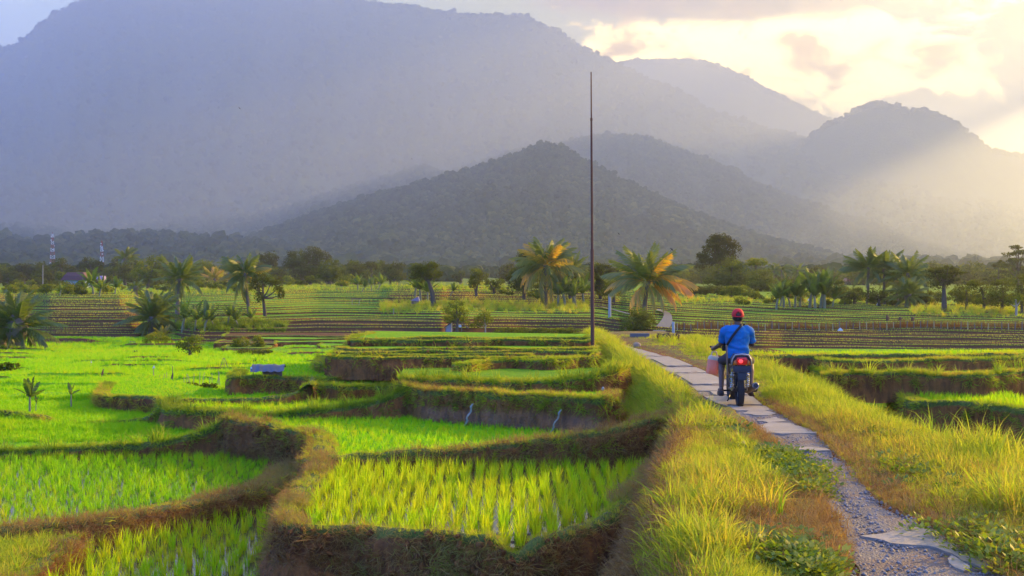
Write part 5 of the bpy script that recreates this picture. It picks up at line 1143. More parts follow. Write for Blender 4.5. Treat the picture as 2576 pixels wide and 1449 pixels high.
# --- bananas
BG = {'l': 'banana plants below the windswept palm', 'm': 'banana plants on the far terraces', 'c': 'banana plants right of the big palm', 'r': 'pale banana plants on the right', 'd': 'dark banana plants on the right'}
bl = [((462, 832), 78, 'l', 'tall dark banana plant at the foot of the windswept palm'), ((490, 832), 70, 'l', 'banana plant second from the windswept palm'), ((516, 830), 60, 'l', 'banana plant with yellow leaf tips in the left clump'), ((538, 826), 50, 'l', 'smallest banana plant at the right of the left clump'), ((572, 818), 52, 'l', 'banana plant left of the drooping palm'), ((600, 818), 60, 'l', 'pale banana plant beneath the drooping palm'), ((622, 816), 44, 'l', 'short banana plant right beneath the drooping palm'),
 ((289, 744), 54, 'm', 'large bright banana plant right of the house'), ((210, 742), 46, 'm', 'banana plant before the house wall'), ((232, 742), 58, 'm', 'tall banana plant at the right corner of the house'), ((150, 744), 40, 'm', 'banana plant left of the house wall'), ((246, 744), 44, 'm', 'yellowish banana plant between the two houses'),
 ((897, 730), 42, 'm', 'leftmost banana plant of the clump on the middle terraces'), ((914, 731), 38, 'm', 'second banana plant of the clump on the middle terraces'), ((932, 731), 46, 'm', 'third banana plant of the clump on the middle terraces'), ((951, 730), 44, 'm', 'rightmost banana plant of the clump on the middle terraces'), ((1046, 750), 56, 'm', 'yellow banana plant left of the mushroom tree trunk'), ((1062, 756), 66, 'm', 'banana plant before the mushroom tree'), ((1078, 758), 58, 'm', 'banana plant with hanging leaves at the mushroom tree trunk'), ((1136, 748), 36, 'm', 'low dark banana plant right of the mushroom tree'),
 ((1392, 768), 60, 'c', 'first banana plant right of the big palm trunk'), ((1408, 769), 66, 'c', 'second banana plant right of the big palm trunk'), ((1424, 770), 74, 'c', 'tallest banana plant right of the big palm'), ((1440, 770), 68, 'c', 'fourth banana plant right of the big palm'), ((1452, 770), 78, 'c', 'banana plant with drooping leaves left of the pole'), ((1466, 768), 70, 'c', 'banana plant nearest to the pole'), ((1350, 768), 48, 'c', 'short banana plant left of the big palm trunk'),
 ((1964, 772), 66, 'r', 'leftmost pale banana plant on the right terraces'), ((1976, 774), 72, 'r', 'second pale banana plant on the right terraces'), ((1990, 774), 76, 'r', 'third pale banana plant on the right terraces'), ((2004, 774), 70, 'r', 'fourth pale banana plant on the right terraces'), ((2014, 772), 60, 'r', 'fifth pale banana plant on the right terraces'), ((1952, 774), 60, 'r', 'thin banana plant standing left of the pale clump'),
 ((2034, 774), 88, 'd', 'dark banana plant with a dead hanging leaf on the right'), ((2048, 775), 84, 'd', 'second dark banana plant beside a white sheet'), ((2066, 774), 92, 'd', 'tallest dark banana plant with bent leaves on the right'), ((2078, 774), 76, 'd', 'dark banana plant at the right of the dark clump'), ((2092, 774), 50, 'd', 'small pale banana plant right of the dark clump')]
for b_, h_, g_, l_ in bl: banana(l_, (b_[0]+random.uniform(-4, 4), b_[1]+random.uniform(-4, 2)), h_*random.uniform(.72, 1.12), 8 if g_ != 'd' else 9, random.uniform(-9, 9), BG[g_], dark=1 if g_ == 'd' else 0, upright=.8 if g_ in 'rc' else .55)
banana('young banana plant with ragged leaves alone in the left field', (75, 1024), 62, 7, 0, leaf=1.05, upright=.15, dark=1, Y=31.5)
banana('tiny banana sucker beside the young banana plant', (90, 1022), 24, 4, 2, leaf=1.0, upright=.3, Y=31.2)
banana('thin young banana plant with a pale leaf in the left field', (179, 1012), 46, 4, 0, leaf=.9, upright=.6, Y=33)

# --- rough growth between the far trees
def scrub():
    for nm, x0, x1, ya, yb, n, s0, s1, t in (('dry reeds and stalks around the foot of the big palm', 955, 1480, 756, 788, 900, 1.6, 3.2, -.08), ('rough green growth below the right edge woods', 2290, 2640, 760, 800, 420, 1.4, 2.8, -.14),
        ('rough growth along the tree line on the left', -60, 700, 722, 742, 700, 1.4, 3.0, -.02), ('rough growth along the middle tree line', 700, 1300, 712, 735, 500, 1.2, 2.6, .02), ('rough growth along the right tree line', 1700, 2300, 742, 768, 420, 1.2, 2.4, -.05), ('dark growth round the left palms', 440, 720, 800, 836, 420, 1.6, 3.0, .35)):
        p = []
        for _ in range(n): p.append(tuple(far(random.uniform(x0, x1), random.triangular(ya, yb, (ya+yb)/2))))
        scatter('rough_growth', 'tall', p, up_rot(n, .3), .5*RNG.uniform(s0, s1, n), t+.18+RNG.normal(0, .1, n), nm, 'undergrowth')
scrub()

def belt():
    spots = [(x, random.uniform(716, 724), random.uniform(13, 29)) for x in list(np.arange(-30, 700, 24))+list(np.arange(700, 1010, 26))+list(np.arange(1290, 1560, 26))]+[(x, random.uniform(728, 744), random.uniform(17, 36)) for x in np.arange(1700, 2620, 27)]
    for x, y, r in spots:
        x += random.uniform(-10, 10)
        tree('dim bushy tree in the far belt of trees behind the terraces', (x, y), [(x-r*.4, y-r*1.3, r*.8, r*.7), (x+r*.5, y-r*1.15, r*.75, r*.62), (x, y-r*1.75, r*.6, r*.5)], None, random.uniform(.06, .44), group='far belt of trees behind the terraces', Y=random.uniform(285, 350), dens=.42, limbs=False)
belt()

def low_bushes():
    sp = [(x, random.uniform(712, 736)) for x in np.arange(-20, 700, 15)]+[(x, random.uniform(704, 722)) for x in np.arange(700, 960, 15)]+[(x, random.uniform(716, 744)) for x in np.arange(1270, 1560, 15)]+[(x, random.uniform(742, 768)) for x in np.arange(1860, 2620, 14)]
    for x, y in sp:
        x += random.uniform(-8, 8); r = random.uniform(7, 15)
        tree('low bush in the growth along the foot of the tree line', (x, y), [(x, y-r*.7, r, r*.75), (x+r*.7, y-r*.5, r*.7, r*.5)], None, random.uniform(.15, .62), name='shrub', cat='shrub', group='low bushes along the tree line', dens=.4, limbs=False)
low_bushes()
# ---------------------------------------------------------------- motorcycle and rider
BLACK = plain('black_plastic', (.018, .018, .020), .45, .3, 6)
RUBBER = plain('tyre_rubber', (.022, .020, .019), .85, .4, 20, bump=.4)
STEEL = plain('worn_steel', (.38, .36, .33), .38, .3, 10, metal=.85)
DARKST = plain('oily_metal', (.07, .06, .055), .5, .4, 12, metal=.7)
CHROME = plain('chrome', (.6, .58, .55), .2, .15, 8, metal=1.0)
BROWNM = plain('rusty_exhaust', (.16, .10, .055), .45, .4, 10, metal=.7)
REDL = plain('tail_lens', (.30, .008, .006), .2, .15, 20, spec=.6, emit=((1, .03, .02), .04))
REDLIT = plain('lit_bulb', (.9, .02, .02), .3, .1, 5, emit=((1, .04, .05), .7))
ORNL = plain('indicator_lens', (.55, .12, .01), .25, .15, 20, spec=.6)
PLATE = plain('number_plate', (.025, .028, .040), .45, .3, 12)
SKIN = plain('brown_skin', (.145, .070, .042), .55, .2, 9)
SHIRT = plain('blue_tshirt', (.002, .135, .36), .85, .22, 7, bump=.35)
SHORTS = plain('dark_shorts', (.055, .040, .045), .9, .25, 9)
CAPM = plain('red_cap', (.68, .020, .022), .8, .2, 9, bump=.2)
HAIR = plain('black_hair', (.012, .010, .009), .7, .3, 40)
STRAP = plain('black_webbing', (.012, .012, .014), .7, .2, 30)
SHOE = plain('brown_sandal', (.055, .035, .026), .8, .3, 12)
MX, MY = (1866-HX)/F*22.9, 22.9
MC = empty('motorcycle', (MX, MY, .0), math.radians(-3), 'small black motorcycle seen from behind with its red tail lamp lit', 'motorcycle')
def mc(m, name, mat, parent=None, smooth=True, bevel=0.0): return m.build(name, mat, parent or MC, smooth, bevel)
def wheel(y, steer=0):
    t = MB(); t.torus((0, y, .30), .245, .055, 36, 12, 'X', 1.0); w = mc(t, 'wheel', RUBBER)
    r = MB(); r.torus((0, y, .30), .205, .016, 32, 8, 'X', 1.6); mc(r, 'rim', STEEL, w)
    h = MB(); h.tube([(-.06, y, .30), (.06, y, .30)], .045, 12); mc(h, 'hub', DARKST, w)
    for i in range(16):
        a = 2*PI*i/16; s = MB(); s.tube([((-1)**i*.03, y+.03*math.cos(a), .30+.03*math.sin(a)), (0, y+.2*math.cos(a+.2), .30+.2*math.sin(a+.2))], .003, 4); mc(s, 'spoke', CHROME, w, False)
wheel(0.30); wheel(1.55)
m = MB(); m.torus((0, .30, .30), .300, .006, 36, 4, 'X', 7.0); mc(m, 'tyre_tread', RUBBER)
m = MB()   # frame, swing arm, engine cradle
for s in (-.09, .09): m.tube([(s, .30, .30), (s*.9, .85, .36)], .018, 8); m.tube([(s, .10, .68), (s, .75, .66), (s*.6, 1.25, .78)], .016, 8)
m.tube([(0, .8, .66), (0, 1.0, .30), (0, .75, .22)], .02, 8); mc(m, 'frame', DARKST)
m = MB(); m.box((0, .92, .36), (.20, .34, .26)); m.ball((.11, .90, .34), (.04, .11, .11)); m.ball((-.11, .90, .34), (.04, .11, .11)); m.tube([(0, 1.02, .46), (0, 1.2, .56)], .07, 10); mc(m, 'engine', DARKST, bevel=.0)
m = MB(); m.box((0, .45, .762), (.235, .78, .075), taper=.82); m.box((0, .18, .80), (.20, .22, .05), taper=.8); mc(m, 'seat', BLACK, bevel=.018)
m = MB(); m.ball((0, 1.02, .80), (.13, .25, .12), 14, 8); mc(m, 'fuel_tank', BLACK)
# tail: hump with grey rim, lamp cluster, plate, mudguard
m = MB(); m.prism([(-.155, .02, .71), (-.145, .02, .80), (-.105, .02, .865), (.105, .02, .865), (.145, .02, .80), (.155, .02, .71)], (0, .34, .02), None); mc(m, 'tail_cowl', BLACK, bevel=.016)
m = MB(); m.tube([(-.158, .01, .71), (-.150, .0, .80), (-.108, -.005, .872), (0, -.01, .886), (.108, -.005, .872), (.150, .0, .80), (.158, .01, .71)], [.010, .012, .014, .014, .014, .012, .010], 8); mc(m, 'tail_rim', STEEL)
m = MB(); m.prism([(-.075, 0, .715), (-.092, 0, .80), (-.07, 0, .835), (.07, 0, .835), (.092, 0, .80), (.075, 0, .715)], (0, -.045, 0), None); tl = mc(m, 'tail_lamp', REDL, bevel=.010)
m = MB(); m.ball((-.02, -.045, .775), (.034, .018, .030), 12, 8); mc(m, 'lit_bulb', REDLIT, tl)
for s in (-1, 1):
    m = MB(); m.prism([(s*.080, -.002, .712), (s*.097, -.002, .798), (s*.128, .0, .775), (s*.142, .01, .712)], (0, -.032, 0), None); mc(m, 'indicator', ORNL, bevel=.006)
m = MB(); m.box((0, -.06, .648), (.285, .012, .105)); pl = mc(m, 'number_plate', PLATE, bevel=.004)
m = MB(); m.box((0, -.068, .612), (.25, .004, .008)); m.box((0, -.068, .688), (.27, .004, .006)); mc(m, 'plate_rim', DARKST, pl, False)
m = MB(); m.prism([(-.075, -.05, .60), (.075, -.05, .60), (.062, -.07, .47), (-.058, -.07, .47)], (0, .012, 0), None); mc(m, 'mud_flap', BLACK, bevel=.004)
m = MB(); m.prism([(-.062, .01, .72), (.062, .01, .72), (.066, -.05, .60), (-.066, -.05, .60)], (0, .05, .02), None); mc(m, 'rear_mudguard', BLACK)
for s in (-.135, .115):
    m = MB(); m.tube([(s, .26, .28), (s, .20, .64)], .014, 8); sh = mc(m, 'shock_absorber', CHROME)
    pts = [(s+.030*math.cos(t*2*PI*8), .262-.06*(.12+.72*t)+.030*math.sin(t*2*PI*8)*.9, .32+.26*t) for t in np.linspace(0, 1, 97)]
    c = MB(); c.tube(pts, .0075, 5); mc(c, 'spring', CHROME, sh)
m = MB(); m.tube([(.215, -.06, .385), (.20, .10, .36), (.175, .42, .28), (.13, .72, .22), (.10, .98, .26)], [.052, .056, .052, .026, .022], 14); ex = mc(m, 'exhaust', BROWNM)
m = MB(); m.tube([(.217, -.075, .387), (.216, -.055, .385)], [.034, .036], 12); mc(m, 'exhaust_tip', BLACK, ex)
m = MB(); m.torus((.215, -.06, .385), .046, .008, 20, 6, 'Y'); mc(m, 'exhaust_ring', STEEL, ex)
for s in (-1, 1):
    m = MB(); m.tube([(s*.10, .66, .25), (s*.30, .64, .245)], .014, 8); mc(m, 'foot_peg', RUBBER)
m = MB(); m.tube([(.12, .55, .24), (.27, .34, .26), (.285, .30, .30)], .011, 6); mc(m, 'brake_pedal', DARKST)
m = MB(); m.tube([(-.07, .36, .27), (-.10, .8, .28)], .045, 8, squash=.5); mc(m, 'chain_case', DARKST)
m = MB(); m.tube([(-.12, .62, .23), (-.17, .44, .12), (-.19, .40, .10)], .012, 6); mc(m, 'side_stand', DARKST)
m = MB(); m.tube([(-.08, 1.40, .75), (-.07, 1.55, .30)], .020, 8); m.tube([(.08, 1.40, .75), (.07, 1.55, .30)], .020, 8); mc(m, 'front_fork', DARKST)
m = MB(); m.torus((0, 1.55, .30), .335, .012, 24, 6, 'X', 6); mc(m, 'front_mudguard', BLACK)
m = MB(); m.tube([(-.40, .96, .955), (-.30, 1.06, .95), (-.12, 1.22, .90), (.0, 1.27, .89), (.12, 1.22, .92), (.22, 1.10, .985), (.285, .99, 1.0)], .013, 8); hb = mc(m, 'handlebar', DARKST)
m = MB(); m.tube([(-.42, .94, .955), (-.30, 1.06, .95)], .019, 10); mc(m, 'grip', RUBBER, hb)
m = MB(); m.tube([(.235, 1.07, .992), (.295, .975, 1.0)], .019, 10); mc(m, 'grip', RUBBER, hb)
m = MB(); m.tube([(.12, 1.18, .93), (.20, 1.02, .915), (.27, .95, .89)], .008, 6); mc(m, 'brake_lever', STEEL, hb)
m = MB(); m.tube([(.20, 1.12, .985), (.25, 1.14, 1.06), (.262, 1.14, 1.09)], .007, 6); mr = mc(m, 'mirror', BLACK, hb)
m = MB(); m.ball((.268, 1.14, 1.125), (.036, .014, .038), 12, 6); mc(m, 'mirror_glass', plain('mirror_glass', (.45, .22, .22), .1, .1, 4, metal=.8), mr)
m = MB(); m.ball((0, 1.38, .80), (.10, .09, .10), 12, 8); mc(m, 'headlight', CHROME)

def remeshed(m, name, mat, parent, vox=.008, sm=4):
    """solids fused into one continuous skin"""
    o = m.build('tmp', mat); md = o.modifiers.new('r', 'REMESH'); md.mode = 'VOXEL'; md.voxel_size = vox
    s = o.modifiers.new('s', 'SMOOTH'); s.iterations = sm; s.factor = .5
    dg = bpy.context.evaluated_depsgraph_get(); dg.update(); me = bpy.data.meshes.new_from_object(o.evaluated_get(dg)); old = o.data
    bpy.data.objects.remove(o); bpy.data.meshes.remove(old)
    me.name = name; me.materials.clear(); me.materials.append(mat); me.polygons.foreach_set('use_smooth', np.ones(len(me.polygons), bool))
    return link(bpy.data.objects.new(name, me), parent)
PS = empty('person', (MX, MY, 0), math.radians(-3), 'man in a blue T-shirt and red cap riding the motorcycle away', 'person')
# joints (bike coordinates; +y is forward)
HIP = Vector((-.02, .42, .84)); CH = Vector((-.025, .44, 1.17)); NK = Vector((-.015, .46, 1.345)); HD = Vector((-.012, .48, 1.475))
LS = Vector((-.225, .46, 1.245)); RS = Vector((.175, .46, 1.245)); LE = Vector((-.275, .58, 1.02)); RE = Vector((.235, .58, 1.02)); LW = Vector((-.385, .86, .915)); RW = Vector((.262, .86, 1.0))
m = MB()
m.tube([HIP+Vector((0, 0, -.04)), HIP+Vector((0, 0, .08)), Vector((-.025, .43, 1.02)), CH, Vector((-.02, .45, 1.27))], [.100, .096, .096, .112, .095], 16, squash=1.46)
m.cap(Vector((-.02, .455, 1.26)), NK, .075, .056); m.cap(NK, HD-Vector((0, 0, .05)), .056, .06)
m.ball(HD, (.078, .096, .112), 18, 12); m.ball(HD+Vector((0, .045, -.055)), (.058, .06, .058), 12, 8)
m.ball(HD+Vector((0, .112, -.012)), (.013, .022, .022), 8, 6)                      # nose
m.ball(HD+Vector((0, .100, -.058)), (.026, .010, .009), 8, 6)                      # lips
for s in (-1, 1):
    m.ball(HD+Vector((s*.081, -.005, -.018)), (.012, .022, .034), 8, 6)            # ears
    m.ball(HD+Vector((s*.030, .090, .012)), (.016, .010, .012), 8, 6)              # brows and lids
for a, b, c in ((LS, LE, LW), (RS, RE, RW)):
    m.cap(a, b, .058, .045); m.cap(b, c, .043, .029)
# thighs along the seat, shins down to the pegs
for s, kx, fx in ((-1, -.24, -.27), (1, .235, .215)):
    h = HIP+Vector((s*.085, .03, -.02)); k = Vector((kx, .86, .72)); f = Vector((fx-.0, .60, .30))
    m.cap(h, k, .088, .060); m.cap(k, k.lerp(f, .35)+Vector((0, -.02, 0)), .056, .058); m.cap(k.lerp(f, .35)+Vector((0, -.02, 0)), f, .058, .036)
    m.cap(f+Vector((0, -.03, -.03)), f+Vector((s*.015, .17, -.05)), .036, .030)
def hand(w, fwd, side, up, gripdir, s):
    """palm and five fingers closed round a bar that runs along gripdir"""
    pc = w+fwd*.045; m.cap(w, pc, .028, .034)
    for i in range(4):
        base = pc+gripdir*(.030-.020*i)+fwd*.020+up*.006; l = (.040, .045, .042, .033)[i]
        k1 = base+fwd*l*.75+up*.008; k2 = k1+fwd*l*.25-up*l*.62; k3 = k2-fwd*l*.55-up*.006
        m.cap(base, k1, .0095, .009, 8); m.cap(k1, k2, .009, .0085, 8); m.cap(k2, k3, .0085, .0075, 8)
    t0_ = pc+gripdir*.032*s-fwd*.02; t1_ = t0_+gripdir*.022*s+fwd*.025-up*.014; m.cap(t0_, t1_, .011, .010, 8); m.cap(t1_, t1_+fwd*.028-up*.010-gripdir*.006*s, .010, .008, 8)
gl = (Vector((-.30, 1.06, .95))-Vector((-.42, .94, .955))).normalized(); fl = (Vector((-.375, .985, .953))-LW).normalized()
hand(LW, fl, gl, Vector((0, 0, 1)), gl, 1)
gr_ = (Vector((.235, 1.07, .992))-Vector((.295, .975, 1.0))).normalized(); hand(RW, (Vector((.27, 1.015, 1.0))-RW).normalized(), gr_, Vector((0, 0, 1)), gr_, 1)
remeshed(m, 'body', SKIN, PS, .0065, 2)
for s in (-1, 1):
    e = MB(); e.ball(HD+Vector((s*.030, .094, .004)), (.010, .006, .006), 8, 6); e.build('eye', BLACK, PS, True)
m = MB()   # T-shirt
m.tube([Vector((-.022, .425, .80)), Vector((-.022, .42, .90)), Vector((-.025, .425, 1.0)), Vector((-.03, .435, 1.12)), Vector((-.025, .445, 1.22)), Vector((-.02, .452, 1.295)), Vector((-.016, .456, 1.335))], [.136, .132, .130, .142, .146, .112, .064], 24, squash=1.44)
for a, b in ((LS, LE), (RS, RE)):
    d = (b-a); m.cap(a+Vector((.05 if a.x < 0 else -.05, 0, .005)), a+d*.12, .090, .086); m.tube([a, a+d*.45, a+d*.82], [.072, .070, .074], 16)
sh_ = remeshed(m, 'tshirt', SHIRT, PS, .009, 3)
co = np.zeros(len(sh_.data.vertices)*3, np.float32); sh_.data.vertices.foreach_get('co', co); co = co.reshape(-1, 3)
fz = .008*np.sin(co[:, 2]*34+co[:, 0]*16+3*vn2(co[:, 0]*9, co[:, 2]*9, 3))*smooth01((1.18-co[:, 2])/.25)+.007*vn2(co[:, 0]*14+co[:, 1]*5, co[:, 2]*22, 5)
cen = np.array([-.025, .43]); dr = co[:, :2]-cen; dr /= np.linalg.norm(dr, axis=1)[:, None]+1e-6; co[:, :2] += dr*fz[:, None]
sh_.data.vertices.foreach_set('co', co.ravel()); sh_.data.update()
m = MB()   # shorts
m.tube([HIP+Vector((0, -.01, -.075)), HIP+Vector((0, -.01, .02))], [.128, .130], 20, squash=1.35)
for s, kx in ((-1, -.24), (1, .235)):
    h = HIP+Vector((s*.085, .03, -.02)); k = Vector((kx, .86, .72)); m.tube([h, h.lerp(k, .5), h.lerp(k, .98)], [.108, .092, .080], 16)
remeshed(m, 'shorts', SHORTS, PS, .010, 2)
m = MB()   # cap, brim forward, open arch at the back
for j in range(9):
    pass
V = []; Q = []; n_, r_ = 28, 9
for j in range(r_):
    ph = PI/2*(1-j/(r_-1))
    for i in range(n_):
        a = 2*PI*i/n_; V.append((HD.x+.096*math.cos(a)*math.sin(ph)**.8 if ph > 0 else HD.x, HD.y+.113*math.sin(a)*math.sin(ph)**.8 if ph > 0 else HD.y, HD.z+.008+.122*math.cos(ph)**.9))
for j in range(r_-1):
    for i in range(n_):
        a = (i+.5)/n_*2*PI
        if j < 3 and abs(a-1.5*PI) < .48-.13*j: continue
        Q.append((j*n_+i, j*n_+(i+1) % n_, (j+1)*n_+(i+1) % n_, (j+1)*n_+i))
cp_ = obj_np('cap', V, np.array(Q), CAPM, PS, True); sd_ = cp_.modifiers.new('thick', 'SOLIDIFY'); sd_.thickness = .006; sd_.offset = 1
m = MB(); m.tube([HD+Vector((-.092, -.03, .010)), HD+Vector((-.06, -.10, .006)), HD+Vector((0, -.118, .004)), HD+Vector((.06, -.10, .006)), HD+Vector((.092, -.03, .010))], .009, 8, squash=1.2); m.build('cap_strap', CAPM, PS, True)
m = MB(); m.prism([HD+Vector((x, .085+.075*math.sqrt(max(0, 1-(x/.085)**2)), .016)) for x in np.linspace(-.085, .085, 9)]+[HD+Vector((.085, .06, .02)), HD+Vector((-.085, .06, .02))], (0, 0, .006), None); m.build('cap_brim', CAPM, PS)
m = MB(); m.ball(HD+Vector((0, -.012, -.012)), (.088, .100, .075), 18, 10); m.build('hair', HAIR, PS, True)
for s, fx in ((-1, -.27), (1, .215)):
    m = MB(); f = Vector((fx, .60, .27)); a = f+Vector((0, -.075, -.055)); b = f+Vector((s*.02, .20, -.07)); m.cap(a, b, .042, .034); m.box((a+b)/2+Vector((0, 0, -.034)), (.085, .29, .022)); remeshed(m, 'sandal', SHOE, PS, .009, 2)
# sling bag: strap over the right shoulder, down to the left hip
BG_ = empty('sling_bag', (MX, MY, 0), math.radians(-3), 'black sling bag strap crossing the back of the blue T-shirt', 'bag')
back = [(.045, .40, 1.358), (.02, .325, 1.325), (-.06, .285, 1.24), (-.13, .288, 1.145), (-.185, .325, 1.05), (-.205, .39, 1.0), (-.20, .50, .97), (-.10, .60, 1.0), (.02, .62, 1.12), (.08, .56, 1.27), (.085, .46, 1.355)]
def ribbon(name, pts, w, th, mat, parent, upv=Vector((.6, 0, .8))):
    V = []; Q = []; cen = Vector((-.025, .44, 1.15))
    P_ = [Vector(p) for p in pts]
    P_ = [p for p, _ in zip([Vector(q) for q in resample(P_, .02, 2)[0]], iter(int, 1))]
    for i, p in enumerate(P_):
        t = (P_[min(i+1, len(P_)-1)]-P_[max(i-1, 0)]).normalized(); o = (p-cen); o = (o-t*o.dot(t)).normalized(); b = t.cross(o)
        for x, y in ((-1, 0), (1, 0), (1, 1), (-1, 1)): V.append(tuple(p+b*w*.5*x+o*th*y))
    for i in range(len(P_)-1):
        for k in range(4): Q.append((i*4+k, i*4+(k+1) % 4, i*4+4+(k+1) % 4, i*4+4+k))
    return obj_np(name, V, np.array(Q), mat, parent)
ribbon('strap', [Vector(p) for p in back], .042, .006, STRAP, BG_)
m = MB(); m.box((-.16, .60, .98), (.20, .07, .15)); m.build('pouch', STRAP, BG_, True, .02)
# jerrycan hanging from the left hand
CANM = leafmat('pink_plastic_can', [(0, (.95, .42, .26)), (1, (1.0, .52, .36))], .5, .06, None, 0, 0, 1.2)
CANT = plain('milky_plastic', (.70, .52, .34), .45, .12, 5, trans=.15)
JC = empty('jerrycan', (MX, MY, 0), math.radians(-3), 'translucent pink plastic jerrycan hanging from the left handlebar grip', 'jerrycan')
R_ = Matrix.Rotation(math.radians(9), 3, 'Y')
def jp(x, y, z): return Vector((-.375, .93, .66))+R_ @ Vector((x, y, z))
m = MB(); o_ = 0
for (z, sx, sy) in ((-.165, .088, .068), (-.150, .098, .076), (.06, .104, .080)): pass
def shell(rows, name, mat, par):
    mm = MB(); n = 24
    for z, sx, sy in rows:
        for i in range(n):
            a = 2*PI*i/n; c, s = math.cos(a), math.sin(a); q = 1/max(abs(c)**4+abs(s)**4, 1e-9)**.25; mm.v.append(tuple(jp(c*q*sx, s*q*sy, z)))
    for j in range(len(rows)-1):
        for i in range(n): mm.q.append((j*n+i, j*n+(i+1) % n, (j+1)*n+(i+1) % n, (j+1)*n+i))
    for j, sg in ((0, 1), (len(rows)-1, -1)):
        c = len(mm.v); mm.v.append(tuple(jp(0, 0, rows[j][0])))
        for i in range(n): mm.t.append((c, j*n+(i+1) % n, j*n+i) if sg > 0 else (c, j*n+i, j*n+(i+1) % n))
    return mm.build(name, mat, par, True)
shell([(-.165, .085, .062), (-.155, .097, .074), (-.03, .101, .078), (.075, .103, .080)], 'can_body', CANM, JC)
shell([(.0755, .103, .080), (.11, .100, .076), (.135, .086, .062), (.145, .060, .045)], 'can_shoulder', CANT, JC)
m = MB(); m.tube([jp(-.055, 0, .135), jp(-.045, 0, .205), jp(.02, 0, .215), jp(.045, 0, .14)], .013, 8); m.build('handle', CANT, JC, True)
m = MB(); m.tube([jp(.072, 0, .115), jp(.080, 0, .165)], .022, 12); m.build('can_lid', plain('red_lid', (.35, .05, .04), .5, .2, 9), JC, True)
m = MB(); m.tube([(-.30, 1.05, .925), (-.33, .99, .90), (-.365, .94, .875)], .006, 6); m.build('cord', BLACK, JC, True)
# tool tied along the left side of the seat
TL = empty('hand_hoe', (MX, MY, 0), math.radians(-3), 'long wooden tool handle tied upright to the left side of the motorcycle', 'tool')
m = MB(); m.tube([(-.215, .10, .53), (-.218, .16, .78), (-.222, .24, 1.02)], [.017, .016, .015], 8); m.build('handle', plain('worn_wood', (.17, .10, .055), .8, .35, 10), TL, True)
m = MB(); m.box((-.225, .08, .47), (.022, .08, .16)); m.build('blade', DARKST, TL, True, .006)

# ---------------------------------------------------------------- things on the land
WOOD = plain('grey_wood', (.17, .13, .10), .9, .35, 6, bump=.4)
BAMBOO = plain('dry_bamboo', (.36, .30, .14), .7, .3, 8)
WHITE = plain('white_plastic', (.62, .66, .68), .5, .1, 6)
CEM = plain('pale_concrete', (.36, .36, .37), .85, .25, 3, bump=.3)
RUST = plain('rusty_iron', (.12, .045, .028), .75, .4, 5)
def at(px, py, Y=None): return far(px, py) if Y is None else P(px, py, Y)
# tall pole on the crest
b = GP(1491, 884); k = b.y/F; pr = empty('pole', b, 0, 'very tall thin rusty iron pole standing at the path edge', 'pole')
top = Vector((-4*k, 0, 703*k)); m = MB(); m.tube([(0, 0, -.3), top*.36], [.050, .042], 10); m.build('lower_pipe', RUST, pr, True)
m = MB(); m.tube([top*.36, top*.83], [.032, .025], 10); m.build('middle_pipe', RUST, pr, True)
m = MB(); m.tube([top*.83, top], [.018, .014], 8); m.build('upper_pipe', RUST, pr, True)
for q in (.36, .83): m = MB(); m.tube([top*(q-.005), top*(q+.005)], .040 if q < .5 else .030, 10); m.build('joint', RUST, pr, True)
# concrete things by the path
c = GP(1609, 853); k = c.y/F; m = MB(); m.box((0, 0, .07), (.52, .14, .18)); o = m.build('concrete_block', plain('blue_grey_concrete', (.13, .12, .115), .85, .3, 6, bump=.3), None, False, .012); o.location = c; tag(o, 'low blue grey concrete wall at the bend of the path', 'wall')
c = GP(1602, 875); m = MB(); m.ball((0, 0, .05), (.11, .09, .10), 9, 6); o = m.build('rock', plain('pale_rock', (.34, .23, .14), .85, .3, 9, bump=.6), None); o.location = c; tag(o, 'pale rock in the grass where the path bends', 'rock')
c = P(1679, 853, 38); m = MB()
for _ in range(12): m.ball((random.gauss(0, .15), random.gauss(0, .1), random.uniform(-.1, .1)), random.uniform(.08, .14), 7, 5)
o = m.build('straw_heap', plain('dark_straw', (.07, .035, .022), .95, .5, 30, bump=1), None); o.location = c; tag(o, 'dark brown heap of straw at the path bend', 'heap')
# crushed bottle
c = GP(1982, 1026); bt = empty('bottle', c+Vector((0, 0, .05)), .3, 'crushed clear plastic bottle lying in the grass right of the motorcycle', 'bottle')
m = MB(); m.tube([(-.07, 0, 0), (-.065, 0, 0), (-.01, .005, .003), (.03, 0, 0), (.055, 0, 0), (.065, 0, 0)], [.020, .028, .025, .028, .014, .012], 12, squash=.75); m.build('bottle_body', plain('clear_plastic', (.6, .68, .75), .15, .1, 30, trans=.5), bt, True)
m = MB(); m.tube([(.066, 0, 0), (.082, 0, 0)], .014, 10); m.build('bottle_cap', plain('blue_lid', (.05, .12, .35), .5, .2, 9), bt, True)
# tarpaulin shelter
c = P(673, 940, 32.2); k = c.y/F; sh = empty('shelter', c, 0, 'low field shelter under a dark blue tarpaulin on the left terraces', 'shelter')
def tarp():
    V = []; n, r = 26, 9; w, d = 84*k, 60*k
    for j in range(r):
        v = j/(r-1)
        for i in range(n):
            u = i/(n-1); x = (u-.5)*w*(1-.04*v); y = v*d-.1; z = (6+17*min(1, v*2.2)-9*max(0, v-.45)*1.8)*k+k*1.6*float(vn2(np.array([u*9+v*3]), np.array([v*3.]), 8))+k*.8*math.sin(u*26+v*5)
            V.append((x, y, z))
    return obj_np('tarpaulin', V, grid_faces(r, n), plain('blue_tarp', (.030, .040, .085), .35, .3, 7, spec=.6), sh, True)
tarp()
for x in (-36, -12, 14, 36): m = MB(); m.tube([(x*k, .0, -12*k), (x*k, .0, 8*k)], 1.0*k, 6); m.build('post', WOOD, sh, True)
m = MB(); m.box((10*k, 12*k, -3*k), (50*k, 1*k, 16*k)); m.build('back_board', WOOD, sh)
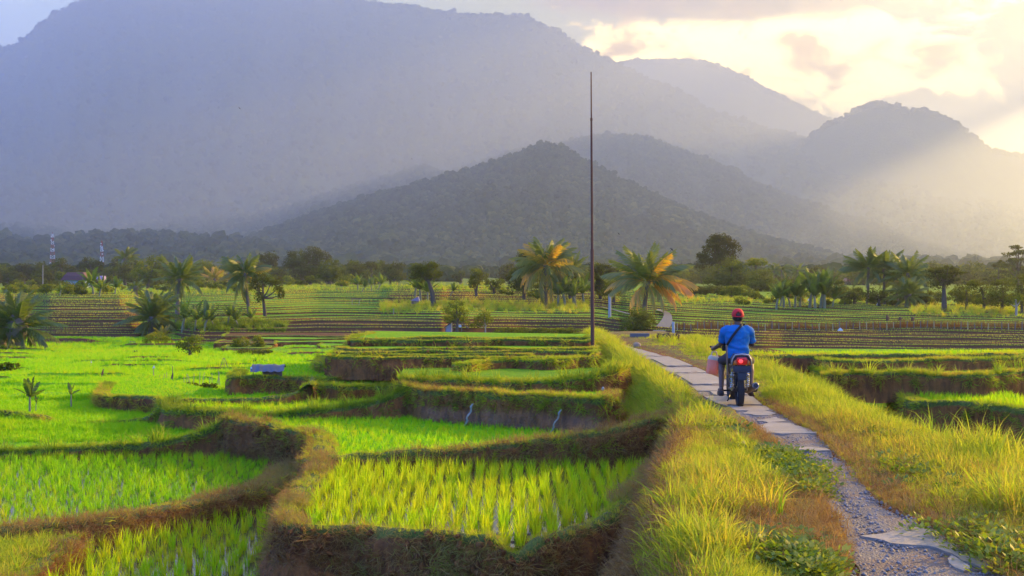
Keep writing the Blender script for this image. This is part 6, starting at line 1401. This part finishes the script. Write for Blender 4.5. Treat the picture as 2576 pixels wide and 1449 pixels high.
m = MB(); m.box((-41*k, 0, 12*k), (4*k, 2*k, 9*k)); m.build('white_rag', WHITE, sh)
# wooden hut with a sign
c = far(1139, 846); k = c.y/F; hut = empty('hut', c, 0, 'small roofed field hut with a white sign hanging under its gable', 'hut')
m = MB(); m.prism([(-18*k, 0, 0), (-3*k, 0, 0), (-3*k, 0, 38*k), (-16*k, 0, 27*k)], (0, 26*k, 0), None); m.build('side_wall', plain('weathered_board', (.30, .27, .29), .85, .3, 5), hut)
for x, h in ((-1, 42), (22, 26), (-18, 26)): m = MB(); m.tube([(x*k, -1*k, -2*k), (x*k, -1*k, h*k)], 1.1*k, 6); m.build('post', WOOD, hut, True)
m = MB(); m.prism([(9*k, -3*k, 46*k), (-22*k, -3*k, 24*k), (-22*k, -3*k, 21.5*k), (9*k, -3*k, 43.5*k)], (0, 34*k, 0), None); m.build('roof', plain('dark_red_tile', (.10, .040, .040), .8, .4, 12), hut)
m = MB(); m.prism([(9.05*k, -3*k, 46*k), (40*k, -3*k, 22*k), (40*k, -3*k, 19.5*k), (9.05*k, -3*k, 43.5*k)], (0, 5*k, 0), None); m.build('rafter', WOOD, hut)
sg = empty('sign', c+Vector((16*k, -3.5*k, 27*k)), 0, 'small white sign with one blurred dark line of lettering on the hut', 'sign')
m = MB(); m.box((0, 0, 0), (11*k, .5*k, 6.2*k)); m.build('sign_board', WHITE, sg, False, .2*k)
m = MB()
for i in range(7): m.box((-3.6*k+i*1.15*k, -.32*k, .2*k+(.25*k if i == 6 else 0)), (.8*k, .08*k, (1.0, .8, .8, 1.0, .8, .9, 1.6)[i]*k))
m.build('lettering', plain('sign_ink', (.05, .06, .10), .8, .2, 5), sg)
# little stilted hut with a mauve tin roof
c = far(1044, 772); k = c.y/F; h2_ = empty('stilt_hut', c, 0, 'tiny hut on stilts with a mauve tin roof before the mushroom tree', 'hut')
m = MB(); m.prism([(-12*k, 0, 17*k), (8*k, 0, 27*k), (12*k, 0, 15*k)], (0, 16*k, 0), None); m.build('roof', plain('mauve_tin', (.26, .20, .32), .55, .3, 5), h2_)
m = MB(); m.box((0, 8*k, 12*k), (18*k, 13*k, 8*k)); m.build('cabin', WOOD, h2_)
for x in (-8, 8): m = MB(); m.tube([(x*k*1.2, 3*k, -2*k), (x*k, 6*k, 10*k)], .9*k, 6); m.build('leg', BAMBOO, h2_, True)
# bare table frame
c = far(895, 767); k = c.y/F; fr = empty('bench_frame', c, 0, 'bare bamboo table frame standing on the middle terraces', 'frame')
for x in (-9, 9): m = MB(); m.tube([(x*k, 0, -2*k), (x*k, 0, 14*k)], .8*k, 6); m.build('leg', BAMBOO, fr, True)
m = MB(); m.box((0, 3*k, 14.5*k), (24*k, 8*k, 1.6*k)); m.build('top', WOOD, fr)
m = MB(); m.tube([(-9*k, 0, 1*k), (9*k, 0, 1*k)], .5*k, 6); m.build('rail', BAMBOO, fr, True)
def post(px, py, h, r, mat, label, cat='post', name='post', lean=0, group=None, Y=None):
    c = at(px, py, Y); k = c.y/F; m = MB(); m.tube([(0, 0, -3*k), (lean*k*.5, 0, h*k*.5), (lean*k, 0, h*k)], [r*k, r*k*.95, r*k*.9], 7); o = m.build(name, mat, None, True); o.location = c
    return tag(o, label, cat, group)
post(1534, 797, 57, 4, CEM, 'weathered square concrete post left of the orange palm', name='concrete_post')
post(1694, 832, 30, 4, CEM, 'short pale concrete post right of the far path', name='concrete_post')
post(990, 786, 15, 1.5, BAMBOO, 'short pale stake alone on the middle terraces', name='stake')
post(108, 728, 62, 1.2, PALEBARK, 'thin pale pole rising before the dark trees below the taller tower', name='utility_pole', cat='pole')
post(1842, 700, 26, 1.0, PALEBARK, 'thin pale stick against the green tree right of the layered tree', name='stake') if False else None
# post and brush fence
c0 = far(1702, 829); FE = empty('fence', c0, 0, 'long fence of pale posts and dry brush across the right terraces', 'fence')
fx = list(np.arange(1704, 2640, 17.0)); fb = Bag()
def fence():
    V = []; Q = []
    for x in fx:
        p = far(x, 829-.004*(x-1704)+1.5*math.sin(x*.013)); k = p.y/F; d = p-c0; h = random.uniform(15, 21)*k
        m = MB(); m.tube([(d.x, d.y, d.z-.05), (d.x+random.uniform(-.02, .02), d.y, d.z+h)], [1.6*k, 1.2*k], 6); m.build('fence_post', WOOD if random.random() < .75 else BAMBOO, FE, True)
    for x in np.arange(1700, 2640, 1.1):
        p = far(x, 829-.004*(x-1704)+1.5*math.sin(x*.013)); k = p.y/F; d = p-c0+Vector((0, .22, 0)); h = random.uniform(14, 24)*k; o = len(V); w = 1.3*k; a = random.uniform(-2, 2)*k
        V += [(d.x-w, d.y, d.z), (d.x+w, d.y, d.z), (d.x+a+w*.3, d.y+.03, d.z+h), (d.x+a-w*.3, d.y, d.z+h)]; Q.append((o, o+1, o+2, o+3))
    o = obj_np('dry_brush', V, np.array(Q), HAY, FE, False, {'tint': np.full(len(V), -.05), 'tip': np.tile([0, 0, .4, .4], len(Q))}); o['kind'] = 'stuff'
fence()
# bamboo stakes in the left field
k39 = 40.5
ORD = 'first second third fourth fifth sixth seventh eighth ninth tenth eleventh twelfth thirteenth fourteenth fifteenth'.split()
for i, (u, h, ln) in enumerate([(1713, 22, 0), (1755, 26, 2), (1790, 30, 0), (1975, 18, 0), (2003, 25, 1), (2026, 20, 0), (2045, 26, -9), (2075, 26, 2), (2142, 30, 1), (2172, 28, 5), (2250, 18, 0), (2275, 26, 0), (2325, 28, 8), (2348, 30, 0), (2360, 33, -4)]):
    post(u*.2344, 966, h, .8, BAMBOO, 'thin dry bamboo stake, %s from the left in the row above the round dark bushes' % ORD[i], 'stake', 'bamboo_stake', ln, 'bamboo stakes in the left field', k39)
post(384, 976, 56, .9, BAMBOO, 'pale bamboo pole carrying a white cloth in the left field', 'pole', 'flag_pole', 3, None, 39.3)
c = P(387, 924, 39.2); k = c.y/F; m = MB(); m.prism([(-4*k, 0, -3*k), (0, 0, 5*k), (4*k, 0, -4*k), (1*k, 0, -1*k)], (0, .6*k, 0), None); o = m.build('white_cloth', WHITE, None); o.location = c; tag(o, 'white cloth tied on top of the pale bamboo pole', 'cloth')
post(392, 976, 48, .9, BAMBOO, 'bamboo pole leaning against the one with the white cloth', 'pole', 'bamboo_pole', -7, None, 39.2)
sc_ = empty('scarecrow', P(434, 967, 40.2), 0, 'dark stake with a hanging grey cloth among the bamboo stakes', 'scarecrow'); k = 40.2/F
m = MB(); m.tube([(0, 0, -3*k), (0, 0, 46*k)], .8*k, 6); m.build('stake', WOOD, sc_, True)
m = MB(); m.prism([(-6*k, 0, 12*k), (0, 0, 30*k), (2*k, 0, 28*k), (1*k, 0, 8*k)], (0, .8*k, 0), None); m.build('cloth', plain('grey_cloth', (.10, .075, .05), .9, .3, 8), sc_)
s2_ = empty('scarecrow', P(257, 948, 50), 0, 'brown rag scarecrow leaning alone in the bright left field', 'scarecrow'); k = 50/F
m = MB(); m.tube([(-1*k, 0, -2*k), (3*k, 0, 20*k)], .8*k, 6); m.build('stake', WOOD, s2_, True)
m = MB(); m.tube([(-1*k, 0, 3*k), (1*k, 0, 10*k), (3*k, 0, 19*k)], [1.2*k, 2.6*k, 1.2*k], 8); m.build('rag', plain('brown_rag', (.20, .085, .045), .9, .4, 8), s2_, True)
fl_ = empty('flag', P(229, 918, 62), 0, 'tiny white flag on a stick in the middle of the left field', 'flag'); k = 62/F
m = MB(); m.tube([(0, 0, -2*k), (0, 0, 12*k)], .6*k, 6); m.build('stick', BAMBOO, fl_, True)
m = MB(); m.prism([(-1.5*k, 0, 6*k), (0, 0, 12*k), (2.5*k, 0, 5*k)], (0, .6*k, 0), None); m.build('cloth', WHITE, fl_)
tp_ = empty('tripod', P(563, 922, 58), 0, 'three dark sticks leaning together under the feathery tree', 'stick frame'); k = 58/F
for x in (-9, 1, 10): m = MB(); m.tube([(x*k, 0, -2*k), (x*.15*k, 0, 22*k)], .7*k, 5); m.build('stick', WOOD, tp_, True)
c = P(431, 980, 39); k = c.y/F; m = MB(); m.tube([(-16*k, 0, 0), (6*k, 0, 0), (12*k, 0, 1*k), (15*k, 0, 5*k), (12*k, 0, 8*k), (7*k, 0, 6*k), (5*k, 0, 1*k)], .8*k, 6); o = m.build('pipe', WHITE, None, True); o.location = c; tag(o, 'bent white plastic pipe lying before the round dark bushes', 'pipe')
for (px, py, w, h, l_) in ((98, 884, 20, 9, 'dark soil heap right of the thick oil palm'), (234, 857, 17, 5, 'flat dark soil heap on the pale bare ground'), (216, 888, 8, 4, 'small dark soil heap in the left field'), (343, 889, 10, 9, 'tall dark round stump in the left field'), (334, 866, 22, 8, 'pinkish bare soil mound left of the bright bush')):
    c = far(px, py); k = c.y/F; m = MB()
    for _ in range(9): m.ball((random.gauss(0, w*.26)*k, random.gauss(0, w*.2)*k, random.uniform(0, h*.3)*k), (w*.24*k, w*.2*k, h*.62*k), 8, 5)
    o = m.build('soil_heap', plain('dark_heap' if w < 21 else 'pink_heap', (.035, .022, .018) if w < 21 else (.24, .13, .085), .95, .4, 9, bump=.8), None); o.location = c; tag(o, l_, 'heap')
for (px, py, w, h, l_, rz) in ((2114, 830, 15, 8, 'crumpled white sack lying along the brush fence', 0), (2210, 768, 9, 9, 'white triangular sheet on the upper right terraces', 0), (2036, 757, 11, 6, 'white sheet among the dark banana plants', 0)):
    c = far(px, py); k = c.y/F; m = MB(); m.prism([(-w*.5*k, 0, 0), (-w*.2*k, 0, h*.7*k), (w*.05*k, 0, h*k), (w*.35*k, 0, h*.5*k), (w*.5*k, 0, 0)], (0, 4*k, 0), None); o = m.build('plastic_sheet', WHITE, None, False, .3*k); o.location = c; tag(o, l_, 'plastic sheet')
c = far(1978, 826); k = c.y/F; rg = empty('hanging_rag', c, 0, 'white rag hanging on a stick at the brush fence', 'rag'); m = MB(); m.tube([(0, 0, -2*k), (0, 0, 16*k)], .7*k, 6); m.build('stick', BAMBOO, rg, True)
m = MB(); m.prism([(-2*k, -.6*k, 4*k), (0, -.6*k, 15*k), (2.5*k, -.6*k, 5*k)], (0, .5*k, 0), None); m.build('cloth', WHITE, rg)
for (px, py, h, l_) in ((2232, 806, 14, 'tallest of three dark stumps above the brush fence'), (2264, 805, 8, 'middle of three dark stumps above the brush fence'), (2295, 806, 11, 'rightmost of three dark stumps above the brush fence')):
    c = far(px, py); k = c.y/F; m = MB(); m.tube([(0, 0, -2*k), (1*k, 0, h*.5*k), (-1*k, 0, h*k)], [4*k, 4.5*k, 2*k], 7); m.tube([(2*k, 0, h*.4*k), (6*k, 0, h*.6*k)], 1*k, 5); o = m.build('stump', plain('dead_wood', (.10, .045, .030), .95, .4, 9), None, True); o.location = c; tag(o, l_, 'stump')
# trickles of water down the wet bank
WTR = plain('falling_water', (.36, .32, .26), .25, .6, 60, spec=.8, bump=.6)
def trickle(px, w, label, bend):
    L_, N_ = t8['L'], t8['N']; pxl = HX+L_[:, 0]/L_[:, 1]*F; i = int(np.argmin(np.abs(pxl-px))); p = L_[i]; n = Vector((N_[i, 0], N_[i, 1], 0)); V = []; Q = []; K = 9
    for j in range(K):
        d = .20+.42*j/(K-1); off = .13+.14*d+.03*math.sin(j*1.7); c = Vector((p[0], p[1], p[2]-.03-d))+n*off+Vector((bend*(j/(K-1)), 0, 0)); ww = w*(.55+.5*math.sin(j*1.3)**2)*(1-.25*j/K)
        for s in (-1, -.3, .3, 1): V.append(tuple(c+Vector((s*ww, 0, 0))+n*(.022 if abs(s) < .5 else .0)))
    for j in range(K-1):
        for s in range(3): Q.append((j*4+s, j*4+s+1, j*4+5+s, j*4+4+s))
    tag(obj_np('water_trickle', V, np.array(Q), WTR, None, True), label, 'water', kind='structure')
trickle(1202, .026, 'left trickle of white water down the wet brown bank', -.12); trickle(1428, .022, 'right trickle of white water down the wet brown bank', -.16)
c = P(1517, 978, 27.3); m = MB(); m.ball((0, 0, 0), (.03, .03, .04), 8, 6); o = m.build('stone', PALEBARK, None); o.location = c; tag(o, 'small white stone on the ledge beside the path bank', 'stone')
m = MB(); c = t7b['L'][8]; m.tube([(c[0]+.05, c[1]-.10, c[2]-.12), (c[0]-.08, c[1]-.22, c[2]-.40)], .012, 6); tag(m.build('stick', PALEBARK, None, True), 'pale broken stick leaning on the brown bank', 'stick')
m = MB(); c = G(1290, 1352, -.74); m.tube([(c.x-.22, c.y+.12, c.z+.015), (c.x+.20, c.y+.10, c.z+.02)], .018, 8); tag(m.build('bamboo_pipe', WOOD, None, True), 'dark bamboo bar across the muddy outlet of the front paddy', 'bamboo')
# houses
def house(px0, px1, py, ph, pr, rx0, rx1, wallm, roofm, label, Y, win):
    c = P((px0+px1)/2, py, Y); k = Y/F; h = empty('house', c, 0, label, 'house'); w = (px1-px0)*k; H = ph*k; D = w*.8
    m = MB(); m.box((0, D/2, H/2-.5), (w, D, H+1)); wl_ = m.build('wall', wallm, h)
    a = (rx0-(px0+px1)/2)*k; b = (rx1-(px0+px1)/2)*k; t = pr*k; i_ = (b-a)*.22; m = MB()
    m.prism([(a, -.5, H), (a+i_*.5, -.2, H+t*.6), (a+i_, .2, H+t), (b-i_, .2, H+t), (b-i_*.5, -.2, H+t*.6), (b, -.5, H)], (0, D+1, 0), None); m.build('roof', roofm, h)
    for (x, z, ww, hh) in win:
        m = MB(); m.box(((x-(px0+px1)/2)*k, -.03, z*k), (ww*k, .12, hh*k)); m.build('window', plain('dark_window', (.03, .03, .04), .3, .2, 4), h)
    return h
house(161, 216, 732, 27, 20, 154, 222, plain('pale_blue_wall', (.40, .48, .50), .85, .15, 2), plain('dark_red_roof', (.10, .030, .034), .7, .4, 6), 'pale blue walled house with a dark red curved roof at the left', 235, [(200, 16, 5, 9), (176, 15, 5, 8)])
house(238, 258, 732, 28, 10, 234, 262, plain('cream_wall', (.40, .34, .24), .85, .2, 2), plain('purple_roof', (.22, .16, .30), .6, .3, 6), 'small house with a purple tin roof half hidden by banana plants', 238, [(246, 14, 3, 8)])
house(2132, 2172, 716, 8, 9, 2126, 2178, plain('brown_wall', (.22, .14, .10), .85, .2, 2), plain('faded_red_roof', (.30, .10, .07), .75, .3, 5), 'faded red roof showing between the trees on the right', 300, [(2150, 4, 4, 4)])
# radio towers far away
TRED = plain('tower_red', (.35, .04, .04), .6, .2, 1); TWHI = plain('tower_white', (.70, .74, .76), .6, .1, 1)
def tower(px, pyt, pyb, label, wb, nsec, Y, first):
    c = P(px, pyb, Y); k = Y/F; H = (pyb-pyt)*k; t = empty('radio_tower', c, .3, label, 'radio tower'); r = .55*k
    for s in range(nsec):
        z0, z1 = H*s/nsec, H*(s+1)/nsec; a0 = wb*k*(1-.78*s/nsec); a1 = wb*k*(1-.78*(s+1)/nsec); m = MB(); mt = (TWHI, TRED)[(s+first) % 2]
        for sx, sy in ((-1, -1), (1, -1), (1, 1), (-1, 1)): m.tube([(sx*a0, sy*a0, z0), (sx*a1, sy*a1, z1)], r, 5)
        for (ax, ay), (bx, by) in (((-1, -1), (1, -1)), ((1, -1), (1, 1)), ((1, 1), (-1, 1)), ((-1, 1), (-1, -1))):
            m.tube([(ax*a0, ay*a0, z0), (bx*a1, by*a1, z1)], r*.6, 4); m.tube([(bx*a0, by*a0, z0), (ax*a1, ay*a1, z1)], r*.6, 4); m.tube([(ax*a0, ay*a0, z0), (bx*a0, by*a0, z0)], r*.6, 4)
        m.build('lattice_section', mt, t)
    for i, (zz, an) in enumerate(((.62, 0), (.5, 1.2), (.80, 2.5), (.9, 4))):
        m = MB(); m.tube([(math.cos(an)*wb*k*.6, -math.fabs(math.sin(an))*wb*k*.6-r, H*zz), (math.cos(an)*wb*k*.6, -math.fabs(math.sin(an))*wb*k*.6-3*r, H*zz)], 1.6*k, 10); m.build('dish', TWHI, t, True)
    m = MB(); m.tube([(0, 0, H), (0, 0, H*1.06)], r*.7, 5); m.build('mast_tip', TRED, t)
tower(132, 588, 668, 'taller red and white lattice radio tower far left', 6.5, 9, 620, 0)
tower(256, 606, 672, 'shorter red and white lattice radio tower behind the left trees', 5.0, 5, 620, 1)
# far bits of the path
DULLC = plain('dull_concrete', (.115, .11, .10), .85, .3, 1.5)
def far_ribbon(ptsL, ptsR, label):
    n = len(ptsL); A_ = np.array([tuple(far(*p)) for p in ptsL]); B_ = np.array([tuple(far(*p)) for p in ptsR])
    for _ in range(2):
        for Q_ in (A_, B_): Q_[1:-1] = .25*Q_[:-2]+.5*Q_[1:-1]+.25*Q_[2:]
    zz = np.maximum(A_[:, 2], B_[:, 2])+.12; A_[:, 2] = zz; B_[:, 2] = zz
    V = [tuple(v) for p in zip(A_, B_) for v in p]
    Q = [(2*i, 2*i+1, 2*i+3, 2*i+2) for i in range(n-1)]
    tag(obj_np('footpath', V, np.array(Q), DULLC, None, True), label, 'path', kind='structure')
far_ribbon([(1640, 839), (1642, 832), (1648, 824), (1657, 817), (1664, 810), (1667, 803), (1670, 797), (1674, 791), (1668, 787), (1650, 784)], [(1671, 839), (1678, 832), (1687, 825), (1692, 817), (1693, 810), (1691, 803), (1689, 797), (1690, 791), (1682, 785), (1656, 781)], 'pale concrete footpath winding on between the far terraces')
far_ribbon([(1585, 792), (1560, 784), (1535, 778), (1515, 772), (1498, 767)], [(1590, 797), (1566, 790), (1540, 784), (1520, 778), (1500, 772)], 'thin pale strip of footpath left of the orange palm')
# birds
BIRD = plain('dark_feathers', (.02, .016, .018), .8, .3, 30)
def bird(px, py, Y, s, rz, rx, label):
    c = P(px, py, Y); k = Y/F*s; b = empty('bird', c, rz, label, 'bird'); b.rotation_euler = (rx, rx*.6, rz)
    m = MB(); m.tube([(0, -.9*k, 0), (0, -.4*k, 0), (0, .2*k, .02*k), (0, .55*k, .05*k), (0, .8*k, .03*k)], [.02*k, .11*k, .16*k, .10*k, .02*k], 8); m.build('bird_body', BIRD, b, True)
    for sx in (-1, 1):
        m = MB(); m.prism([(0, .25*k, .05*k), (sx*.7*k, .35*k, .28*k), (sx*1.5*k, -.25*k, .18*k), (sx*.7*k, -.05*k, .22*k), (0, -.2*k, .05*k)], (0, 0, .03*k), None); m.build('wing', BIRD, b)
    m = MB(); m.prism([(-.05*k, -.8*k, 0), (.05*k, -.8*k, 0), (.2*k, -1.25*k, 0), (0, -1.1*k, 0), (-.2*k, -1.25*k, 0)], (0, 0, .02*k), None); m.build('tail', BIRD, b)
bird(602, 272, 60, 3.4, .9, .9, 'dark bird high before the main mountain on the left'); bird(1036, 400, 80, 2.4, 1.4, .3, 'tiny bird before the foot of the main mountain')
bird(1556, 588, 70, 3.0, .4, 1.2, 'small bird right of the tall pole'); bird(1690, 628, 55, 5.0, -.7, 1.1, 'dark bird with spread wings above the orange palm')

# ---------------------------------------------------------------- plants gathered above become the grass masses
BAG['bund'].emit('bund_grass', 'grass', 'green grass along the bunds of the near terraces', 'grass')
BAG['bundtall'].emit('bund_grass', 'tall', 'taller grass leaning over the near bunds', 'grass')
BAG['hay'].emit('dry_grass', 'hay', 'dry brown grass matted over the near banks and verges', 'grass')
BAG['hang'].emit('bank_grass', 'hang', 'grass hanging down the faces of the terrace banks', 'grass')
BAG['rice'].emit('rice_plants', 'rice', 'dense rice plants in the near flooded paddies', 'rice')
BAG['ricelow'].emit('rice_plants', 'ricelow', 'short dense rice covering the terraces further back', 'rice')
BAG['verge'].emit('verge_grass', 'grass', 'yellow green grass on both verges of the path', 'grass')
BAG['vergetall'].emit('verge_grass', 'tall', 'tall tussocks of bright grass on the path verges', 'grass')
BAG['clod'].emit('soil_clods', 'clod', 'loose clods of red brown earth on the near banks', 'soil')
BAG['straw'].emit('dry_straw', 'straw', 'long pale straws hanging down the nearest earth banks', 'straw')
BAG['weed'].emit('weeds', 'weed', 'low leafy weeds beside the path', 'weeds')
print('instances', NINST[0], 'tris', sum(len(m_.loops)-2*len(m_.polygons) for m_ in bpy.data.meshes))
